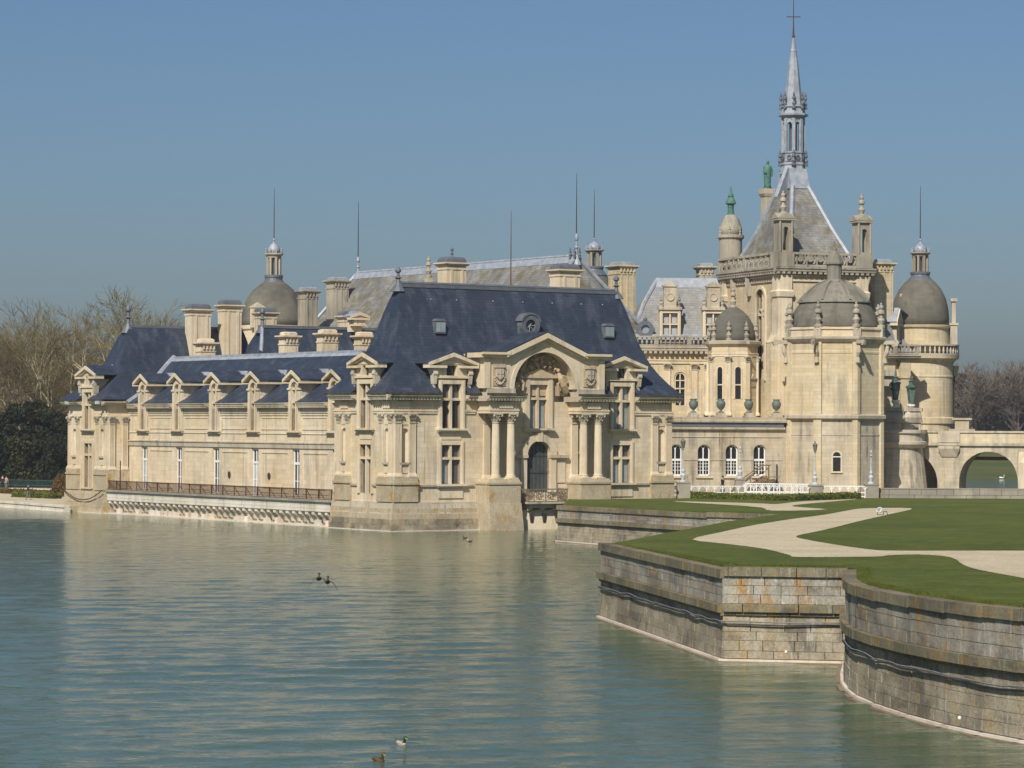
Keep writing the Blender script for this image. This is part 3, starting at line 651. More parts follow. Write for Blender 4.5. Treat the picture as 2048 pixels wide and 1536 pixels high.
# round bastion: same courses on short chords
RNDW = retaining_wall('retaining_wall', 'rounded dark weathered stone bastion wall bulging into the water', ROUND[:11], 1.05)
for e0, e1 in zip(ROUND[10:] + [(60, 55)], ROUND[11:] + [(60, 55), (110, 60)]):     # the wall runs on past the part with single stones
    d = Vector((e1[0] - e0[0], e1[1] - e0[1])); part('wall_core', MB().box(-.02, d.length, -.05, .6, -.8, ZL(e0[1]) - .02), 'bastion_stone', RNDW, TR(e0[0], e0[1], 0, math.atan2(d.y, d.x)))
FARW = retaining_wall('retaining_wall', 'low orange stained stone retaining wall beside the pavilion balcony', FARB, 1.1)
def cable(label, pts, r, mat, n=6): return tag(part('cable', MB().tube(pts, r, 5), mat, None), label, 'cable', None)
def wall_line(pts, z, out, seed, amp=.1):
    rr = random.Random(seed); q = []
    for (x0, y0), (x1, y1) in zip(pts, pts[1:]):
        d = Vector((x1 - x0, y1 - y0, 0)); L = d.length; d.normalize(); nrm = Vector((d.y, -d.x, 0)); n = max(2, int(L / .7))
        for i in range(n + 1):
            p = Vector((x0, y0, 0)) + d * (L * i / n + (.12 if i == 0 else 0)) + nrm * out; q.append((p.x, p.y, z + amp * noise.noise(Vector((p.x * .55, p.y * .55, seed)))))
    return q
cable('black cable hung along the angular stone retaining wall', wall_line([A_, B_, C_], 1.36, .14, 1), .03, 'cable_black')
cable('grey cable clipped just above the black one on the angular wall', wall_line([A_, B_, C_], 1.44, .15, 1.2, .09), .024, 'cable_grey')
cable('black cable hung along the rounded bastion wall', wall_line(ROUND[:11], 1.42, .14, 2), .03, 'cable_black')
cable('grey cable clipped just above the black one on the rounded bastion', wall_line(ROUND[:11], 1.5, .15, 2.2, .09), .024, 'cable_grey')

# ------------------------------------------------------------------ front pavilion
CX = 13.9; PW = 27.7; PD = 9.5
pav = thing('castle_pavilion', 'front castle pavilion with steep dark slate roof, columned portal and pedimented dormers', 'castle', F0)
GD = ['glass_dark', 'glass_mid', 'glass_pale']
m = MB(); WO = 8.5
ops = []
for s in (-1, 1):
    c = CX + s * WO; ops += [(c - .9, c + .9, 3.74, 6.92), (c - .9, c + .9, 8.26, 10.5)]
for c in (1.0, 26.55): ops.append((c - .45, c + .45, 5.5, 8.25, True))
ops += [(CX - 1.17, CX + 1.17, 3.0, 7.25, True), (CX - 1.1, CX + 1.1, 8.3, 10.5)]
wall(m, 0, PW, 2.25, 10.5, 0, .6, ops)
part('front_wall', m, 'limestone', pav, F0)
SP = SIDE(0, PD)     # its x=0 at the rear end of the side
m = MB(); wall(m, 0, PD - .004, 2.25, 10.5, 0, .6, [(PD - 4.35 - .9, PD - 4.35 + .9, 2.95, 6.9), (PD - 4.35 - .9, PD - 4.35 + .9, 8.26, 10.5), (PD - 1.5, PD - .6, 5.5, 8.25, True), (PD - 8.3, PD - 7.4, 5.5, 8.25, True)])
part('side_wall', m, 'limestone', pav, SP @ Matrix.Translation((0, 0.002, 0)))
part('rear_wall', MB().box(.6, PW, PD - .6, PD, 0, 10.5).box(PW - .6, PW - .002, .6, PD - .6, 0, 10.5), 'limestone', pav, F0)
part('core', MB().box(.75, PW - .75, .75, PD - .7, 0, 10.9), 'limestone_plain', pav, F0)
# battered base, stone by stone, on a solid core
part('base_core', MB().rect([(-.53, PW + .3, -.53, PD, -.8), (-.215, PW + .15, -.215, PD, 2.3)]), 'limestone_worn', pav, F0)
bc = [(0.05 + .44 * i, .49 + .44 * i, .52 - .075 * i, ) for i in range(5)]
for side in (0, 1):
    for ci, (z0, z1, out) in enumerate(bc):
        TB, LB = ((F0 @ Matrix.Translation((-out, 0, 0)), 16.7 + out), (SIDE(0, PD), PD + out - .46))[side]
        stones(pav, TB, LB, [(z0, z1, out)], 'plinth_wet' if ci < 2 else 'plinth_stone', .45, .85 if ci < 2 else 1.1, rnd=CUT)
part('lime_footing', MB().box(-.75, 17.3, -.72, 0, -.5, .05).box(-.75, 0, 0, PD, -.5, .05), 'lime_foot', pav, F0)
# string bands and entablature
part('plinth_band', MB().run(-.12, CX - 6.3, [(0, 3.5), (-.14, 3.55), (-.16, 3.7), (0, 3.74)][::-1]).run(CX + 6.3, PW + .1, [(0, 3.5), (-.14, 3.55), (-.16, 3.7), (0, 3.74)][::-1]), 'limestone_worn', pav, F0)
part('plinth_band', MB().run(0, PD - 5.4, [(0, 3.5), (-.14, 3.55), (-.16, 3.7), (0, 3.74)][::-1]).run(PD - 3.3, PD, [(0, 3.5), (-.14, 3.55), (-.16, 3.7), (0, 3.74)][::-1]), 'limestone_worn', pav, SP)
for a, b in ((-.1, CX - WO - 1.3), (CX - WO + 1.3, CX - 6.2), (CX + 6.2, CX + WO - 1.3), (CX + WO + 1.3, PW + .1)):
    part('architrave', MB().box(a, b, -.1, 0, 9.45, 9.62).box(a, b, -.15, 0, 9.62, 9.78), 'limestone_plain', pav, F0)
    cornice(pav, F0, a - (.65 if a < 0 else 0), b + (.55 if b > PW else 0), 10.5, .75, .45, gutter=True)
for a, b in ((0, PD - 5.65), (PD - 3.05, PD)):
    part('architrave', MB().box(a, b, -.1, 0, 9.45, 9.62).box(a, b, -.15, 0, 9.62, 9.78), 'limestone_plain', pav, SP)
    cornice(pav, SP, a, b, 10.5, .75, .45, gutter=True)
for x in (1.0, 26.55): part('frieze_panel', MB().box(x - .75, x + .75, -.13, .02, 9.86, 10.42), 'limestone_plain', pav, F0)
for x in (PD - 1.05, PD - 7.85): part('frieze_panel', MB().box(x - .6, x + .6, -.13, .02, 9.86, 10.42), 'limestone_plain', pav, SP)
# pilasters with pedestals, niches
def corner_bay(parent, T, xs, nx, wd=.62):
    for x in xs:
        pilaster(parent, T @ Matrix.Translation((x, 0, 0)), wd, 4.32, 9.45)
    x0, x1 = min(xs) - wd / 2 - .16, max(xs) + wd / 2 + .16
    part('pedestal', MB().box(x0, x1, -.3, .02, 2.34, 3.72).box(x0 - .08, x1 + .08, -.4, .02, 3.72, 3.86).rect([(x0 - .02, x1 + .02, -.32, .02, 3.86), (x0 + .06, x1 - .06, -.26, .02, 4.32)]), 'plinth_stone', parent, T)
    niche(parent, T @ Matrix.Translation((nx, 0, 0)), .9, 5.5, 8.25)
    part('panel', MB().box(nx - .4, nx + .4, -.05, .02, 8.55, 9.35), 'limestone_plain', parent, T)
corner_bay(pav, F0, (.34, 1.68), 1.0); corner_bay(pav, F0, (25.85, 27.3), 26.55)
corner_bay(pav, SP, (PD - 1.75, PD - .34), PD - 1.05); corner_bay(pav, SP, (.95, PD - 7.1), PD - 7.85)
# windows, dormers
def bay(T, gl_low, gl_up, z0=3.74):
    cross_window(pav, T, 1.8, z0, 6.92, 5.82, gl_low, .36, sill=z0 > 3.5)
    part('panel', MB().box(-.95, .95, -.07, .02, 7.35, 7.95), 'limestone_plain', pav, T)
    if z0 > 3.5: part('panel', MB().box(-1.15, 1.15, -.09, .02, 2.6, 3.4), 'limestone_plain', pav, T)
    cross_window(pav, T, 1.8, 8.26, 11.86, 10.62, gl_up, .38, .16)
    part('dormer_backing', MB().box(-1.25, 1.25, .4, 2.2, 10.4, 13.0), 'limestone_plain', pav, T)
    pediment_dormer(pav, T, 4.75, 12.34, 13.15, 14.3)
bay(F0 @ Matrix.Translation((CX - WO, 0, 0)), ['glass_pale', 'glass_mid', 'glass_mid', 'glass_mid'], ['glass_dark', 'glass_dark', 'glass_mid', 'glass_mid'])
bay(F0 @ Matrix.Translation((CX + WO, 0, 0)), ['glass_pale', 'glass_pale', 'glass_mid', 'glass_mid'], ['glass_pale', 'glass_pale', 'glass_pale', 'glass_pale'])
bay(SP @ Matrix.Translation((PD - 4.35, 0, 0)), ['glass_mid', 'glass_pale', 'curtain_red', 'glass_mid'], ['glass_mid', 'glass_mid', 'glass_mid', 'glass_mid'], 2.95)
# roof
ro = hip_roof(pav, F0, -.72, PW + .72, -.72, PD + .6, 11.14, 20.0, 3.3, 25.1, 4.55, 4.95, t0=.108, front=[(None, CX - WO - 1.28), (CX - WO + 1.28, CX - 5.95), (CX + 5.85, CX + WO - 1.28), (CX + WO + 1.28, None)], left=[(None, 4.35 - 1.28), (4.35 + 1.28, None)])
part('ridge_capping', MB().box(3.3, 25.1, 4.4, 5.1, 19.85, 20.12).tube([(3.2, 4.75, 20.2), (25.2, 4.75, 20.2)], .14, 8), 'lead_dark', ro, F0)
for u in (3.2, 25.2): finial(ro, F0 @ Matrix.Translation((u, 4.75, 20.0)), 1.5, .26)
rod(ro, F0 @ Matrix.Translation((14.3, 4.75, 20.1)), 6.5, .05, 'iron_rust')
def roof_y(z):   # front slope: depth of the slate surface at height z
    t = (z - 11.14) / 8.86; g = t + 1.3 * t * (1 - t) ** 2; return -.72 + (4.55 + .72) * g
for u in (5.9, 8.4, 12, 15, 18, 21, 23.2): part('roof_hook', MB().ball((u, roof_y(18.9) - .02, 18.9), .065, 6, 4), 'lead', ro, F0)
for u, z in ((6.1, 16.6), (23.1, 16.6)):
    y = roof_y(z - .5); sk = part('skylight', MB().box(u - .5, u + .5, y - .25, y + 1.2, z - .55, z + .45).rect([(u - .55, u + .55, y - .3, y + 1.3, z + .45), (u - .3, u + .3, y - .28, y + 1.3, z + .66)]), 'lead_dark', ro, F0)
    for k in (-1, 1): part('pane', MB().box(u + k * .23 - .2, u + k * .23 + .2, y - .29, y - .25, z - .45, z + .35), 'glass_pale', sk, F0)
u, z = 14.9, 16.9; y = roof_y(z - 1.0)
oc = part('oculus_dormer', archband(MB().box(u - 1.05, u + 1.05, y - .2, y + 1.6, z - .9, z - .55), u, z, .5, .92, y - .35, y + .5, 20, 0, 2 * math.pi).prism([(u - 1.0, z - .55), (u + 1.0, z - .55), (u + .8, z + .2), (u + .45, z + .75), (u - .45, z + .75), (u - .8, z + .2)], y + .1, y + 1.9), 'lead_dark', ro, F0)
part('oculus_crest', archband(MB(), u, z, .92, 1.08, y - .42, y + .6, 12, .35, math.pi - .35), 'lead_dark', oc, F0)
part('pane', MB().lathe([(.5, 0), (.5, .05)], 20), 'glass_dark', oc, F0 @ Matrix.Translation((u, y - .05, z)) @ Matrix.Rotation(math.pi / 2, 4, 'X'))
mm = MB()
for k in range(4): a = math.pi * k / 4; mm.tube([(u - .5 * math.cos(a), y - .12, z - .5 * math.sin(a)), (u + .5 * math.cos(a), y - .12, z + .5 * math.sin(a))], .03, 4)
part('glazing_bars', mm, 'lead', oc, F0)
# portal
PT = F0 @ Matrix.Translation((CX, 0, 0)); porch = part('portal', archband(MB(), 0, 6.1, 1.17, 1.75, -.32, .3, 18).box(-.28, .28, -.4, .2, 7.2, 7.95), 'limestone_plain', pav, PT)
for s in (-1, 1):
    a, b = sorted((s * 1.17, s * 1.75)); part('jamb', MB().box(a, b, -.22, .4, 3.0, 5.85), 'limestone_plain', porch, PT)
    a, b = sorted((s * 1.12, s * 2.95)); part('impost', MB().box(a, b, -.34, .02, 5.85, 6.1), 'limestone_worn', porch, PT)
    a, b = sorted((s * 1.95, s * 2.75)); part('panel', MB().box(a, b, -.08, .02, 3.8, 5.6), 'limestone_plain', porch, PT)
door = part('door', MB().prism([(-1.17, 2.9), (1.17, 2.9)] + arcpts(0, 6.1, 1.17, 0, math.pi, 14), .25, .33), 'door_paint', porch, PT)
mm = MB()
for x in (-.78, -.39, 0, .39, .78): mm.box(x - .02, x + .02, .22, .25, 2.95, 6.1 + math.sqrt(1.17 ** 2 - x * x) - .02)
for z in (4.6, 6.0): mm.box(-1.15, 1.15, .215, .25, z - .04, z + .04)
part('glazing_bars', mm, 'iron_dark', porch, PT)
cross_window(pav, PT, 1.75, 8.3, 11.9, 10.75, ['glass_pale'] * 4, .55, .18)
part('window_backing', MB().box(-2.0, 2.0, .42, 1.4, 10.5, 13.2), 'limestone_plain', porch, PT)
part('window_pediment', MB().box(-1.6, 1.6, -.32, .4, 12.45, 12.72).prism([(-1.5, 12.72), (1.5, 12.72), (0, 13.25)], -.2, .4), 'relief_stone', porch, PT)
for s in (-1, 1):
    c0_, c1_ = s * 3.62, s * 5.1
    a, b = sorted((s * 2.98, s * 6.05)); T1 = PT
    part('pedestal', MB().box(a, b, -2.0, 0, 2.2, 3.72).box(a - .07, b + .07, -2.08, 0, 3.72, 3.88).rect([(a, b, -2.0, 0, 3.88), (a + .1, b - .1, -1.9, 0, 4.15)]), 'plinth_stone', porch, T1)
    part('pedestal_foot', MB().rect([(a - .12, b + .12, -2.45, .1, -.6), (a - .02, b + .02, -2.08, .1, 2.2)]), 'plinth_stone', porch, T1)
    for c in (c0_, c1_):
        column(porch, T1 @ Matrix.Translation((c, -1.45, 0)), .33, 4.15, 9.5)
        pilaster(porch, T1 @ Matrix.Translation((c, 0, 0)), .62, 4.15, 9.45, .2)
    part('niche_shade', MB().prism([(s * 4.36 - .45, 5.4), (s * 4.36 + .45, 5.4)] + arcpts(s * 4.36, 8.2, .45, 0, math.pi, 8), -.03, .0), 'limestone_worn', porch, T1)
    part('niche_ledge', MB().box(s * 4.36 - .5, s * 4.36 + .5, -.25, 0, 6.2, 6.36), 'limestone_worn', porch, T1)
    part('entablature', MB().box(a + .12, b - .12, -1.85, 0, 9.5, 9.72).box(a + .08, b - .08, -1.9, 0, 9.72, 9.84).box(a + .15, b - .15, -1.8, 0, 9.84, 10.5), 'limestone_plain', porch, T1)
    part('frieze_panel', MB().box(s * 4.36 - .65, s * 4.36 + .65, -1.95, -1.8, 9.92, 10.42), 'limestone_plain', porch, T1)
    cornice(porch, T1 @ Matrix.Translation((0, -1.8, 0)), a - .25, b + .35, 10.5, .6, .45, gutter=True)
    part('cornice_return', MB().box(a - .25, b + .35, -1.8, .2, 10.5, 10.93), 'limestone_worn', porch, T1)
    a2, b2 = sorted((s * 2.95, s * 6.0))
    part('attic_base', MB().box(a2 + .25, b2 + .05, -1.2, .6, 10.93, 11.2).box(a2 + .3, b2, -1.1, .6, 11.2, 11.55), 'limestone_worn', porch, T1)
    part('moss', MB().box(a2 + .2, b2 + .1, -1.9, -1.2, 10.935, 10.97), 'leaf_dark', porch, T1)
    part('attic_strip', MB().box(s * 5.7 - .28, s * 5.7 + .28, -1.12, -1.0, 11.55, 14.0), 'limestone_plain', porch, T1)
    sh = part('coat_of_arms', MB().box(s * 4.5 - .62, s * 4.5 + .62, -1.06, -1.0, 11.75, 13.55), 'relief_stone', porch, T1)
    k = MB().prism([(s * 4.5 - .36, 12.5), (s * 4.5, 12.22), (s * 4.5 + .36, 12.5), (s * 4.5 + .36, 13.15), (s * 4.5 - .36, 13.15)], -1.2, -1.06).box(s * 4.5 - .5, s * 4.5 + .5, -1.2, -1.06, 13.24, 13.4).box(s * 4.5 - .04, s * 4.5 + .04, -1.24, -1.2, 12.3, 13.12).box(s * 4.5 - .33, s * 4.5 + .33, -1.235, -1.2, 12.72, 12.8)
    for i in range(9): a = math.pi * (1.05 + .9 * i / 8); k.ball((s * 4.5 + .5 * math.cos(a), -1.1, 12.5 + .6 * math.sin(a)), .1, 6, 4)
    part('shield', k, 'limestone_worn', sh, T1)
# attic with the great round arch and gable
AR = 3.05; AZ = 11.55
part('attic', MB().box(-5.98, -AR, -1.0, .6, 11.55, 14.05).prism([(-AR, 14.05)] + arcpts(0, AZ, AR, math.pi, math.pi - math.asin(2.5 / AR), 8), -1.0, .6), 'limestone_plain', porch, PT)
part('attic', MB().box(AR, 5.9, -1.0, .6, 11.55, 14.05).prism([(AR, 14.05)] + arcpts(0, AZ, AR, 0, math.asin(2.5 / AR), 8), -1.0, .6), 'limestone_plain', porch, PT)
xa = math.sqrt(AR ** 2 - 2.5 ** 2)
part('gable', MB().prism([(-3.9, 14.05), (-xa, 14.05)] + arcpts(0, AZ, AR, math.pi - math.asin(2.5 / AR), math.asin(2.5 / AR), 10) + [(xa, 14.05), (3.9, 14.05), (0, 15.75)], -1.0, .6), 'limestone_plain', porch, PT)
g = MB()
for s in (-1, 1):
    a, b = sorted((s * 3.7, s * 6.45)); g.box(a, b, -1.35, .8, 14.05, 14.3); g.box(a, b + (0 if s < 0 else .0), -1.55, .8, 14.3, 14.5)
    p = [(s * 4.0, 14.1), (s * 4.0, 14.5), (0, 16.15), (0, 15.75)]; g.prism(p if s < 0 else p[::-1], -1.5, .8)
    p = [(s * 3.7, 14.05), (s * 3.7, 14.2), (0, 15.76), (0, 15.55)]; g.prism(p if s < 0 else p[::-1], -1.25, .5)
part('gable_cornice', g, 'limestone_plain', porch, PT)
g = MB()
for s in (-1, 1):
    p = [(s * 4.15, 14.5), (s * 4.15, 14.58), (0, 16.27), (0, 16.17)]; g.prism(p if s < 0 else p[::-1], -1.4, 4.4)
    a, b = sorted((s * 4.1, s * 6.5)); g.box(a, b, -1.5, 1.8, 14.505, 14.57)
part('gable_roof', g, 'slate_dark', porch, PT)
part('roof_infill', MB().box(-5.9, 5.8, .6, 2.3, 10.9, 14.4).prism([(-3.9, 14.4), (3.9, 14.4), (0, 16.0)], .6, 4.2), 'limestone_plain', porch, PT)
archm = archband(MB(), 0, AZ, AR - .02, AR + .35, -1.06, -1.0, 22); part('arch_band', archm, 'limestone_plain', porch, PT)
part('tympanum', MB().prism([(-AR - .02, 11.0), (AR + .02, 11.0)] + arcpts(0, AZ, AR + .02, 0, math.pi, 16), .1, .2), 'relief_stone', porch, PT)
rel = MB(); rr = random.Random(3)
for i in range(46):    # carved figures of the tympanum
    a = rr.uniform(.1, math.pi - .1); q = rr.uniform(1.75, 2.8); x, z = q * math.cos(a), AZ + q * math.sin(a)
    if abs(x) < 1.55 and z < 13.25: continue
    L = rr.uniform(.3, .75); an = rr.uniform(.6, 2.5)
    rel.tube([(x - L / 2 * math.cos(an), .05, z - L / 2 * math.sin(an)), (x, -.22, z), (x + L / 2 * math.cos(an), .02, z + L / 2 * math.sin(an))], [.1, .17, .09], 6)
    if i % 3 == 0: rel.ball((x + L * .6 * math.cos(an), -.08, z + L * .6 * math.sin(an)), .14, 7, 5)
part('carved_relief', rel, 'relief_stone', porch, PT)
for s in (-1, 1):
    part('reclining_figure', MB().tube([(s * 2.75, -.1, 11.35), (s * 2.3, -.35, 11.9), (s * 2.0, -.4, 12.5), (s * 1.85, -.3, 12.9)], [.3, .3, .26, .12], 8).ball((s * 1.82, -.3, 13.1), .17, 8, 5).tube([(s * 2.1, -.4, 12.4), (s * 1.7, -.45, 12.0), (s * 1.75, -.4, 11.4)], [.15, .13, .09], 6).tube([(s * 2.0, -.35, 12.7), (s * 2.5, -.4, 12.6), (s * 2.7, -.35, 12.2)], [.1, .09, .07], 6), 'relief_stone', porch, PT)
# balcony in front of the door
bal = part('balcony', MB().box(-2.1, 2.0, -1.75, -.1, 2.1, 2.26).box(-1.8, 1.7, -1.4, -.1, 1.75, 2.1), 'limestone_worn', pav, PT)
for x0, x1 in ((-2.0, -1.5), (-1.5, -.35), (-.35, .85), (.85, 1.9)):
    q = MB().box(x0, x1, -1.72, -1.66, 2.26, 2.34).box(x0, x1, -1.73, -1.65, 3.25, 3.34).box(x0, x0 + .07, -1.72, -1.66, 2.34, 3.25)
    cx = (x0 + x1) / 2; w = (x1 - x0) / 2 - .1
    for k in range(5): archband(q, cx + w * .5 * math.cos(k * 2.5), 2.8 + .25 * math.sin(k * 2.5), .1, .16, -1.71, -1.67, 8, 0, 2 * math.pi)
    for k in range(4): q.tube([(cx - w, -1.69, 2.4 + .22 * k), (cx, -1.69, 2.5 + .2 * ((k * 2) % 4)), (cx + w, -1.69, 2.4 + .22 * k)], .028, 4)
    part('railing_panel', q, 'gilt_iron', bal, PT)
for s, x in ((-1, -2.0), (1, 1.9)):
    q = MB().box(x - .04, x + .04, -1.66, -.2, 2.26, 2.34).box(x - .04, x + .04, -1.66, -.2, 3.25, 3.34)
    for k in range(7): q.box(x - .03, x + .03, -1.6 + .2 * k, -1.55 + .2 * k, 2.34, 3.25)
    part('railing_panel', q, 'gilt_iron', bal, PT)
for x in (-1.55, -.3, .95): part('bracket', MB().rect([(x - .13, x + .13, -.5, -.1, 1.2), (x - .16, x + .16, -1.45, -.1, 1.74)]), 'limestone_worn', bal, PT)
part('landing_wall', MB().rect([(-2.4, 2.6, -1.5, 0, -.6), (-2.1, 2.4, -.9, 0, 1.6)]), 'limestone_plain', pav, PT)
for x in (-1.35, -.1, 1.15): part('slot', MB().box(x - .13, x + .13, -1.25, -.9, .55, 1.3), 'iron_dark', pav, PT)

# ------------------------------------------------------------------ long wing
WU = 2.2
wing = thing('castle_wing', 'long low castle wing with six stone dormers over tall narrow ground floor windows', 'castle', F0 @ Matrix.Translation((WU, 10, 0)))
V0, V1 = PD, 52.2; LW = V1 - V0
WT = SIDE(WU, V1)        # x from 0 (far end) to LW (near end)
wv = [V1 - v for v in (48.97, 41.87, 34.58, 27.23, 19.87, 13.01)]
dv = [x - .15 for x in wv]
m = MB(); wall(m, 0, LW, 1.9, 9.9, 0, .6, [(x - .62, x + .62, 2.1, 6.42) for x in wv] + [(x - .6, x + .6, 8.0, 9.9) for x in dv])
part('wall', m, 'limestone', wing, WT)
part('core', MB().box(0, LW, .75, 10, 0, 10.2), 'limestone_plain', wing, WT)
part('string_course', MB().run(0, LW, [(0, 6.42), (-.1, 6.45), (-.12, 6.78), (-.2, 6.86), (-.2, 6.95), (0, 7.0)][::-1]), 'limestone_worn', wing, WT)
part('string_course', MB().run(0, LW, [(0, 7.66), (-.06, 7.68), (-.06, 7.74), (0, 7.76)][::-1]), 'limestone_plain', wing, WT)
xs = [0] + [q for x in dv for q in (x - 1.0, x + 1.0)] + [LW]
for a, b in zip(xs[::2], xs[1::2]):
    cornice(wing, WT, a, b, 9.9, .6, .52)
    part('frieze', MB().box(a, b, -.07, 0, 9.3, 9.42).box(a, b, -.1, 0, 9.5, 9.62), 'limestone_plain', wing, WT)
    if b - a > 2.5:
        q = MB()
        for z in (8.05, 9.05): q.box(a + .3, b - .3, -.05, 0, z, z + .08)
        for x in (a + .3, b - .38): q.box(x, x + .08, -.05, 0, 8.13, 9.05)
        part('panel_moulding', q, 'limestone_plain', wing, WT)
xs = [0] + [q for x in wv for q in (x - .62, x + .62)] + [LW]
for i, (a, b) in enumerate(zip(xs[::2], xs[1::2])):
    if b - a < 3: continue
    q = MB(); a += .55; b -= .55
    q.box(a, b, -.06, 0, 2.55, 2.7).box(a, b, -.06, 0, 6.0, 6.12).box(a, a + .14, -.06, 0, 2.7, 6.0).box(b - .14, b, -.06, 0, 2.7, 6.0).box(a + .5, b - .5, -.05, 0, 2.95, 3.05)
    part('panel_moulding', q, 'limestone_plain', wing, WT)
    if i in (3, 4):
        ho = MB().lathe([(.3, 0), (.3, .06)], 14, sx=.75); part('oval_opening', ho, 'iron_dark', wing, WT @ Matrix.Translation(((a + b) / 2 - 1.0, -.04, 4.0)) @ Matrix.Rotation(math.pi / 2, 4, 'X'))
gm = ['glass_pale', 'curtain_red', 'glass_dark', 'glass_blind', 'glass_dark', 'glass_mid']
for i, x in enumerate(wv):
    T = WT @ Matrix.Translation((x, 0, 0)); q = MB(); h = .6
    q.box(-h, -h + .12, .16, .28, 2.1, 6.4).box(h - .12, h, .16, .28, 2.1, 6.4).box(-h + .12, h - .12, .16, .28, 6.28, 6.4).box(-h + .12, h - .12, .14, .28, 5.05, 5.25).box(-.06, .06, .16, .28, 2.1, 6.28).box(-h + .12, h - .12, .16, .28, 2.1, 2.4).box(-h + .12, -.06, .18, .26, 3.6, 3.66).box(.06, h - .12, .18, .26, 3.6, 3.66)
    o = part('french_window', q, 'white_paint', wing, T)
    for s in (-1, 1):
        a, b = sorted((s * .06, s * (h - .12))); part('pane', MB().box(a, b, .22, .25, 2.4, 5.05), gm[i], o, T); part('pane', MB().box(a, b, .22, .25, 5.25, 6.28), 'glass_dark', o, T)
for i, x in enumerate(dv):
    T = WT @ Matrix.Translation((x, 0, 0)); h = .6; m = MB()
    m.box(-h - .42, -h, -.14, .5, 8.0, 11.6).box(h, h + .42, -.14, .5, 8.0, 11.6).box(-h - .55, h + .55, -.38, .3, 7.82, 8.0).box(-h - .48, h + .48, -.24, .3, 7.66, 7.82)
    archband(m, 0, 11.6, h, h + .36, -.16, .5, 12); m.box(-h - .5, -h - .0, -.24, .4, 11.5, 11.66).box(h, h + .5, -.24, .4, 11.5, 11.66)
    for s in (-1, 1):
        a, b = sorted((s * (h + .42), s * (h + .85))); m.prism([(a, 9.9), (b, 9.9), (b if s < 0 else a, 11.0)][:3], .0, .5)
    o = part('dormer_window', m, 'limestone_plain', wing, T)
    part('mullion', MB().box(-.09, .09, .0, .4, 8.0, 12.15).box(-h, h, .0, .36, 10.35, 10.52).box(-h, h, .0, .36, 11.5, 11.62), 'limestone_plain', o, T)
    part('pane', MB().box(-h, h, .32, .36, 8.0, 10.36), 'wood_frame', o, T)
    part('pane', MB().prism([(-h, 10.36), (h, 10.36)] + arcpts(0, 11.6, h, 0, math.pi, 12), .32, .36), 'glass_mid', o, T)
    part('curtain', MB().box(-.35, -.15, .28, .31, 8.05, 10.3).box(.2, .42, .28, .31, 8.05, 10.3), 'limestone_plain', o, T)
    part('cheek', MB().box(-h - .38, h + .38, .5, 3.0, 9.9, 12.1), 'limestone_plain', o, T)
    part('head_wall', MB().prism([(-h - .36, 11.66), (-h - .36, 12.25), (0, 12.9), (h + .36, 12.25), (h + .36, 11.66)] + arcpts(0, 11.6, h + .34, .08, math.pi - .08, 10), .02, .5), 'limestone_plain', o, T)
    g = MB()
    for s in (-1, 1):
        p = [(s * 1.5, 12.15), (s * 1.52, 12.4), (0, 13.2), (0, 12.9)]; g.prism(p if s < 0 else p[::-1], -.5, .5)
        a, b = sorted((s * .9, s * 1.52)); g.box(a, b, -.5, .5, 12.05, 12.16)
    part('pediment', g, 'limestone_plain', o, T)
    r = MB()
    for s in (-1, 1):
        p = [(s * 1.6, 12.36), (s * 1.6, 12.44), (0, 13.3), (0, 13.2)]; r.prism(p if s < 0 else p[::-1], -.4, 2.6)
    part('dormer_roof', r, 'slate_dark', o, T); part('eave', MB().box(-1.5, 1.5, .5, 2.4, 12.06, 12.3), 'limestone_plain', o, T)
    part('flashing', MB().prism([(-.8, 12.75), (.8, 12.75), (.15, 13.36), (-.15, 13.36)], 2.4, 3.2), 'lead', o, T)
wr = hip_roof(wing, WT, -.3, LW + 1.5, -.62, 10.7, 10.42, 14.87, -.2, LW + 1.4, 4.85, 5.25, .55, t0=.148, front=[(a, b) for a, b in zip([None] + [x + 1.0 for x in dv], [x - 1.0 for x in dv] + [None])])
part('ridge_capping', MB().box(-.2, LW + 1, 4.65, 5.4, 14.78, 14.98).prism([(4.35, 14.42), (4.95, 14.95), (4.95, 14.99), (4.28, 14.5)], -.2, LW + 1, 'yz'), 'lead', wr, WT)
part('hip_capping', MB().tube([(.8 - 1.0 * t, -.62 + 5.47 * bell(t, .55), 10.52 + 4.45 * t) for t in (0, .1, .2, .35, .5, .7, .85, 1)], .24, 6), 'lead', wr, WT)
# terrace on corbels with rusty railing
ter = thing('stone_terrace', 'pale stone terrace on corbels carried over the water along the wing', 'terrace', F0 @ Matrix.Translation((.4, 30, 0)))
TT = SIDE(0, 52.4); LT = 52.4 - PD - .1
part('slab', MB().box(-.1, LT - .02, -.2, 2.18, 2.06, 2.26), 'parapet_stone', ter, TT); part('core', MB().box(0, LT - .6, .22, 2.18, 1.22, 2.06), 'platform_stone', ter, TT)
stones(ter, TT, LT - .6, [(1.24, 1.5, 0), (1.5, 1.78, 0), (1.78, 2.05, 0)], 'platform_stone', .4, 1.05, rnd=CUT, jit=.02)
part('recess_wall', MB().box(0, LT, .75, 2.18, -.6, 1.22), 'limestone_stained', ter, TT); part('lime_footing', MB().box(-.2, LT + .3, -.25, .75, -.5, .06), 'lime_foot', ter, TT)
cm = cached('corbel', lambda: MB().box(-.2, .2, .05, .8, .98, 1.22).rect([(-.2, .2, .45, .8, .72), (-.2, .2, .12, .8, .98)]).rect([(-.17, .17, .6, .8, .3), (-.19, .19, .42, .8, .72)]).mesh('corbel'))
for i in range(38): part('corbel', cm, 'platform_stone', ter, TT @ Matrix.Translation((.45 + i * (LT - 1.2) / 37.5, 0, 0)))
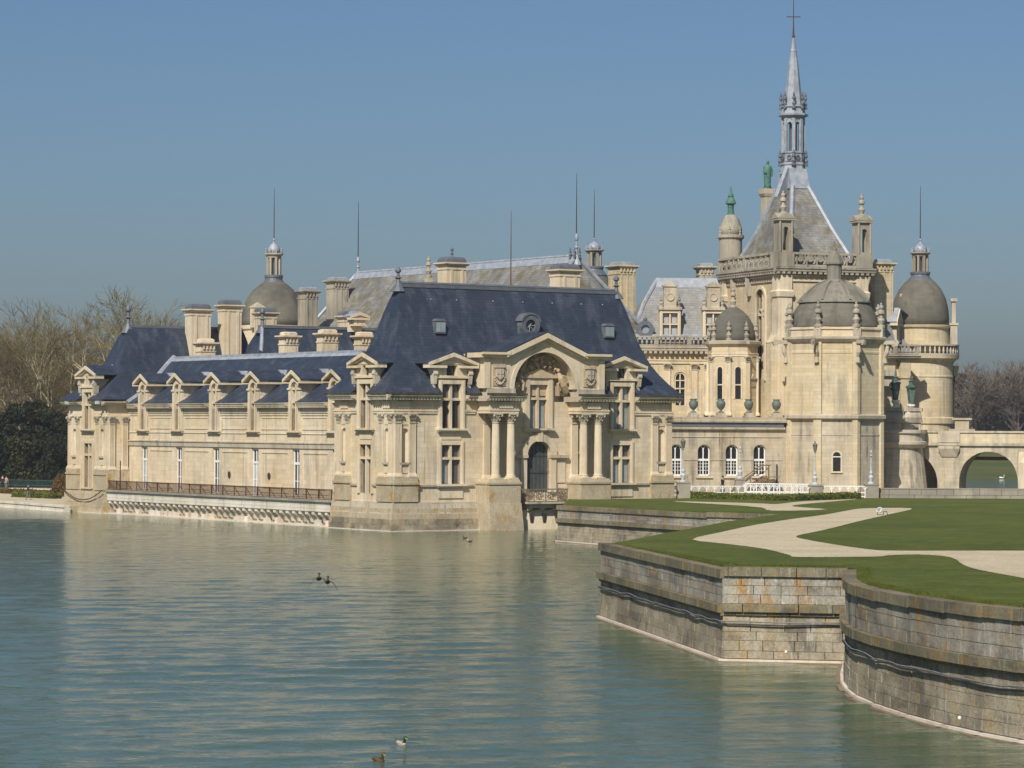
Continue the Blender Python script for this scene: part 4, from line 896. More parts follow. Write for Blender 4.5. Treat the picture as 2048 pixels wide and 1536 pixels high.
for i in range(38):
    if CUT.random() < .55: x = .45 + i * (LT - 1.2) / 37.5 + CUT.uniform(-.3, .3); part('footing_stone', BLOCK, 'lime_foot', ter, TT @ TR(x, .5, .25, CUT.uniform(-.2, .2)) @ SC(.5, .5, CUT.uniform(.35, .6)))
rail = thing('railing', 'long rusty iron railing along the stone terrace', 'railing', TT @ Matrix.Translation((LT / 2, -.05, 2.26)))
part('handrail', MB().box(0, LT - .1, -.09, -.02, 3.06, 3.14), 'iron_rust', rail, TT); part('bottom_rail', MB().box(0, LT - .1, -.08, -.03, 2.38, 2.43).box(0, LT - .1, -.14, .0, 2.26, 2.31), 'iron_rust', rail, TT)
q = MB(); n = int(LT / .155)
for i in range(n): x = (LT - .15) * i / n; q.box(x - .016, x + .016, -.075, -.04, 2.43, 3.06)
part('bars', q, 'iron_rust', rail, TT, kind='stuff')
pm = cached('railpost', lambda: MB().box(-.04, .04, -.09, -.01, 2.26, 3.16).tube([(0, .5, 2.28), (0, .12, 2.8), (0, -.02, 3.0)], .03, 4).mesh('post'))
for i in range(21): part('post', pm, 'iron_rust', rail, TT @ Matrix.Translation(((LT - .2) * i / 20, 0, 0)))
tag(part('iron_pole', MB().tube([(0, 0, 2.26), (0, 0, 5.0)], .06, 6), 'iron_dark', None, TT @ Matrix.Translation((2.0, .4, 0))), 'dark iron pole standing on the terrace behind the railing', 'pole')

# ------------------------------------------------------------------ corner pavilion at the far end of the wing
far = thing('corner_pavilion', 'far corner pavilion of the castle with blue slate hipped roof and single stone dormer', 'castle', F0 @ Matrix.Translation((0, 56.7, 0)))
FV0, FV1 = 52.3, 61.0; FL = FV1 - FV0; FT = SIDE(0, FV1); FC = FL / 2 + .15
m = MB(); wall(m, 0, FL, 2.1, 10.2, 0, .6, [(FC - .85, FC + .85, 2.4, 6.6), (FC - .85, FC + .85, 8.0, 10.2), (.95, 1.75, 5.4, 8.0, True), (FL - 1.65, FL - .85, 5.4, 8.0, True)])
part('wall', m, 'limestone', far, FT)
part('core', MB().box(.61, 18, FV0 + .002, FV1, 0, 10.3), 'limestone', far, F0)
part('base', MB().rect([(-.5, 2, FV0, FV1 + .4, -.8), (-.2, 2, FV0, FV1 + .15, 2.1)]), 'plinth_stone', far, F0)
stones(far, SIDE(0, FV1 + .4), FL + .4, [(.05 + .45 * i, .5 + .45 * i, .5 - .08 * i) for i in range(4)], 'plinth_stone', .45, 1.2, rnd=CUT)
part('lime_footing', MB().box(-.8, 0, FV0 - .1, FV1 + .6, -.5, .05), 'lime_foot', far, F0)
def far_bay(xs, nx):
    for x in xs: pilaster(far, FT @ Matrix.Translation((x, 0, 0)), .58, 4.1, 9.2)
    x0, x1 = min(xs) - .4, max(xs) + .4
    part('pedestal', MB().box(x0, x1, -.28, .02, 2.15, 3.6).box(x0 - .06, x1 + .06, -.36, .02, 3.6, 3.75).box(x0, x1, -.28, .02, 3.75, 4.1), 'plinth_stone', far, FT); niche(far, FT @ Matrix.Translation((nx, 0, 0)), .8, 5.4, 8.0)
far_bay((.4, 2.25), 1.35); far_bay((FL - 2.15, FL - .34), FL - 1.25)
FI = F0 @ Matrix.Translation((0, FV0, 0))      # return face looking along the wing
for x in (.4, 1.75): pilaster(far, FI @ Matrix.Translation((x, 0, 0)), .58, 4.1, 9.2)
part('pedestal', MB().box(-.2, 2.2, -.25, .02, 2.3, 4.1), 'plinth_stone', far, FI)
TW = FT @ Matrix.Translation((FC, 0, 0))
cross_window(far, TW, 1.7, 2.4, 6.6, 5.5, ['wood_frame', 'wood_frame', 'glass_dark', 'glass_mid'], .3); cross_window(far, TW, 1.7, 8.0, 11.5, 10.3, ['wood_frame', 'wood_frame', 'glass_mid', 'glass_mid'], .36, .16)
part('dormer_backing', MB().box(-1.2, 1.2, .4, 2.2, 10.2, 12.6), 'limestone_plain', far, TW); pediment_dormer(far, TW, 4.4, 11.95, 12.8, 13.95)
for a, b in ((-.6, FC - 1.25), (FC + 1.25, FL)):
    cornice(far, FT, a, b, 10.2, .7, .4, dent=0, gutter=True); part('architrave', MB().box(max(a, 0), b, -.12, 0, 9.2, 9.5), 'limestone_plain', far, FT)
cornice(far, FI, -.7, 2.1, 10.2, .7, .4, dent=0)
fr_ = hip_roof(far, F0, -.72, 18.2, FV0 - .7, FV1 + .7, 10.82, 18.0, 4.2, 16.5, 56.4, 57.0, 1.3, t0=.118, left=[(None, FV1 - FC - 1.22), (FV1 - FC + 1.22, None)])
part('ridge_capping', MB().box(4.2, 16.5, 56.3, 57.1, 17.85, 18.08), 'lead_dark', fr_, F0); finial(fr_, F0 @ Matrix.Translation((4.2, 56.7, 18.0)), 2.0, .28)
for x, y in ((1.2, -.5), (FL - .5, -.62)): part('floodlight', MB().box(x - .15, x + .15, y - .45, y - .1, 10.35, 10.65), 'pale_metal', far, FT)
tall_chimney(far, F0 @ Matrix.Translation((11.1, 55.4, 0)), 2.1, 1.4, 13.0, 20.0); tall_chimney(far, F0 @ Matrix.Translation((14.6, 55.4, 0)), 1.9, 1.4, 13.0, 20.5)
carved_chimney(wing, F0 @ Matrix.Translation((10.6, 52.8, 0)), 1.5, 1.2, 13.0, 16.6, 'limestone_plain', True)
chain = [(FT @ Vector((.0 + FL * i / 12, -.58 + .0 * i, 2.2 - 1.0 * (1 - ((i - 6) / 6) ** 2)))) for i in range(13)]
tag(part('mooring_chain', MB().tube(chain, .05, 5), 'iron_dark', None), 'sagging iron chain slung across the far corner pavilion base', 'chain')

# ------------------------------------------------------------------ ranges behind: courtyard roof, great hall, domed tower
rear = thing('courtyard_range', 'courtyard range seen over the wing with low dark slate hipped roof', 'castle', F0 @ Matrix.Translation((28, 60, 0)))
part('wall', MB().box(18.6, 44, 56.2, 65, 0, 12), 'limestone', rear, F0)
rr_ = hip_roof(rear, F0, 18.0, 44.5, 55.6, 65.5, 12, 18.4, 21.0, 42, 60.0, 60.8, .6)
part('ridge_capping', MB().box(20.8, 42, 59.8, 61.0, 18.25, 18.55), 'lead_dark', rr_, F0); part('hip_capping', MB().tube([(18.1, 55.6, 12.1), (19.3, 57.6, 14.8), (20.9, 60.2, 18.3)], .2, 6), 'lead', rr_, F0)
finial(rr_, F0 @ Matrix.Translation((21.0, 60.4, 18.4)), 1.9, .28)
for px_, py_, Y, w in ((577, 668, 288, 1.5), (655, 663, 286, 1.7), (728, 668, 284, 1.5)):
    p = at(px_, py_, Y); carved_chimney(rear, TR(p.x, p.y, 0, R_(33.5)), w, 1.2, 11, p.z, 'limestone_plain', True)
for px_, py_, Y, w in ((531, 622, 306, 1.9), (696, 629, 306, 1.7)):
    p = at(px_, py_, Y); tall_chimney(rear, TR(p.x, p.y, 0, R_(33.5)), w, 1.3, 12, p.z + .1)
back = thing('rear_range', 'plain range hidden behind the front pavilion carrying two cream chimneys', 'castle', F0 @ Matrix.Translation((22, 17, 0)))
part('wall', MB().box(12.5, 33, 13, 22, 0, 13.5), 'limestone', back, F0); part('roof', MB().rect([(12, 33.5, 12.5, 22.5, 13.5), (14, 31.5, 16.5, 18.5, 17.6)]), 'slate_dark', back, F0)
for px_, py_, Y, w in ((904, 520, 262, 2.0), (1130, 534, 268, 2.2)):
    p = at(px_, py_, Y); c = tall_chimney(back, TR(p.x, p.y, 0, R_(33.5)), w, 1.6, 14, p.z)
    if px_ == 904: finial(c, TR(p.x, p.y, p.z + .2), .9, .16, base=False)
hall = thing('great_hall', 'great hall of the castle with huge lichened grey slate roof and lead ridge', 'castle', F0 @ Matrix.Translation((42, 55, 0)))
part('wall', MB().box(35.6, 50, 33.6, 79.4, 0, 16.5), 'limestone', hall, F0)
hr = hip_roof(hall, F0, 35, 50.6, 33, 80, 16.5, 25.0, 42.0, 42.5, 35.5, 77.5, .25, 'slate_old')
part('ridge_capping', MB().rect([(41.55, 42.95, 35.2, 77.8, 24.5), (41.85, 42.65, 35.4, 77.6, 25.15)]).tube([(42.25, 35.3, 25.25), (42.25, 77.7, 25.25)], .16, 6), 'lead', hr, F0)
for e0, e1 in (((35, 80, 16.6), (42.0, 77.6, 25.0)), ((50.6, 33, 16.6), (42.5, 35.4, 25.0)), ((35, 33, 16.6), (42.0, 35.4, 25.0))): part('hip_capping', MB().tube([e0, e1], .2, 6), 'lead', hr, F0)
for k, v in enumerate((35.4, 77.5)):
    f = finial(hr, F0 @ Matrix.Translation((42.25, v, 25.1)), 1.9 + .4 * (k == 0), .2, 'lead'); rod(hr, F0 @ Matrix.Translation((42.25, v, 26.9)), 6.4 if k == 0 else 6.2, .06)
for a in range(6): candelabra(hr, F0 @ Matrix.Translation((42.25 + .55 * math.cos(a), 35.6 + .55 * math.sin(a), 25.0)), 1.0, .14, 'lead_dark', 'crest_knob')
p = at(857, 555, 300); candelabra(hall, TR(p.x, p.y, p.z), 2.2, .34)
part('stone_post', MB().box(-.3, .3, -.3, .3, 14, p.z), 'limestone_stained', hall, TR(p.x, p.y, 0, R_(33.5)))
for px_, py_, Y, w in ((675, 558, 322, 1.9), (616, 578, 318, 1.6)):
    p = at(px_, py_, Y); carved_chimney(hall, TR(p.x, p.y, 0, R_(33.5)), w, 1.6, 14, p.z)
p = at(1244, 528, 300); carved_chimney(hall, TR(p.x, p.y, 0, R_(30)), 2.0, 2.0, 14, p.z, 'limestone_gold')
p = at(718, 640, 302); pediment_dormer(hall, TR(p.x, p.y, 0, R_(33.5)), 2.2, p.z - .6, p.z, p.z + .7, 1.2, .3, 'lead', False, False)
ldt = TR(-26.65, 330, 0); dt = thing('domed_tower', 'round tower with lichened stone dome and lead lantern rising behind the courtyard range', 'tower', ldt)
part('drum', MB().lathe([(3.6, 0), (3.6, 19.0), (3.8, 19.1), (3.8, 19.5)], 32), 'limestone', dt, ldt)
dome(dt, ldt, [(3.65, 19.4), (3.62, 20.2), (3.45, 21.2), (3.05, 22.4), (2.4, 23.4), (1.6, 24.1), (1.2, 24.35)]); lantern_top(dt, ldt, .8, 24.3, 29.3, 34.9)
part('dome_dormer', MB().box(-.8, .8, -.3, 1.0, 19.2, 21.4).prism([(-1.0, 21.4), (1.0, 21.4), (0, 22.0)], -.4, 1.0), 'limestone_stained', dt, ldt @ TR(-1.5, -3.3, 0))
for a in (3.35, 5.9):
    part('side_post', MB().box(-.3, .3, -.3, .3, 17, 21.3).box(-.45, .45, -.45, .45, 21.3, 21.6), 'limestone_stained', dt, ldt @ TR(4.1 * math.cos(a), 4.1 * math.sin(a)))
p = at(1188, 545, 318); lt2 = TR(p.x, p.y, 0); d2 = thing('domed_tower', 'domed tower hidden behind the great hall with only its lantern showing', 'tower', lt2)
part('drum', MB().lathe([(3.4, 0), (3.4, 19)], 24), 'limestone', d2, lt2); dome(d2, lt2, [(3.4, 19), (3.2, 21), (2.5, 23), (1.3, p.z - .2)]); lantern_top(d2, lt2, .8, p.z, p.z + 3.7, p.z + 9.0)
# ------------------------------------------------------------------ chapel
CT = TR(25.6, 283, 0, R_(20)); NW, ND = 9.2, 13.5
chap = thing('chapel', 'tall castle chapel with steep slate and lead roof, slender spire and carved balustrade', 'chapel', CT)
CS = CT @ Matrix.Translation((0, ND, 0)) @ SIDE_R      # left face, x from far (0) to near (ND)
m = MB(); wall(m, 0, ND - .004, 0, 23.1, 0, .7, [(ND - 5.3, ND - 3.3, 13.2, 21.9, True)]); part('side_wall', m, 'limestone_gold', chap, CS)
part('wall', MB().box(.701, NW, 0, .7, 0, 23.1).box(NW - .7, NW - .002, .7, ND, 0, 23.1).box(.7, NW - .7, ND - .7, ND, 0, 23.1).box(.002, .7, 0.001, .7, 0, 23.1).box(.8, NW - .8, .8, ND - .8, 0, 23.2), 'limestone_gold', chap, CT)
wx = ND - 4.3; m = MB()
m.box(wx - 1.28, wx - 1.0, -.16, .3, 13.0, 20.9).box(wx + 1.0, wx + 1.28, -.16, .3, 13.0, 20.9); archband(m, wx, 20.9, 1.0, 1.28, -.16, .3, 14)
cw = part('tall_window', m, 'limestone_plain', chap, CS)
part('tracery', archband(archband(MB().box(wx - .09, wx + .09, .1, .35, 13.2, 20.6).box(wx - 1.0, wx + 1.0, .12, .35, 19.3, 19.5).box(wx - 1.0, wx + 1.0, .12, .33, 16.4, 16.55), wx - .5, 19.5, .38, .5, .1, .35, 8), wx + .5, 19.5, .38, .5, .1, .35, 8).box(wx - .06, wx + .06, .12, .3, 20.0, 21.8), 'limestone_plain', cw, CS)
part('pane', MB().prism([(wx - 1.0, 13.2), (wx + 1.0, 13.2)] + arcpts(wx, 20.9, 1.0, 0, math.pi, 12), .4, .45), 'glass_dark', cw, CS)
for x, nm in ((ND - .55, CS), (.6, CS)):
    part('corner_pilaster', MB().box(x - .6, x + .6, -.28, .02, 9.5, 21.0).rect([(x - .7, x + .7, -.4, .02, 21.0), (x - .75, x + .75, -.5, .02, 21.5), (x - .6, x + .6, -.28, .02, 21.7)]).box(x - .6, x + .6, -.3, .02, 21.7, 23.1), 'limestone_plain', chap, CS)
part('buttress', MB().box(ND - 1.55, ND - .2, -.75, 0, 9.5, 16.6).rect([(ND - 1.6, ND - .15, -.8, 0, 16.6), (ND - 1.6, ND - .15, -.1, 0, 17.6)]), 'limestone_gold', chap, CS)
for x in (.55, NW - .55):
    part('corner_pilaster', MB().box(x - .6, x + .6, -.28, .02, 9.5, 21.0).rect([(x - .7, x + .7, -.4, .02, 21.0), (x - .75, x + .75, -.5, .02, 21.5), (x - .6, x + .6, -.28, .02, 21.7)]).box(x - .6, x + .6, -.3, .02, 21.7, 23.1), 'limestone_plain', chap, CT)
cornice(chap, CT, -.7, NW + .7, 23.1, .75, .75, 'stone_grey', .55); cornice(chap, CS, 0, ND, 23.1, .75, .75, 'stone_grey', .55)
part('corbel_table', MB().box(-.1, NW + .1, -.15, 0, 22.5, 22.7).box(-.1, NW + .1, -.2, 0, 22.95, 23.1), 'limestone_plain', chap, CT); part('corbel_table', MB().box(0, ND, -.15, 0, 22.5, 22.7).box(0, ND, -.2, 0, 22.95, 23.1), 'limestone_plain', chap, CS)
for x in (3.2, ND - 6.7): part('pendant', MB().box(x - .22, x + .22, -.5, 0, 22.2, 23.1).rect([(x - .2, x + .2, -.4, 0, 21.3), (x - .22, x + .22, -.5, 0, 22.2)]), 'limestone_worn', chap, CS)
part('walkway', MB().box(-.3, NW + .3, -.3, ND + .3, 23.15, 23.88), 'limestone_worn', chap, CT)
balustrade(chap, CT, .9, NW - .9, 23.88, 1.4, -.5, -.2, .5, 8, carved=True); balustrade(chap, CS, 0, ND - .9, 23.88, 1.4, -.5, -.2, .55, 6.3, carved=True)
def aedicule(T, h=3.0):
    o = part('roof_aedicule', MB().box(-.85, .85, -.75, .75, 0, 1.4), 'stone_grey', chap, T)
    wall(q := MB(), -.7, .7, 1.4, 1.4 + h, -.6, -.3, [(-.3, .3, 1.55, 1.4 + h - .6, True)]); q.box(-.7, -.4, -.3, .6, 1.4, 1.4 + h).box(.4, .7, -.3, .6, 1.4, 1.4 + h)
    for x in (-.62, .62): q.lathe([(.12, 1.4), (.1, 1.4 + h)], 8, x, -.68)
    part('shrine', q, 'stone_grey', o, T)
    part('gable', MB().box(-.9, .9, -.82, .8, 1.4 + h, 1.6 + h).prism([(-.95, 1.6 + h), (.95, 1.6 + h), (0, 2.2 + h)], -.85, .8).prism([(-.8, 1.6 + h), (.8, 1.6 + h), (0, 2.15 + h)], -.9, .9, 'yz'), 'stone_grey', o, T)
    candelabra(o, T @ Matrix.Translation((0, 0, 2.0 + h)), 2.3, .36); return o
aedicule(CT @ Matrix.Translation((.35, .1, 23.88))); aedicule(CT @ Matrix.Translation((NW - .5, .1, 23.88))); aedicule(CT @ Matrix.Translation((NW - .5, ND - .3, 23.88)))
tt = CT @ Matrix.Translation((.8, ND - .2, 0)); tu = part('stair_turret', MB().lathe([(1.15, 20), (1.15, 27.2), (1.35, 27.4), (1.35, 27.65), (1.2, 27.7)], 20), 'stone_grey', chap, tt)
dome(tu, tt, [(1.15, 27.65), (1.1, 28.4), (.85, 29.2), (.5, 29.7)], 'stone_grey', 16, 'turret_dome'); part('copper_finial', MB().lathe([(.5, 29.6), (.36, 29.8), (.3, 30.2), (.32, 30.7), (.56, 30.85), (.5, 31.0), (.36, 31.3), (.26, 31.45), (.3, 31.6), (.14, 32.0), (.03, 32.6)], 12), 'copper_green', tu, tt)
for i in range(6): a = i * math.pi / 3; candelabra(tu, tt @ Matrix.Translation((1.15 * math.cos(a), 1.15 * math.sin(a), 27.7)), .9, .13)
cr = part('roof', MB().rect([(.9, NW - .9, .7, ND - .8, 24.2), (2.4, NW - 2.4, 2.7, ND - 3, 27.8), (3.75, NW - 3.75, 5.2, 8.6, 32.1)]), 'slate_old', chap, CT)
part('roof_gutter', MB().box(.6, NW - .6, .4, ND - .5, 23.9, 24.5), 'lead', chap, CT)
for x0, x1 in ((.9, 3.75), (NW - .9, NW - 3.75)): part('hip_capping', MB().tube([(x0, .7, 24.3), (x0 + (x1 - x0) * .53, 2.7, 27.85), (x1, 5.2, 32.1)], .24, 6), 'lead', cr, CT)
part('hip_capping', MB().tube([(.9, ND - .8, 24.3), (2.4, ND - 3, 27.85), (3.75, 8.6, 32.1)], .2, 6), 'lead', cr, CT)
ST = CT @ Matrix.Translation((4.6, 6.9, 0)); OC = math.pi / 8
sp = part('spire', MB().rect([(-1.05, 1.05, -1.9, 1.9, 31.9), (-1.0, 1.0, -1.6, 1.6, 32.4), (-.95, .95, -1.1, 1.1, 33.9)]).lathe([(1.35, 33.4), (1.2, 34.2), (1.3, 34.3), (1.3, 34.5), (1.12, 34.55), (1.12, 35.4), (1.22, 35.45), (1.22, 35.6)], 8, ph=OC), 'lead', chap, ST)
part('buttress_fin', MB().prism([(-3.3, 31.0), (-1.1, 31.4), (-1.0, 34.0), (-1.3, 34.0)], -.2, .2), 'lead', sp, ST @ Matrix.Rotation(.6, 4, 'Z'))
for i in range(8):
    a = math.pi * i / 4 + OC; T = ST @ TR(1.02 * math.cos(a), 1.02 * math.sin(a), 0, a)
    part('spire_post', MB().box(-.14, .14, -.16, .16, 35.6, 38.9), 'lead', sp, T); candelabra(sp, ST @ Matrix.Translation((1.2 * math.cos(a), 1.2 * math.sin(a), 39.8)), 1.7, .2, 'lead_dark')
    if i % 2: candelabra(sp, ST @ Matrix.Translation((1.28 * math.cos(a), 1.28 * math.sin(a), 34.2)), 1.6, .22, 'lead_dark')
    b = a + math.pi / 8; Tb = ST @ TR(0, 0, 0, b - math.pi / 2 + math.pi)
    part('arch_panel', archband(MB(), 0, 38.3, .2, .42, -1.02, -.88, 6), 'lead', sp, Tb); part('fret_panel', archband(MB().box(-.36, .36, -1.16, -1.1, 34.6, 34.66).box(-.03, .03, -1.16, -1.1, 34.7, 35.3), 0, 35.0, .16, .26, -1.16, -1.08, 8, 0, 2 * math.pi), 'lead_dark', sp, Tb)
part('spire_core', MB().lathe([(.4, 35.6), (.4, 38.9)], 8), 'lead_dark', sp, ST)
part('spire_crown', MB().lathe([(1.1, 38.7), (1.12, 38.95), (1.5, 39.15), (1.5, 39.3), (1.2, 39.4), (1.15, 39.95), (1.3, 40.0), (1.3, 40.12), (.9, 40.15)], 8, ph=OC), 'lead', sp, ST)
part('spire_cone', MB().lathe([(.95, 40.1), (.82, 41.2), (.5, 44.2), (.3, 45.5), (.34, 45.55), (.28, 45.7), (.12, 46.9)], 8, ph=OC), 'lead', sp, ST)
part('cross', MB().tube([(0, 0, 46.8), (0, 0, 48), (0, 0, 50.8)], [.12, .06, .03], 6).tube([(-.65, .2, 48.95), (.65, -.2, 48.95)], .05, 5).ball((0, 0, 47.0), .17, 8, 5), 'iron_rust', sp, ST)
# statue on the rear gable
p = at(1535, 378, 297); part('gable_pier', MB().box(-.5, .5, -.5, .5, 20, p.z - .8).rect([(-.55, .55, -.55, .55, p.z - .8), (-.7, .7, -.65, .65, p.z - .5), (-.7, .7, -.65, .65, p.z)]), 'limestone_worn', chap, TR(p.x, p.y, 0, R_(20)))
stq = MB(); stq.smooth = True
stq.loft([[(rx * math.cos(2 * math.pi * i / 12) * (1 + .12 * (i % 2)) + ox, ry * math.sin(2 * math.pi * i / 12) * (1 + .12 * (i % 2)), z) for i in range(12)] for rx, ry, z, ox in ((.5, .4, 0, 0), (.42, .36, .3, 0), (.45, .36, 1.0, -.03), (.5, .36, 1.5, -.03), (.56, .38, 1.95, 0), (.5, .32, 2.2, .02), (.2, .18, 2.35, .03), (.17, .16, 2.42, .03))])
stq.ball((.03, -.03, 2.62), .21, 10, 6, 1.2).tube([(-.5, 0, 2.1), (-.62, -.2, 1.6), (-.3, -.42, 1.45)], [.16, .14, .1], 6).tube([(.52, 0, 2.1), (.62, -.15, 1.6), (.5, -.3, 1.2)], [.16, .14, .1], 6).box(-.5, .5, -.42, .42, -.12, 0)
tag(part('statue', stq, 'copper_green', None, TR(p.x, p.y, p.z + .12, R_(15)) @ SC(.72, .72, .97)), 'green bronze statue of a robed figure standing on the chapel gable', 'statue')
# ------------------------------------------------------------------ chapel apse
AT = TR(30.58, 281, 0, R_(-2.5)); apse = thing('chapel_apse', 'octagonal pale stone chapel apse under a weathered ribbed stone dome', 'chapel', AT)
def octo(r): return [(r / math.cos(OC), z) for z in ()]
RA = 4.8
def oct_l(prof): return MB().lathe([(r, z) for r, z in prof], 8, ph=OC)
wm = part('wall', oct_l([(RA + .12, -.5), (RA + .12, 2.4), (RA, 2.5), (RA, 7.75), (RA + .05, 7.76), (RA + .05, 7.86), (RA - .02, 7.87), (RA - .05, 9.3)]), 'limestone_stained', apse, AT)
part('ledge', oct_l([(RA + .1, 9.25), (RA + .35, 9.35), (RA + .38, 9.62), (RA + .2, 9.72), (RA, 9.75)]), 'limestone_worn', apse, AT)
part('upper_wall', oct_l([(RA - .06, 9.6), (RA - .06, 15.4), (RA - .02, 15.45), (RA - .02, 15.65), (RA - .06, 15.7), (RA - .06, 16.6)]), 'limestone_gold', apse, AT)
part('cornice', oct_l([(RA, 16.45), (RA + .12, 16.5), (RA + .42, 16.8), (RA + .45, 17.0), (RA + .1, 17.08)]), 'limestone_worn', apse, AT)
part('attic', oct_l([(RA + .05, 17.05), (RA + .05, 17.65), (RA + .18, 17.7), (RA + .18, 17.85), (RA - .3, 17.95)]), 'limestone', apse, AT)
for i in range(8):
    a = -math.pi / 2 + OC + math.pi / 4 * i; rot = a + math.pi / 2
    if math.sin(a) > .5: continue
    T = AT @ TR(RA * math.cos(a), RA * math.sin(a), 0, rot)
    for z0, z1 in ((.0, 9.3), (9.75, 16.5)): part('corner_strip', MB().prism([(-.42, .3), (-.38, -.0), (0, -.17), (.38, -.0), (.42, .3)], z0, z1, 'xy'), 'limestone_gold', apse, T)
    part('gargoyle', MB().box(-.16, .16, -1.3, .1, 16.35, 16.7).rect([(-.14, .14, -1.5, -1.15, 16.2), (-.1, .1, -1.7, -1.2, 16.6)]), 'limestone_worn', apse, T)
    part('bracket', MB().tube([(0, -.5, 16.2), (0, -.42, 15.6), (0, -.22, 15.1), (0, -.26, 14.6), (0, -.12, 14.35)], [.16, .24, .17, .24, .1], 8), 'limestone_worn', apse, T)
    part('pier', MB().box(-.36, .36, -.12, .5, 17.08, 17.9), 'limestone_worn', apse, T); candelabra(apse, T @ Matrix.Translation((0, .15, 17.9)), 2.4, .4)
dm = dome(apse, AT, [(4.35, 17.8), (4.3, 18.2), (4.1, 18.9), (3.75, 19.6), (3.3, 20.25), (3.25, 20.3)], n=40)
part('dome_cap', MB().lathe([(3.5, 20.3), (3.5, 20.38), (3.25, 20.75), (2.85, 21.2), (2.35, 21.65), (1.75, 22.05), (1.1, 22.33), (.85, 22.4)], 24), 'dome_pale', dm, AT)
lz = MB()
for i in range(8):
    a = math.pi / 4 * i + OC; lz.tube([(k * math.cos(a), k * math.sin(a), z) for k, z in ((3.4, 20.5), (2.85, 21.25), (2.35, 21.7), (1.75, 22.1), (1.0, 22.42))], [.15, .14, .12, .1, .09], 5)
part('cap_ribs', lz, 'dome_pale', dm, AT)
part('dome_lantern', MB().lathe([(1.0, 22.3), (.85, 22.5), (.72, 22.55), (.72, 23.9), (.88, 24.0), (.88, 24.15), (.8, 24.3), (.6, 24.8), (.3, 25.2), (.2, 25.3), (.22, 25.5), (.1, 25.6), (.04, 26.2)], 12), 'dome_pale', dm, AT)
TF = AT @ Matrix.Translation((0, -RA * math.cos(OC), 0))
sw = part('small_window', archband(MB().box(-.5, -.36, -.08, .05, 4.4, 5.85).box(.36, .5, -.08, .05, 4.4, 5.85).box(-.55, .55, -.14, .05, 4.25, 4.4), 0, 5.85, .36, .5, -.08, .05, 10), 'limestone_plain', apse, TF)
part('pane', MB().prism([(-.36, 4.4), (.36, 4.4)] + arcpts(0, 5.85, .36, 0, math.pi, 10), -.03, .0), 'glass_dark', sw, TF); part('bar', MB().box(-.36, .36, -.07, -.03, 5.72, 5.8), 'white_paint', sw, TF)
# ------------------------------------------------------------------ little domed stair turret beside the chapel
ux = at(1466, 700, 287); UT = TR(ux.x, ux.y, 0, R_(8)); stt = thing('stair_turret', 'small round turret with low stone dome tucked beside the tall chapel window', 'turret', UT); RU = 2.45
part('wall', MB().lathe([(RU, 0), (RU, 16.4)], 8, ph=OC), 'limestone_gold', stt, UT)
part('cornice', MB().lathe([(RU + .02, 16.2), (RU + .35, 16.5), (RU + .38, 16.75), (RU, 16.85)], 8, ph=OC), 'limestone_worn', stt, UT)
part('frieze', MB().lathe([(RU + .06, 15.3), (RU + .06, 15.5), (RU + .1, 15.52), (RU + .1, 15.6), (RU + .01, 15.62)], 8, ph=OC), 'limestone_plain', stt, UT)
dome(stt, UT, [(2.3, 16.8), (2.25, 17.4), (2.0, 18.3), (1.5, 19.2), (.9, 19.8), (.45, 20.1)], 'dome_stone', 24)
candelabra(stt, UT @ Matrix.Translation((0, 0, 20.0)), 2.2, .34)
for i in range(8):
    a = -math.pi / 2 + OC + math.pi / 4 * i
    if math.sin(a) > .5: continue
    T = UT @ TR(RU * math.cos(a), RU * math.sin(a), 0, a + math.pi / 2)
    pilaster(stt, T @ Matrix.Translation((0, .1, 0)), .5, 9.6, 15.3, .2, .5, 0); candelabra(stt, T @ Matrix.Translation((0, .2, 16.8)), 1.9, .3)
    b = a + OC; T2 = UT @ TR(RU * math.cos(OC) * math.cos(b), RU * math.cos(OC) * math.sin(b), 0, b + math.pi / 2)
    if i in (6, 7):
        o = part('slit_window', archband(MB().box(-.42, -.28, -.06, .05, 11.2, 14.0).box(.28, .42, -.06, .05, 11.2, 14.0).box(-.3, .3, -.05, .03, 12.5, 12.62), 0, 14.0, .28, .42, -.06, .05, 8), 'limestone_plain', stt, T2)
        part('pane', MB().prism([(-.28, 11.2), (.28, 11.2)] + arcpts(0, 14.0, .28, 0, math.pi, 8), -.02, .01), 'glass_dark', o, T2)
    if i == 0: part('carved_tablet', MB().box(-.5, .5, -.06, .02, 12.4, 13.1).box(-.65, .65, -.14, .02, 13.1, 13.22).prism([(-.3, 13.22), (.3, 13.22), (.0, 13.6)], -.1, .02), 'limestone_worn', stt, T2)
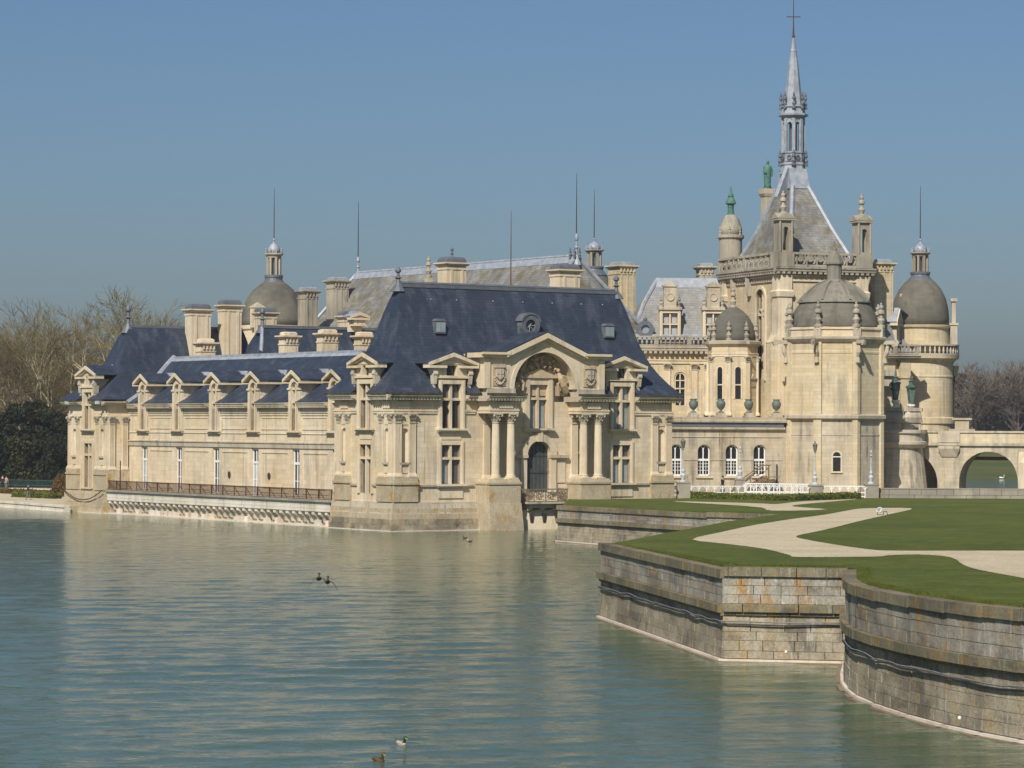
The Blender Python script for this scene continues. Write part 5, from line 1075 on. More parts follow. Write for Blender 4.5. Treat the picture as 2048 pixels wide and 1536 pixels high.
# ------------------------------------------------------------------ entrance block with grey mansard roof
MT = TR(11.4, 291, 0, R_(5)); mans = thing('mansard_block', 'castle block with pale grey mansard roof, stone dormers and a balustrade', 'castle', MT); ML = 12.5
wall(m := MB(), 0, ML, 0, 15.6, 0, .6, [(4.6, 5.8, 10.6, 13.9, True)]); part('wall', m, 'limestone_gold', mans, MT); part('core', MB().box(0, ML, .62, 9, 0, 16.4), 'limestone_gold', mans, MT)
cornice(mans, MT, -.6, ML, 15.6, .7, .8, 'limestone_worn', .5); part('frieze', MB().box(0, ML, -.12, 0, 14.7, 14.85).box(0, ML, -.07, 0, 15.0, 15.1), 'limestone_plain', mans, MT)
for x in (3.9, 6.6, 7.9, 1.0): pilaster(mans, MT @ Matrix.Translation((x, 0, 0)), .6, 9.7, 14.7, .2, .55, 0)
o = part('arched_window', archband(MB().box(4.6, 4.75, .1, .4, 10.6, 13.3).box(5.65, 5.8, .1, .4, 10.6, 13.3).box(5.15, 5.25, .15, .4, 10.6, 13.8).box(4.75, 5.65, .15, .4, 12.2, 12.32).box(4.75, 5.65, .15, .4, 13.0, 13.1), 5.2, 13.3, .45, .6, .1, .4, 8), 'limestone_plain', mans, MT)
part('pane', MB().box(4.6, 5.8, .42, .46, 10.6, 13.9), 'glass_dark', o, MT)
balustrade(mans, MT, -.5, ML, 16.42, 1.0, -.5, -.2, .42, 3.1)
mr = part('roof', MB().rect([(.1, ML + 2, .3, 9, 16.4), (.3, ML + 2, .6, 8.8, 17.3), (1.9, ML + 2, 2.6, 6.8, 20.8), (3.3, ML + 2, 4.0, 5.4, 23.0)]), 'slate_pale', mans, MT)
part('ridge_capping', MB().rect([(2.9, ML + 2, 3.6, 5.8, 22.4), (3.3, ML + 2, 3.95, 5.4, 23.35)]), 'lead', mr, MT); part('roof_gutter', MB().rect([(.0, ML, .1, .8, 16.42), (.1, ML, .3, .8, 17.6)]), 'lead', mr, MT); part('hip_capping', MB().tube([(.1, .3, 16.5), (1.9, 2.6, 20.8), (3.3, 4, 23.0)], .22, 6), 'lead', mr, MT)
for x in (4.2, 8.5):
    T = MT @ Matrix.Translation((x, .3, 0)); o = cross_window(mans, T, 1.5, 16.9, 19.7, 18.6, ['glass_blind'] * 4, .3, .12, mull=.14); part('dormer_backing', MB().box(-1.0, 1.0, .42, 2.6, 16.6, 20.2), 'limestone_plain', mans, T)
    d = part('dormer_crest', MB().box(-1.15, 1.15, -.3, .8, 20.02, 20.3).box(-.62, .62, -.1, .5, 20.3, 22.3).box(-.75, .75, -.2, .6, 22.3, 22.42).prism([(-.8, 22.42), (.8, 22.42), (0, 22.85)], -.2, .6), 'limestone_stained', mans, T)
    part('roundel', MB().lathe([(.4, 0), (.4, .1), (.3, .1), (.26, .04)], 16), 'limestone_worn', d, T @ Matrix.Translation((0, -.1, 21.3)) @ Matrix.Rotation(math.pi / 2, 4, 'X'))
    for s in (-1, 1): candelabra(d, T @ Matrix.Translation((s * .9, 0, 20.3)), 1.2, .2)
T = MT @ Matrix.Translation((1.75, .55, 18.1)); oc = part('oculus_dormer', archband(MB(), 0, 0, .42, .85, -.3, .9, 20, 0, 2 * math.pi).ball((0, -.1, .95), .22, 8, 5).ball((.8, -.1, 0), .16, 8, 5), 'lead_dark', mr, T); part('pane', MB().lathe([(.42, 0), (.42, .05)], 16), 'glass_pale', oc, T @ Matrix.Rotation(math.pi / 2, 4, 'X'))
p = at(1410, 530, 300); carved_chimney(mans, TR(p.x, p.y, 0, R_(10)), 1.5, 1.5, 20, p.z, 'limestone_stained')
# ------------------------------------------------------------------ arcaded lower gallery with terrace
GT = TR(25.55, 279.2, 0, R_(14)); gal = thing('lower_gallery', 'low stained stone gallery with white arched windows under a moulded terrace edge', 'castle', GT)
gx = [-2.25, -5.0, -7.75, -10.5, -13.25]
wall(m := MB(), -16, 1.6, 0, 8.2, 0, .6, [(x - .62, x + .62, 3.9, 6.85, True) for x in gx]); part('wall', m, 'limestone_stained', gal, GT)
part('terrace_block', MB().box(-16, 2.0, .61, 12, 0, 9.2), 'limestone_stained', gal, GT)
part('terrace_edge', MB().run(-16, .2, [(0, 8.2), (-.3, 8.28), (-.32, 8.42), (-.1, 8.46), (-.12, 8.5)][::-1] + [(0, 8.5)][:0]).run(-16, .3, [(.6, 8.9), (-.35, 8.92), (-.4, 9.1), (-.2, 9.15), (-.25, 9.4), (.6, 9.42)][::-1]), 'limestone_worn', gal, GT)
part('lead_strip', MB().box(-16, .1, -.16, .3, 8.505, 8.9), 'lead_dark', gal, GT); part('string_course', MB().run(-16, 0, [(0, 7.5), (-.07, 7.52), (-.07, 7.6), (0, 7.62)][::-1]), 'limestone_worn', gal, GT)
xs = [-16] + [q for x in reversed(gx) for q in (x - .62, x + .62)] + [0]
for a, b in zip(xs[::2], xs[1::2]): part('string_course', MB().box(a, b, -.06, 0, 5.35, 5.45), 'limestone_worn', gal, GT)
for x in gx:
    T = GT @ Matrix.Translation((x, 0, 0)); h = .62; q = MB(); zs = 6.23
    q.box(-h, -h + .11, .25, .36, 3.95, zs).box(h - .11, h, .25, .36, 3.95, zs).box(-.05, .05, .27, .36, 3.95, zs + .3).box(-h + .11, h - .11, .24, .36, 5.3, 5.5).box(-h + .11, h - .11, .24, .36, 3.9, 4.05)
    archband(q, 0, zs, h - .1, h, .25, .36, 12)
    for z in (4.4, 4.72, 5.02): q.box(-h + .11, h - .11, .29, .35, z, z + .04)
    for s in (-1, 1): q.box(s * .28 - .02, s * .28 + .02, .29, .35, 4.05, 5.3); archband(q, s * h * .98, zs - .0, h * .93, h * 1.0, .29, .35, 6, *((0.25 * math.pi * 0 + math.pi * .62, math.pi) if s > 0 else (0, math.pi * .38)))
    o = part('arched_window', q, 'white_paint', gal, T); part('pane', MB().prism([(-h, 3.95), (h, 3.95)] + arcpts(0, zs, h, 0, math.pi, 12), .33, .36), 'glass_dark', o, T); part('sill', MB().box(-h - .2, h + .2, -.15, .3, 3.7, 3.88), 'limestone_plain', o, T)
um = cached('urn', lambda: (lambda q: (setattr(q, 'smooth', True), q.mesh('urn_body'))[1])(MB().lathe([(.3, 0), (.3, .08), (.12, .14), (.1, .24), (.3, .42), (.42, .7), (.44, .9), (.36, 1.08), (.26, 1.16), (.36, 1.24), (.36, 1.3)], 16)))
for i, x in enumerate((-.55, -3.3, -6.05, -8.75)):
    T = GT @ Matrix.Translation((x, .2, 9.41))
    u = thing('urn', 'green bronze urn on the gallery terrace edge, ' + ('closest to the chapel apse', 'second from the chapel apse', 'third from the chapel apse', 'beside the front pavilion roof')[i], 'urn', T, 'urns on the gallery terrace')
    part('pedestal', MB().box(-.5, .5, -.4, .4, 0, .14).box(-.38, .38, -.34, .34, .14, .42), 'limestone_worn', u, T); part('bowl', um, 'urn_green', u, T @ Matrix.Translation((0, 0, .42)))
# wooden steps up to the gallery window
T = GT @ Matrix.Translation((-3.0, -.3, 0)); stp = thing('timber_stair', 'rough brown timber steps leaning up to the gallery windows', 'stairs', T @ Matrix.Translation((0, 0, 1.9)))
for y in (-.05, -1.0): part('stringer', MB().prism([(-2.6, 1.7), (-2.3, 1.7), (1.0, 3.75), (1.0, 4.0)], y - .06, y), 'timber', stp, T); part('handrail', MB().tube([(-2.4, y, 2.7), (.7, y, 4.9), (1.4, y, 4.95)], .05, 5), 'timber', stp, T)
for i in range(8): part('tread', MB().box(-2.3 + .42 * i, -1.95 + .42 * i, -1.0, -.1, 1.95 + .26 * i, 2.0 + .26 * i), 'timber', stp, T)
for x, z in ((-.6, 3.9), (1.2, 4.9)): part('post', MB().box(x - .05, x + .05, -1.05, -.95, 1.9, z), 'timber', stp, T)
part('landing', MB().box(1.0, 2.3, -1.0, -.05, 3.78, 3.86), 'timber', stp, T)
part('drain_pipe', MB().tube([(-.6, -.12, 1.0), (-.6, -.12, 5.0)], .07, 6), 'iron_dark', gal, GT)
# ------------------------------------------------------------------ right side: round tower, link wall, bridge
RT = TR(41.36, 300, 0); rt = thing('round_tower', 'round cream tower with grey green stone dome, balcony ring and lead lantern', 'tower', RT)
part('drum', MB().lathe([(3.4, 0), (3.4, 8.9), (3.55, 8.95), (3.55, 9.5), (3.35, 9.6), (3.35, 13.6), (3.4, 13.62), (3.4, 13.75), (3.35, 13.78), (3.35, 15.0), (3.55, 15.3), (3.9, 15.5), (3.95, 15.8), (3.6, 15.85)], 40), 'limestone_gold', rt, RT)
part('upper_drum', MB().lathe([(2.95, 15.8), (2.95, 18.5), (3.15, 18.65), (3.2, 18.85), (2.9, 18.9)], 36), 'limestone_gold', rt, RT)
part('balcony', MB().lathe([(3.95, 15.82), (3.95, 15.98), (3.7, 15.99)], 40), 'limestone_worn', rt, RT); part('handrail', MB().lathe([(3.7, 16.75), (3.95, 16.76), (3.95, 16.92), (3.7, 16.93)], 40), 'limestone_worn', rt, RT)
q = MB()
for i in range(48):
    a = 2 * math.pi * i / 48
    if math.sin(a) > .3: continue
    q.lathe([(.05, 15.98), (.12, 16.2), (.1, 16.4), (.06, 16.76)], 6, 3.82 * math.cos(a), 3.82 * math.sin(a))
part('balusters', q, 'limestone_worn', rt, RT, kind='stuff')
dome(rt, RT, [(2.9, 18.8), (2.92, 19.6), (2.85, 20.5), (2.6, 21.6), (2.1, 22.6), (1.5, 23.3), (1.1, 23.6)]); lantern_top(rt, RT, .78, 23.6, 27.7, 33.1)
for px_, py_ in ((1907, 597), (1806, 588)):
    p = at(px_, py_, 299); part('side_post', MB().box(-.35, .35, -.35, .35, 16.5, 18.9).box(-.45, .45, -.45, .45, 18.9, 19.1).box(-.2, .2, -.2, .2, 19.1, p.z - .3).box(-.35, .35, -.35, .35, p.z - .3, p.z), 'limestone_worn', rt, TR(p.x, p.y, 0))
part('bracket', MB().rect([(-.15, .15, -.2, .2, 13.6), (-.3, .3, -.5, .5, 14.8)]), 'limestone_worn', rt, RT @ TR(3.5, 0, 0, .3)); part('down_pipe', MB().tube([(3.42, -.4, 9), (3.42, -.4, 13.8)], .09, 6), 'iron_rust', rt, RT)
p = at(1930, 858, 296); part('stone_table', MB().box(-1.0, 1.0, -.5, .5, p.z + .9, p.z + 1.1).box(-.7, .7, -.35, .35, p.z, p.z + .9).box(-1.3, 1.3, -.7, .7, p.z - .4, p.z), 'limestone_worn', rt, TR(p.x - .3, p.y, 0, R_(-10)))
LT_ = TR(35.6, 291.5, 0, R_(20)); lk = thing('link_wall', 'narrow shaded castle wall with pilaster between the chapel apse and round tower', 'castle', LT_)
part('wall', MB().box(0, 4.3, .3, 4, 0, 15.2), 'limestone_gold', lk, LT_); part('pilaster', MB().box(2.9, 4.0, -.25, .3, 9.2, 15.2).box(2.75, 4.15, -.35, .3, 13.4, 13.6), 'limestone_gold', lk, LT_); cornice(lk, LT_, -.5, 4.9, 15.2, .8, .5, 'limestone_worn', 0)
part('cornice_return', MB().box(-.5, 4.9, 0, 4, 15.2, 15.72), 'limestone_worn', lk, LT_); balustrade(lk, LT_, -.3, 4.8, 15.74, 1.0, -.4, -.1, .4, 2.4)
part('entablature', MB().box(-.5, 2.0, -1.2, .3, 13.6, 14.2).box(-.3, 1.6, -.9, .3, 12.6, 13.6), 'limestone_stained', lk, LT_); part('hanging_lamp', MB().tube([(1.5, -1.1, 13.6), (1.5, -1.1, 12.9)], .03, 4).lathe([(.1, 12.2), (.3, 12.4), (.32, 12.8), (.1, 13.0)], 8, 1.5, -1.1), 'iron_dark', lk, LT_)
part('door_recess', MB().box(.3, 2.4, .25, .32, 9.2, 12.4), 'iron_dark', lk, LT_)
p = at(1760, 523, 293); carved_chimney(lk, TR(p.x, p.y, 0, R_(20)), 2.0, 1.8, 14, p.z, 'limestone_gold')
CRT = TR(36.4, 290.5, 0, R_(20)); part('curved_roof', MB().rect([(-3.2, 1.9, 1.0, 7, 17.0), (-3.0, 1.5, 1.4, 6.6, 19.0), (-2.6, .8, 1.9, 6, 21.0), (-2.0, -.4, 2.6, 5.2, 22.6)]), 'slate_pale', lk, CRT); part('roof_wall', MB().box(-3.3, 2.0, 1.2, 7, 0, 17.0), 'limestone_gold', lk, CRT)
p = at(1795, 600, 293); pediment_dormer(lk, TR(p.x, p.y, 0, R_(70)), 2.4, 17.0, 18.6, 20.2, 1.6, .3, 'lead', False, False); part('sloping_roof', MB().rect([(2.3, 5.0, .5, 4, 15.75), (2.3, 2.6, 2.0, 4, 19.2)]), 'slate_pale', lk, LT_)
BT = TR(39.6, 289.0, 0, R_(-17)); bp = thing('bastion_base', 'battered round stone base under the entrance beside the chapel apse', 'castle', TR(37.3, 288, 0))
part('cone', MB().lathe([(3.6, -.5), (3.25, 2.5), (2.75, 6.6)], 32), 'limestone_stained', bp, TR(37.3, 288.6, 0)); part('mouldings', MB().lathe([(2.75, 6.5), (3.0, 6.6), (3.25, 6.9), (3.25, 7.15), (3.0, 7.2), (3.0, 7.9), (3.2, 8.0), (3.2, 8.3), (2.6, 8.32)], 32), 'limestone_worn', bp, TR(37.3, 288.6, 0)); part('platform', MB().box(34.5, 39.0, 288.6, 300, 0, 8.35).box(39.0, 43, 294.5, 300, 0, 8.34), 'limestone_stained', bp)
for px_ in (1788, 1826):
    p = at(px_, 858, 287.5); part('scroll_block', MB().box(-.75, .75, -.6, .6, 8.3, 9.0).rect([(-.95, .95, -.75, .6, 9.0), (-.8, .8, -.9, .6, 9.5), (-.7, .7, -.5, .6, 10.1)]).box(-.9, .9, -.7, .7, 10.1, 10.45), 'limestone_worn', bp, TR(p.x, p.y, 0, R_(-10)))
simple('lantern_glass', (0.13, 0.19, 0.17), (0.08, 0.12, 0.11), 0.2)
for i, (px_, py_) in enumerate(((1791, 815), (1822, 823))):
    p = at(px_, py_, 287.5); T = TR(p.x, p.y, p.z, R_(10)); L = thing('lantern', 'large green copper lantern on a white scrolled foot beside the ' + ('chapel apse', 'round tower')[i], 'lantern', T, 'entrance lanterns')
    part('foot', MB().box(-.55, .55, -.5, .5, -.35, 0).lathe([(.5, 0), (.3, .12), (.22, .3), (.42, .55), (.4, .7)], 10), 'white_stone', L, T)
    for s in (0, 1, 2, 3): a = math.pi / 4 + s * math.pi / 2; part('post', MB().tube([(.24 * math.cos(a), .24 * math.sin(a), .75), (.46 * math.cos(a), .46 * math.sin(a), 2.3)], .04, 4), 'lantern_copper_shaded', L, T)
    part('glass', MB().lathe([(.2, .75), (.4, 2.28)], 4, ph=math.pi / 4), 'lantern_glass', L, T); part('crown', MB().lathe([(.5, 2.28), (.54, 2.42), (.24, 2.58), (.2, 2.85), (.28, 2.95), (.1, 3.1), (.11, 3.3), (.02, 3.7)], 8, ph=math.pi / 8), 'lantern_copper_shaded', L, T)
br = thing('bridge', 'pale stone bridge with round arch and moulded parapet leading from the castle', 'bridge', BT); BL = 16
def bridge_mesh():
    m = MB(); arcs = [(-.6, 3.1, 2.6), (6.95, 3.2, 2.85)]; dep = 4.6; zt = 6.75
    for c, z, r in arcs:
        for i in range(20):
            t0, t1 = math.pi - math.pi * i / 20, math.pi - math.pi * (i + 1) / 20
            x0, x1 = c + r * math.cos(t0), c + r * math.cos(t1); z0, z1 = z + 1.12 * r * math.sin(t0), z + 1.12 * r * math.sin(t1)
            if x1 > -1.5: m.prism([(x0, z0), (x1, z1), (x1, zt), (x0, zt)], 0, dep)
    m.box(2.0, 4.1, 0, dep, -.6, zt); m.box(9.8, BL, 0, dep, -.6, zt); return m
part('arch_wall', bridge_mesh(), 'limestone_stained', br, BT)
part('band', MB().run(-1.5, BL, [(0, 6.75), (-.25, 6.8), (-.28, 7.05), (-.05, 7.1), (4.6, 7.1), (4.6, 6.75)][::-1]), 'limestone_worn', br, BT); part('parapet', MB().box(-1.5, BL, -.08, .3, 7.1, 8.05).box(-1.5, BL, 4.3, 4.6, 7.1, 8.05), 'limestone_gold', br, BT); part('coping', MB().box(-1.5, BL, -.2, .42, 8.05, 8.24), 'limestone_worn', br, BT)
part('pier_bracket', MB().rect([(2.4, 3.9, -.1, 0, 5.7), (2.1, 4.2, -.45, 0, 6.5), (2.1, 4.2, -.45, 0, 6.75)]).box(2.1, 4.2, -.32, 0, 7.1, 8.05), 'limestone_worn', br, BT)
vo = MB(); archband(vo, 6.95, 3.35, 2.9, 3.3, -.02, 0, 13); part('voussoirs', vo, 'limestone_stained', br, BT)
part('pier', MB().box(9.9, 10.7, -.6, 0, -.5, 5.2).rect([(9.9, 10.7, -.6, 0, 5.2), (9.9, 10.7, -.1, 0, 6.2)]), 'limestone_plain', br, BT)
part('tie_beam', MB().box(3.5, 10.2, 5.2, 5.5, 5.35, 5.7), 'timber', br, BT)
# ------------------------------------------------------------------ forecourt edge: parapet, pedestals, railings, lamps, hedge
ZF = ZL(259)
def lawn_at(px_, py_): x, y = onlawn((px_, py_)); return x, y
lowp = thing('parapet_wall', 'low grey stone parapet wall along the far edge of the lawn', 'wall', TR(31.5, 259.5, ZF)); wp0 = at(1757, 990, 259.5); LW2 = 34
stones(lowp, TR(wp0.x, 259.5, ZF - .2), LW2, [(0, .5, 0), (.5, 1.0, .02)], 'parapet_stone', .6, 1.6, rnd=CUT); part('coping', MB().box(0, LW2, -.06, .66, 1.0, 1.1), 'parapet_stone', lowp, TR(wp0.x, 259.5, ZF - .2))
def lamp(px_, Y, lab, lantern=True, h=3.4, base=1.25):
    p = at(px_, 960, Y); T = TR(p.x, p.y, ZF); L = thing('lamp_post', lab, 'lamp', T @ Matrix.Translation((0, 0, base)))
    part('post', MB().lathe([(.3, base), (.3, base + .1), (.14, base + .2), (.2, base + .45), (.24, base + .6), (.1, base + .8), (.16, base + .95), (.07, base + 1.15), (.06, base + h - .9), (.11, base + h - .85), (.05, base + h - .8), (.05, base + h - .6), (.16, base + h - .55), (.05, base + h - .5), (.02, base + h - .2)], 10), 'pale_metal', L, T)
    if lantern: part('lantern', MB().lathe([(.1, base + h - .5), (.12, base + h - .45), (.21, base + h + .05), (.26, base + h + .08), (.16, base + h + .2), (.08, base + h + .28), (.03, base + h + .45)], 6), 'lamp_metal', L, T)
    else: part('spike', MB().lathe([(.05, base + h - .3), (.1, base + h - .2), (.02, base + h)], 6), 'pale_metal', L, T)
    return p
def pedestal(px_, Y, w, h, lab):
    p = at(px_, 985, Y); T = TR(p.x, p.y, ZF - .1); o = thing('pedestal', lab, 'pedestal', T); part('block', BLOCK, 'parapet_stone', o, T @ Matrix.Translation((0, 0, h / 2)) @ SC(w, .9, h)); part('cap', BLOCK, 'parapet_stone', o, T @ Matrix.Translation((0, 0, h + .05)) @ SC(w + .1, 1.0, .12)); return p
pedestal(1367, 253.6, 1.15, 1.45, 'square grey stone pedestal beside the right corner of the front pavilion'); pedestal(1631, 259, 1.2, 1.15, 'square grey stone pedestal between the two white railings'); pedestal(1743, 259.3, 1.2, 1.25, 'square grey stone pedestal at the end of the low parapet wall'); pedestal(1480, 263, .9, 1.6, 'pale stone pedestal behind the white railing near the timber steps')
lamp(1366, 253.6, 'pale lamp post with green lantern beside the front pavilion corner', base=1.42); lamp(1480, 263, 'pale lamp post without lantern in front of the timber steps', False, 2.9, 1.6); lamp(1630, 259, 'pale lamp post with dark lantern below the slit window of the apse', base=1.15); lamp(1742, 259.3, 'pale lamp post without lantern at the low parapet wall end', False, 3.0, 1.25)
def white_rail(x0, x1, Y, lab, n, Y1=None, h=1.1):
    a, b = at(x0, 985, Y), at(x1, 985, Y1 or Y); d = Vector((b.x - a.x, b.y - a.y, 0)); T = TR(a.x, a.y, ZF - .05, math.atan2(d.y, d.x)); L = d.length
    o = thing('railing', lab, 'railing', T)
    for z in (.2, .55, h): part('rail', MB().box(0, L, -.03, .03, z - .04, z + .04), 'white_paint', o, T)
    pm_ = MB().box(-.045, .045, -.045, .045, 0, h - .04).prism([(.045, h - .3), (.25, h - .05), (.2, h - .04), (.045, h - .2)], -.02, .02).prism([(-.045, h - .3), (-.045, h - .2), (-.2, h - .04), (-.25, h - .05)], -.02, .02).mesh('post')
    for i in range(n + 1): part('post', pm_, 'white_paint', o, T @ Matrix.Translation((L * i / n, 0, 0)))
white_rail(1382, 1616, 255.6, 'white iron railing between the pavilion and the middle pedestal', 15, 258.4); white_rail(1490, 1618, 261.5, 'second white iron railing running just behind the longer one', 11, 259.4, 1.25); white_rail(1646, 1730, 258.8, 'short white iron railing beside the low parapet wall', 5); white_rail(1347, 1354, 254.0, 'stub of white railing against the front pavilion corner', 1)
# ------------------------------------------------------------------ vegetation
def leaf_cloud(m, pts, size, rr):
    vs = []; fs = []
    for p in pts:
        a = Vector((rr.gauss(0, 1), rr.gauss(0, 1), rr.gauss(0, 1))).normalized(); b = a.orthogonal().normalized(); c = a.cross(b); s = size * rr.uniform(.6, 1.4); n = len(vs)
        p = Vector(p); vs += [tuple(p + b * s), tuple(p + c * s * .6), tuple(p - b * s), tuple(p - c * s * .6)]; fs.append((n, n + 1, n + 2, n + 3))
    return m.add(vs, fs)
def hedge_box(name, label, T, L, D, Hh, mat, n, size=.09, cat='hedge', rr=random.Random(8)):
    o = thing(name, label, cat, T); pts = []
    part('hedge_core', MB().box(.05, L - .05, .06, D - .06, -.3, Hh - .08), 'leaf_dark', o, T)
    for i in range(n):
        x, y, z = rr.uniform(0, L), rr.uniform(0, D), rr.uniform(-.05, Hh); k = rr.random()
        w = .05 * noise.noise(Vector((x * 2, y * 2, z * 2)))
        if k < .5: y = 0 + abs(rr.gauss(0, .04)) + w
        elif k < .9: z = Hh + rr.gauss(0, .05) + .09 * noise.noise(Vector((x * .9, y, 3)))
        elif k < .95: x = 0
        else: x = L
        pts.append((x, y, z))
    part('foliage', leaf_cloud(MB(), pts, size, rr), mat, o, T); return o
ha = at(1362, 992, 254.5); hb = at(1560, 1008, 243.0); hc = at(1722, 992, 254.5)
d = Vector((hb.x - ha.x, hb.y - ha.y)); h1 = TR(ha.x, ha.y, ZL(254.5) - .05, math.atan2(d.y, d.x)); hedge_box('hedge', 'clipped green box hedge in front of the white railing, its pavilion arm', h1, d.length, 1.4, .5, 'leaf_hedge', 9000)
d2_ = Vector((hc.x - hb.x, hc.y - hb.y)); h2 = TR(hb.x, hb.y, ZL(250) - .05, math.atan2(d2_.y, d2_.x)); hedge_box('hedge', 'clipped green box hedge in front of the white railing, its apse arm', h2, d2_.length, 1.4, .5, 'leaf_hedge', 9000)
# parterre on the left bank
def zat(px_, py_, z): return atz(px_, py_, z)
for lab, x0, x1, py_, mt in (('low clipped hedge by the water under the evergreens, in front', 22, 104, 994, 'leaf_hedge'), ('low brown green hedge running behind the front one', -20, 112, 986, 'leaf_brown')):
    a, b = atz(x0, py_, ZB), atz(x1, py_ + (x1 - x0) * .045, ZB); d = Vector((b.x - a.x, b.y - a.y)); hedge_box('hedge', lab, TR(a.x, a.y, ZB, math.atan2(d.y, d.x)), d.length, 1.2, .5, mt, 2500)
p = atz(121, 993, ZB); T = TR(p.x, p.y, ZB); top = thing('topiary_cone', 'brown clipped topiary cone beside the far corner pavilion', 'topiary', T); rr = random.Random(4); pts = []
part('topiary_core', MB().lathe([(.95, -.1), (.85, .5), (.5, 1.9), (.15, 2.3)], 12), 'leaf_dark', top, T)
for i in range(4200):
    z = 2.45 * rr.random() ** 1.2; r = (1.02 - .1 * z) * math.sqrt(max(0, 1 - (z / 2.5) ** 2.6)) * rr.uniform(.95, 1.03); a = rr.uniform(0, 2 * math.pi); pts.append((r * math.cos(a), r * math.sin(a), z))
part('foliage', leaf_cloud(MB(), pts, .08, rr), 'leaf_brown', top, T)
# stepped stair cheek against the corner pavilion and quay edge
q0 = atz(131, 1024.5, 0); st = thing('quay_steps', 'sloping stone stair cheek against the far corner pavilion base', 'steps', TR(q0.x, q0.y, ZB)); c = atz(118, 1006, ZB)
part('cheek', MB().prism([(0, 0), (1.7, 0), (1.7, 1.15), (1.4, 1.2), (0, .25)], -.3, .1), 'limestone_worn', st, TR(c.x, c.y, ZB - .1, R_(20)))
for i in range(4): part('tread', MB().box(.4 + .3 * i, 1.7, .1, 1.6, .2 * i, .2 + .2 * i - .005), 'limestone_worn', st, TR(c.x, c.y, ZB, R_(20)))
qw = thing('quay_wall', 'low pale stone quay wall along the left bank', 'wall', TR(lb[3].x, lb[3].y, 0))
part('wall_core', MB().box(0, (lb[1] - lb[0]).length, -.1, .4, -.5, .64), 'platform_stone', qw, TR(lb[0].x, lb[0].y, 0, math.atan2((lb[1] - lb[0]).y, (lb[1] - lb[0]).x)))
for a, b in zip(lb[1:], lb[2:]):
    d = b - a; stones(qw, TR(a.x, a.y, 0, math.atan2(d.y, d.x)), d.length, [(.0, .22, .12), (.22, .44, .06), (.44, .65, .16)], 'platform_stone', .6, 1.5, rnd=CUT); part('lime_footing', MB().box(-.1, d.length, -.4, 0, -.4, .05), 'lime_foot', qw, TR(a.x, a.y, 0, math.atan2(d.y, d.x)))
a, b = atz(-30, 978, ZB), atz(150, 982, ZB); d = Vector((b.x - a.x, b.y - a.y)); T = TR(a.x, a.y, ZB, math.atan2(d.y, d.x)); simple('green_paint', (0.03, 0.075, 0.065), (0.02, 0.05, 0.045), .6); gf = thing('fence', 'green painted park fence below the dark evergreens', 'fence', T); q = MB()
for i in range(int(d.length / .12)): q.box(.12 * i, .12 * i + .03, -.015, .015, .05, 1.15)
part('pickets', q, 'green_paint', gf, T, kind='stuff'); part('rail', MB().box(0, d.length, -.03, .03, 1.12, 1.2), 'green_paint', gf, T); part('rail', MB().box(0, d.length, -.03, .03, .1, .16), 'green_paint', gf, T)
part('kerb', MB().box(0, d.length, -.6, -.2, 0, .2), 'platform_stone', gf, T)
part('pale_ledge', MB().box(0, d.length, .6, .8, .5, .58), 'parapet_stone', gf, T)

def bare_tree(seed, H=20.0, spread=1.0, depth=7, twig_r=.017, bend=.5):
    rr = random.Random(seed); big = MB(); pale = MB(); tw = MB()
    def grow(p, d, L, r, lev):
        n = 3; pts = [p]; rad = [r]; q = p.copy(); dd = d.copy()
        for i in range(n):
            dd = (dd + Vector((rr.gauss(0, .17), rr.gauss(0, .17), rr.gauss(.04, .12))) * bend).normalized(); q = q + dd * (L / n); pts.append(q.copy()); rad.append(r * (1 - .32 * (i + 1) / n))
        tgt = big if lev <= 1 else pale if lev in (2, 3, 4) else tw
        tgt.tube(pts, [max(x, twig_r * .6) for x in rad], 6 if lev < 2 else 4 if lev < 4 else 3)
        if lev >= depth: return
        kids = rr.choice((2, 3, 3)) if lev else 5
        for k in range(kids):
            t = rr.uniform(.45, 1.0) if k else 1.0; b = pts[0].lerp(pts[-1], t) if t < 1 else pts[-1]
            if t < 1: b = pts[min(n, int(t * n))].lerp(pts[min(n, int(t * n) + 1)], t * n - int(t * n))
            ax = Vector((rr.gauss(0, 1), rr.gauss(0, 1), rr.gauss(0, .5))).normalized(); nd = (dd + ax * rr.uniform(.45, .95) * spread * (1.0 if k else .45)).normalized()
            nd.z = max(nd.z, -.15); nd.normalize()
            grow(b, nd, L * rr.uniform(.62, .86), max(rad[-1] * rr.uniform(.55, .8), twig_r), lev + 1)
    grow(Vector((0, 0, 0)), Vector((rr.gauss(0, .04), rr.gauss(0, .04), 1)).normalized(), H * .27, H * .017, 0)
    k = H / max(v[2] for v in tw.v)
    for b in (big, pale, tw): b.v = [(x * k, y * k, z * k) for x, y, z in b.v]
    return big.mesh('trunk'), pale.mesh('limbs'), tw.mesh('crown')
TREES = [bare_tree(s, 22, sp, 7) for s, sp in ((1, .9), (2, 1.05), (3, .8), (4, 1.0))]
def put_tree(i, px_, top_py, Y, lab, s=1.0, rz=0.0, twm='twig', pale='bark_pale', z0=None, wide=1.0, grp='bare trees beyond the far corner pavilion'):
    Y += 36; p = at(px_, top_py, Y); z0 = ZB if z0 is None else z0; h = p.z - z0; k = h / 22; T = TR(p.x, p.y, z0 - .1, rz) @ SC(k * wide, k * wide, k)
    o = thing('bare_tree', lab, 'tree', TR(p.x, p.y, z0), grp); a, b, c = TREES[i]
    part('trunk', a, 'bark', o, T); part('limbs', b, pale, o, T); part('crown', c, twm, o, T); return o
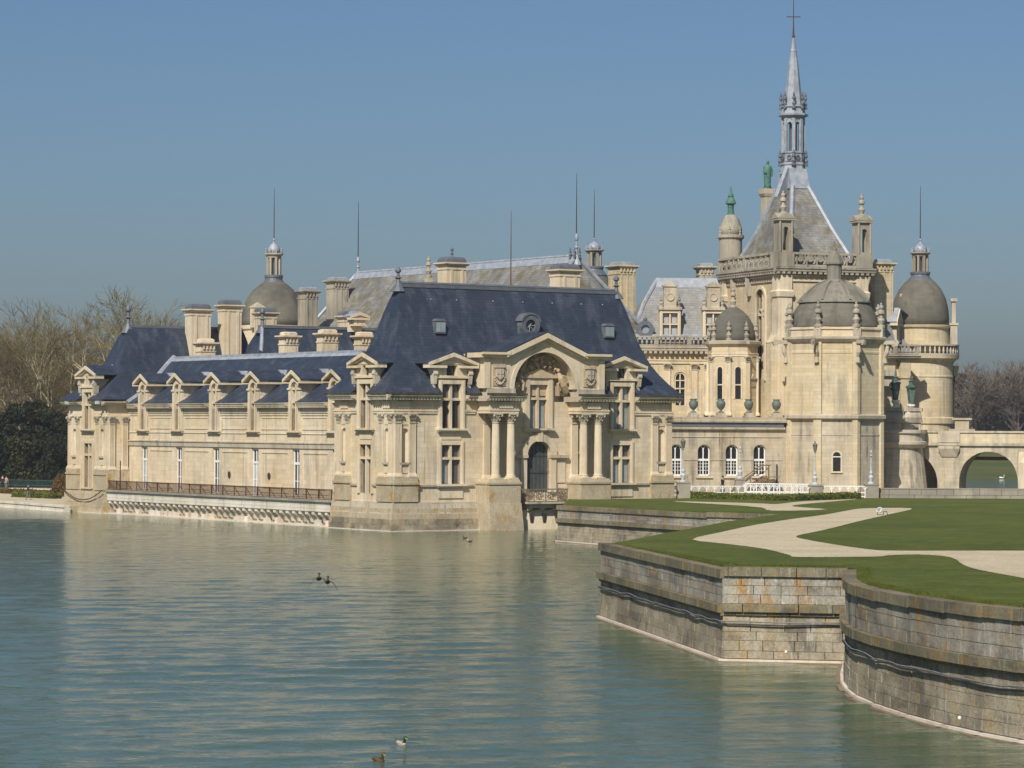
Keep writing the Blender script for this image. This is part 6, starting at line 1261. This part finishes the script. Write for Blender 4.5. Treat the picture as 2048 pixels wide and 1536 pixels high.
tl = [(0, 60, 596, 345, 'leafless plane tree with pale limbs at the open edge of the park', 1.0, 0.3, 'twig_bud', 'bark_pale'),
      (1, 275, 562, 362, 'tallest leafless plane tree rising behind the corner pavilion roof', 1.0, 1.2, 'twig_bud', 'bark_pale'),
      (2, 140, 600, 352, 'leafless plane tree with upright pale branches beside the tallest one', 1.0, 2.2, 'twig', 'bark_pale'),
      (3, -25, 640, 335, 'dark leafless tree leaning in beside the evergreens', 1.0, 0.8, 'twig', 'bark'),
      (1, 10, 630, 385, 'bare tree', 1, 4.0, 'twig', 'bark'), (2, 205, 590, 395, 'bare tree', 1, 5.0, 'twig_bud', 'bark'), (0, 330, 600, 398, 'bare tree', 1, 3.4, 'twig_bud', 'bark_pale'),
      (3, 100, 612, 405, 'bare tree', 1, 1.5, 'twig', 'bark'), (0, 180, 655, 372, 'bare tree', 1, 5.4, 'twig_bud', 'bark'), (1, 80, 660, 420, 'bare tree', 1, 2.6, 'twig', 'bark'),
      (2, 300, 640, 420, 'bare tree', 1, 0.5, 'twig', 'bark'), (3, 30, 690, 372, 'bare tree', 1, 3.0, 'twig_bud', 'bark'), (1, 240, 650, 410, 'bare tree', 1, 3.9, 'twig', 'bark'), (0, 395, 640, 440, 'bare tree', 1, 2.0, 'twig', 'bark'), (2, 130, 700, 365, 'bare tree', 1, 1.0, 'twig_bud', 'bark')]
for i, (k, x, y, Y, lab, s, rz, tm, pm_) in enumerate(tl):
    solo = lab != 'bare tree'
    o = put_tree(k, x, y, Y, lab if solo else 'leafless brown tree in the thicket behind the plane trees', s, rz, tm, pm_, grp='plane trees of the park' if solo else 'leafless trees in the left thicket', wide=1.15)
def evergreen(px_, top, Y, w, lab, seed, n=9000, mat='leaf_dark'):
    Y += 28; p = at(px_, top, Y); h = p.z - ZB; rr = random.Random(seed); T = TR(p.x, p.y, ZB); o = thing('evergreen_tree', lab, 'tree', T)
    part('trunk', MB().tube([(0, 0, -.2), (.1, 0, h * .5), (0, .1, h * .8)], [.3, .2, .06], 6), 'bark', o, T); pts = []
    cl = [(rr.gauss(0, w * .3), rr.gauss(0, w * .3), h * rr.uniform(.12, .9), rr.uniform(.7, 1.6)) for _ in range(34)] + [(0, 0, h * .93, .7)]
    for i in range(n):
        x, y, z, r = rr.choice(cl); r *= 1 - .45 * z / h; v = Vector((rr.gauss(0, 1), rr.gauss(0, 1), rr.gauss(0, 1))).normalized() * r * rr.uniform(.75, 1.05); pts.append((x + v.x * 1.2, y + v.y * 1.2, max(.1, z + v.z)))
    part('crown', leaf_cloud(MB(), pts, .2, rr), mat, o, T)
leafmat('leaf_olive', (0.020, 0.025, 0.009), (0.048, 0.046, 0.013), .3)
for i, (x, y, Y, w, lab, mt) in enumerate(((20, 812, 342, 4.5, 'broad dark evergreen at the open end of the bank', 'leaf_dark'), (75, 795, 346, 4.2, 'olive tinged evergreen between two darker ones', 'leaf_olive'), (118, 820, 340, 3.2, 'dark evergreen brushing the far corner pavilion', 'leaf_dark'), (-20, 830, 338, 4, 'dark evergreen half out of view above the walking couple', 'leaf_dark'), (50, 868, 336, 3.6, 'low olive evergreen bush in front of the taller evergreens', 'leaf_olive'), (105, 880, 335, 3.2, 'low dark evergreen bush behind the topiary cone', 'leaf_dark'), (5, 880, 335, 3.2, 'low dark evergreen bush behind the green fence', 'leaf_dark'))): evergreen(x, y, Y, w, lab, 20 + i, 9000, mt)
# far wood on the right: joined low trees reading as one mass, and a few pale gaps
def far_wood(name, label, x0, x1, Y0, Y1, tops, n, seed, z0, dep=5, tr=.05):
    rr = random.Random(seed); big = MB(); base = [bare_tree(90 + s, 18, 1.0, dep, tr) for s in range(3)]; src = []
    for t in base: src.append([([tuple(v.co) for v in me.vertices], [tuple(p.vertices) for p in me.polygons]) for me in t])
    for i in range(n):
        px_ = rr.uniform(x0, x1); Y = rr.uniform(Y0, Y1); top = tops(px_) + rr.uniform(0, 40) * (1 if rr.random() < .75 else .2); p = at(px_, top, Y); k = (p.z - z0) / 18
        M = TR(p.x, p.y, z0, rr.uniform(0, 6)) @ SC(k * 1.3, k * 1.3, k)
        big.M = M
        for vs, fs in src[i % 3]: big.add(vs, fs)
    big.M = None; o = part(name, big, 'twig_far', None); tag(o, label, 'wood', kind='stuff'); return o
far_wood('distant_wood', 'brown leafless wood beyond the bridge on the horizon', 1900, 2140, 640, 760, lambda x: 722 + 6 * math.sin(x * .045) - (4 if x > 2000 else 0), 46, 5, 4.5, 6, .035)
far_wood('distant_wood', 'brown leafless wood closing the view behind the plane trees', -60, 420, 490, 560, lambda x: 690 + 18 * math.sin(x * .021), 62, 6, 1.0)
far_wood('distant_wood', 'brown leafless wood running on along the far park edge past the bridge', 2140, 3600, 640, 800, lambda x: 722 + 9 * math.sin(x * .03), 34, 15, 4.5, 5, .07)
far_wood('distant_wood', 'brown leafless wood running on behind the bank past the evergreens', -1600, -60, 480, 580, lambda x: 680 + 24 * math.sin(x * .017), 34, 16, 1.0, 5, .07)
# undergrowth masses that close the far woods
def thicket(name, label, x0, x1, Y, top, z0, n, size, mat, seed, depth=14):
    rr = random.Random(seed); pts = []
    for i in range(n):
        px_ = rr.uniform(x0, x1); y = Y + rr.uniform(0, depth); t = top + 24 * noise.noise(Vector((px_ * .02, seed, 0))) ; p = at(px_, t, y); z = z0 + (p.z - z0) * rr.random() ** .8; pts.append((p.x, p.y, z))
    o = part(name, leaf_cloud(MB(), pts, size, rr), mat, None); tag(o, label, 'undergrowth', kind='stuff')
simple('brush', (0.085, 0.068, 0.052), (0.05, 0.042, 0.036), .95, 0, .1, .1); simple('brush_left', (0.105, 0.085, 0.042), (0.06, 0.05, 0.03), .95, 0, .1, .1)
thicket('undergrowth', 'greyish brown brushwood inside the wood beyond the bridge', 1895, 2300, 645, 762, 4.2, 18000, .55, 'brush', 3, 60)
thicket('undergrowth', 'brown brushwood between the leafless trees of the left park', -200, 420, 470, 742, 0.6, 18000, .34, 'brush_left', 4, 40)
# grass tufts along the lawn edges
rr = random.Random(9); gv = []; gf_ = []
def blade(x, y, h):
    z = ZL(y); a = rr.uniform(0, 6.3); w = .018; n = len(gv); gv.extend([(x - w * math.cos(a), y - w * math.sin(a), z - .01), (x + w * math.cos(a), y + w * math.sin(a), z - .01), (x + rr.gauss(0, .03), y + rr.gauss(0, .03), z + h)]); gf_.append((n, n + 1, n + 2))
def along(pts, n, wid, h, close=True):
    seg = list(zip(pts, pts[1:] + ([pts[0]] if close else []))); seg = seg if close else seg[:len(pts) - 1]; Ls = [math.dist(a, b) * (200 / max(60, a[1])) for a, b in seg]; tot = sum(Ls)
    for (a, b), L in zip(seg, Ls):
        for i in range(int(n * L / tot)):
            t = rr.random(); blade(a[0] + (b[0] - a[0]) * t + rr.gauss(0, wid), a[1] + (b[1] - a[1]) * t + rr.gauss(0, wid), h * rr.uniform(.5, 1.3))
inner = lambda pts, o: [(x + o, y) for x, y in pts]
for g in PATHS: along(g, 9000, .10, .07)
along([(A_[0] + .45, A_[1]), (B_[0] + .5, B_[1] + .6), (C_[0], C_[1] + .5)], 5000, .12, .09, False); along([(x + .55, y) for x, y in ROUND[:11]], 6000, .12, .1, False); along([(x + .3, y + .4) for x, y in FARB], 2000, .15, .1, False)
for i in range(26000):
    t = rr.random(); y = 78 + 60 * t; x = rr.uniform(10, 26) * y / 100; blade(x, y, .05)
gb = MB(); gb.add(gv, gf_)
def inside(x, y, poly):
    c = False; j = len(poly) - 1
    for i in range(len(poly)):
        (xi, yi), (xj, yj) = poly[i], poly[j]
        if (yi > y) != (yj > y) and x < (xj - xi) * (y - yi) / (yj - yi) + xi: c = not c
        j = i
    return c
keep = [f for f in gf_ if not any(inside(gv[f[0]][0], gv[f[0]][1], [(px_ , py_) for px_, py_ in g]) for g in PATHS) and inside(gv[f[0]][0], gv[f[0]][1], outline)]
vv = []; ff = []
for f in keep: n = len(vv); vv += [gv[i] for i in f]; ff.append((n, n + 1, n + 2))
tag(part('grass', MB().add(vv, ff), 'lawn', None), 'short grass blades along the edges of the terrace lawn', 'grass', kind='stuff')

# ------------------------------------------------------------------ people
def skinned(name, verts, edges, radii, mat, parent, T, root=0, sub=2):
    me = bpy.data.meshes.new(name); me.from_pydata(verts, edges, []); me.materials.append(MAT[mat]); o = bpy.data.objects.new(name, me); link(o, parent, T)
    o.modifiers.new('skin', 'SKIN'); sk = me.skin_vertices[0].data
    for i, r in enumerate(radii): sk[i].radius = (r, r) if not hasattr(r, '__len__') else r; sk[i].use_root = i == root
    o.modifiers.new('sub', 'SUBSURF').levels = sub; o.modifiers['sub'].render_levels = sub; return o
def person(label, T, jacket, trousers, hair='hair_brown', stride=.18, bag=None, s=1.0):
    T = T @ SC(s, s, s); root = thing('person', label, 'person', T)
    k = stride; hip = [(0, 0, .95)]; v = [(0, 0, .97), (0, 0, 1.2), (0, -.01, 1.42), (0, -.02, 1.52), (0, -.04, 1.6), (0, -.04, 1.72)]; r = [(.15, .11), (.15, .11), (.17, .1), .06, .085, .075]
    e = [(0, 1), (1, 2), (2, 3), (3, 4), (4, 5)]
    def chain(start, pts, rs):
        prev = start
        for p, q in zip(pts, rs): v.append(p); r.append(q); e.append((prev, len(v) - 1)); prev = len(v) - 1
    for sd_ in (-1, 1):
        f = sd_ * k
        chain(0, [(sd_ * .09, 0, .9), (sd_ * .1, -f * .5 - .02, .5), (sd_ * .1, -f + .06 * (f > 0), .09), (sd_ * .11, -f - .12, .04)], [.085, .06, .045, .035])
        chain(2, [(sd_ * .2, 0, 1.42), (sd_ * .25, f * .4 + .03, 1.15), (sd_ * .24, f * .6 - .05, .92)], [.06, .045, .035])
        hn = len(v) - 1
        for j in range(5): a = (j - 2) * .016; chain(hn, [(sd_ * .24 + (a if j else -sd_ * .035), f * .6 - .06 - a * .5, .86 - (.015 if j in (1, 4) else .03) * (1 if j else -.2)), (sd_ * .235 + a * 1.1, f * .6 - .08, .8 + (.03 if not j else .012 * abs(j - 2)))], [.01, .008])
    skinned('body', v, e, r, 'skin', root, T)
    jv = [(0, 0, .88), (0, 0, 1.2), (0, -.01, 1.42), (0, -.02, 1.5)]; je = [(0, 1), (1, 2), (2, 3)]; jr = [(.18, .135), (.175, .13), (.19, .12), .085]
    for sd_ in (-1, 1):
        f = sd_ * k; n = len(jv); jv += [(sd_ * .2, 0, 1.42), (sd_ * .25, f * .4 + .03, 1.15), (sd_ * .24, f * .6 - .05, .94)]; jr += [.075, .06, .05]; je += [(2, n), (n, n + 1), (n + 1, n + 2)]
    skinned('jacket', jv, je, jr, jacket, root, T)
    tv = [(0, 0, .96)]; tr = [(.165, .12)]; te = []
    for sd_ in (-1, 1):
        f = sd_ * k; n = len(tv); tv += [(sd_ * .09, 0, .88), (sd_ * .1, -f * .5 - .02, .5), (sd_ * .1, -f + .06 * (f > 0), .12)]; tr += [.1, .075, .06]; te += [(0, n), (n, n + 1), (n + 1, n + 2)]
    skinned('trousers', tv, te, tr, trousers, root, T)
    for sd_ in (-1, 1): f = sd_ * k; part('shoe', MB().ball((sd_ * .105, -f - .06, .045), .055, 8, 5, .8, 2.2), 'cloth_black', root, T)
    part('hair', MB().ball((0, -.02, 1.70), .105, 10, 6, .95, 1.1), hair, root, T)
    part('face_features', MB().ball((0, -.125, 1.63), .018, 6, 4, 1.5).ball((-.035, -.115, 1.655), .012, 6, 4).ball((.035, -.115, 1.655), .012, 6, 4).box(-.03, .03, -.122, -.11, 1.585, 1.595).ball((-.087, -.03, 1.63), .022, 6, 4, 1.4).ball((.087, -.03, 1.63), .022, 6, 4, 1.4), 'skin', root, T)
    if bag: part('bag', MB().box(-.32, -.24, -.12, .15, .75, 1.0), bag, root, T)
    return root
p = at(1445, 985, 261.0); person('person in dark jacket and blue jeans walking behind the white railing', TR(p.x, p.y, ZF + .1, R_(60)), 'cloth_black', 'cloth_jean', s=1.0)
p = atz(56, 999, ZB); person('person in dark top and grey trousers striding along the quay past the hedge', TR(p.x, p.y, ZB, R_(95)), 'cloth_navy', 'cloth_grey', stride=.24, s=.9)
p = atz(5, 980, ZB); person('person in dark clothes at the end of the bank, the taller of a couple', TR(p.x, p.y, ZB, R_(170)), 'cloth_black', 'cloth_black', stride=.08)
p = atz(10.5, 979.5, ZB); person('person in tan and grey walking close beside the taller one', TR(p.x + .1, p.y, ZB, R_(165)), 'cloth_tan', 'cloth_grey', stride=.08, s=.92)
# ------------------------------------------------------------------ birds
def bird(label, T, body, head, bill='duck_bill', fly=False, chest=None, name='duck', grp=None):
    o = thing(name, label, 'duck', T, grp); m = MB(); m.smooth = True
    m.loft([[(w * math.cos(2 * math.pi * i / 12), y, z + h * math.sin(2 * math.pi * i / 12)) for i in range(12)][::-1] for y, w, h, z in ((-.3, .02, .02, .08), (-.26, .08, .07, .08), (-.12, .13, .1, .07), (.05, .13, .1, .06), (.2, .09, .07, .09), (.3, .04, .02, .14), (.34, .01, .01, .16))][::1])
    part('body', m, body, o, T)
    n = MB(); n.smooth = True; n.tube([(0, -.2, .1), (0, -.26, .2), (0, -.28, .26)], [.07, .05, .05], 8).ball((0, -.31, .3), .065, 10, 6, .95, 1.15); part('head', n, head, o, T)
    part('bill', MB().rect([(-.03, .03, -.44, -.36, .265), (-.025, .025, -.43, -.36, .3)]), bill, o, T)
    if chest: c = MB(); c.smooth = True; c.ball((0, -.2, .08), .1, 10, 6, .8, .9); part('chest', c, chest, o, T)
    for s in (-1, 1):
        if fly: w = MB().loft([[(s * x, y0, z + .012), (s * x, y1, z + .004), (s * x, y1, z - .004), (s * x, y0, z - .012)] for x, y0, y1, z in ((.08, -.16, .12, .12), (.22, -.2, .1, .06), (.38, -.14, .1, -.12), (.5, -.06, .08, -.32), (.54, 0, .05, -.4))])
        else: w = MB(); w.smooth = True; w.loft([[(s * (.1 + t * .045 * math.cos(2 * math.pi * i / 8)), y, .11 + .06 * t * math.sin(2 * math.pi * i / 8)) for i in range(8)] for y, t in ((-.15, .2), (-.05, 1), (.12, .9), (.27, .2))])
        part('wing', w, 'duck_dark' if fly else body, o, T)
    return o
p = atz(803, 1489, .02); bird('green headed mallard drake with pale flanks swimming in the open water', TR(p.x, p.y, -.02, R_(25)) @ SC(.8, .8, .8), 'duck_pale', 'duck_green', chest='duck_dark')
p = atz(757, 1522, .02); bird('brown mottled duck hen swimming beside the green headed drake', TR(p.x, p.y, -.02, R_(30)) @ SC(.8, .8, .8), 'duck_brown', 'duck_brown')
p = atz(940, 1083, .02); bird('distant dark duck with white front near the pavilion base', TR(p.x, p.y, -.01, R_(-80)) @ SC(.65, .65, .65), 'duck_brown', 'feather_white', chest='feather_white')
p = atz(931, 1076.5, .02); bird('distant plain brown duck closest to the pavilion base', TR(p.x, p.y, -.01, R_(-60)) @ SC(.65, .65, .65), 'duck_brown', 'duck_brown')
for px_, py_, Y in ((637.5, 1157, 118), (655, 1163.5, 117)):
    p = at(px_, py_, Y); bird('dark duck flying low over the water with drooped wings', TR(p.x, p.y, p.z - .06, R_(180)) @ SC(.8, .8, .8), 'duck_brown', 'duck_brown', fly=True, grp='flying ducks')
p = atz(2003, 957, .02); T = TR(p.x, p.y, -.05, R_(90)) @ SC(1.4, 1.4, 1.4); sw_ = thing('swan', 'white swan on the far water seen through the bridge arch', 'swan', T); m = MB(); m.smooth = True
m.loft([[(w * math.cos(2 * math.pi * i / 12), y, z + h * math.sin(2 * math.pi * i / 12)) for i in range(12)][::-1] for y, w, h, z in ((-.28, .03, .03, .1), (-.2, .12, .1, .1), (0, .15, .13, .12), (.18, .1, .1, .16), (.3, .02, .03, .2))]); part('body', m, 'feather_white', sw_, T)
m = MB(); m.smooth = True; m.tube([(0, -.22, .12), (0, -.32, .24), (0, -.27, .38), (0, -.3, .46), (0, -.38, .46)], [.06, .045, .035, .04, .03], 8); part('neck', m, 'feather_white', sw_, T); part('bill', MB().rect([(-.02, .02, -.46, -.39, .42), (-.015, .015, -.45, -.39, .46)]), 'duck_bill', sw_, T)
# floodlight on the gravel path and far pond wire
p = onlawn((1763, 1031)); T = TR(p[0], p[1], ZL(p[1]) + .03, R_(-30)) @ SC(.75, .75, .75); fl = thing('floodlight', 'small white floodlight standing on the gravel path', 'floodlight', T)
q = MB(); q.smooth = True; q.lathe([(.1, 0), (.24, .12), (.27, .3), (.25, .32)], 14); part('housing', q, 'white_paint', fl, T @ Matrix.Translation((-.1, 0, .32)) @ Matrix.Rotation(R_(60), 4, 'X')); part('lens', MB().lathe([(.24, 0), (.24, .02)], 14), 'glass_pale', fl, T @ Matrix.Translation((-.1, 0, .32)) @ Matrix.Rotation(R_(60), 4, 'X') @ Matrix.Translation((0, 0, .3)))
part('stand', MB().box(-.35, .2, -.05, .05, 0, .05).tube([(-.38, 0, .3), (-.38, 0, .03)], .03, 5).tube([(.18, 0, .32), (.18, 0, .03)], .03, 5).tube([(.2, 0, .3), (.5, -.1, .35), (.6, -.1, .05)], .035, 5), 'iron_dark', fl, T)
for px_, py_, lab in ((1572, 1304, 'white float lying against the angular wall near the water'), (1919, 1436, 'white float lying against the rounded bastion')):
    w_ = 0; p = atz(px_, py_, .62); tag(part('float', MB().ball((0, 0, 0), .05, 10, 6, 1.2), 'white_paint', None, TR(p.x - .0, p.y - .0, .62)), lab, 'float')

# ------------------------------------------------------------------ thin spring haze over the lake and park
hm = bpy.data.materials.new('haze'); hm.use_nodes = True; hn = hm.node_tree.nodes; hn.remove(hn['Principled BSDF'])
pv = hn.new('ShaderNodeVolumePrincipled'); pv.inputs['Color'].default_value = (0.88, 0.92, 1.0, 1); pv.inputs['Density'].default_value = 0.00011; pv.inputs['Anisotropy'].default_value = 0.0
hm.node_tree.links.new(pv.outputs['Volume'], hn['Material Output'].inputs['Volume']); MAT['haze'] = hm
tag(part('haze', MB().box(-1000, 1000, -60, 1000, -3, 53), 'haze', None), 'thin pale haze hanging over the lake and park', 'haze', kind='stuff')
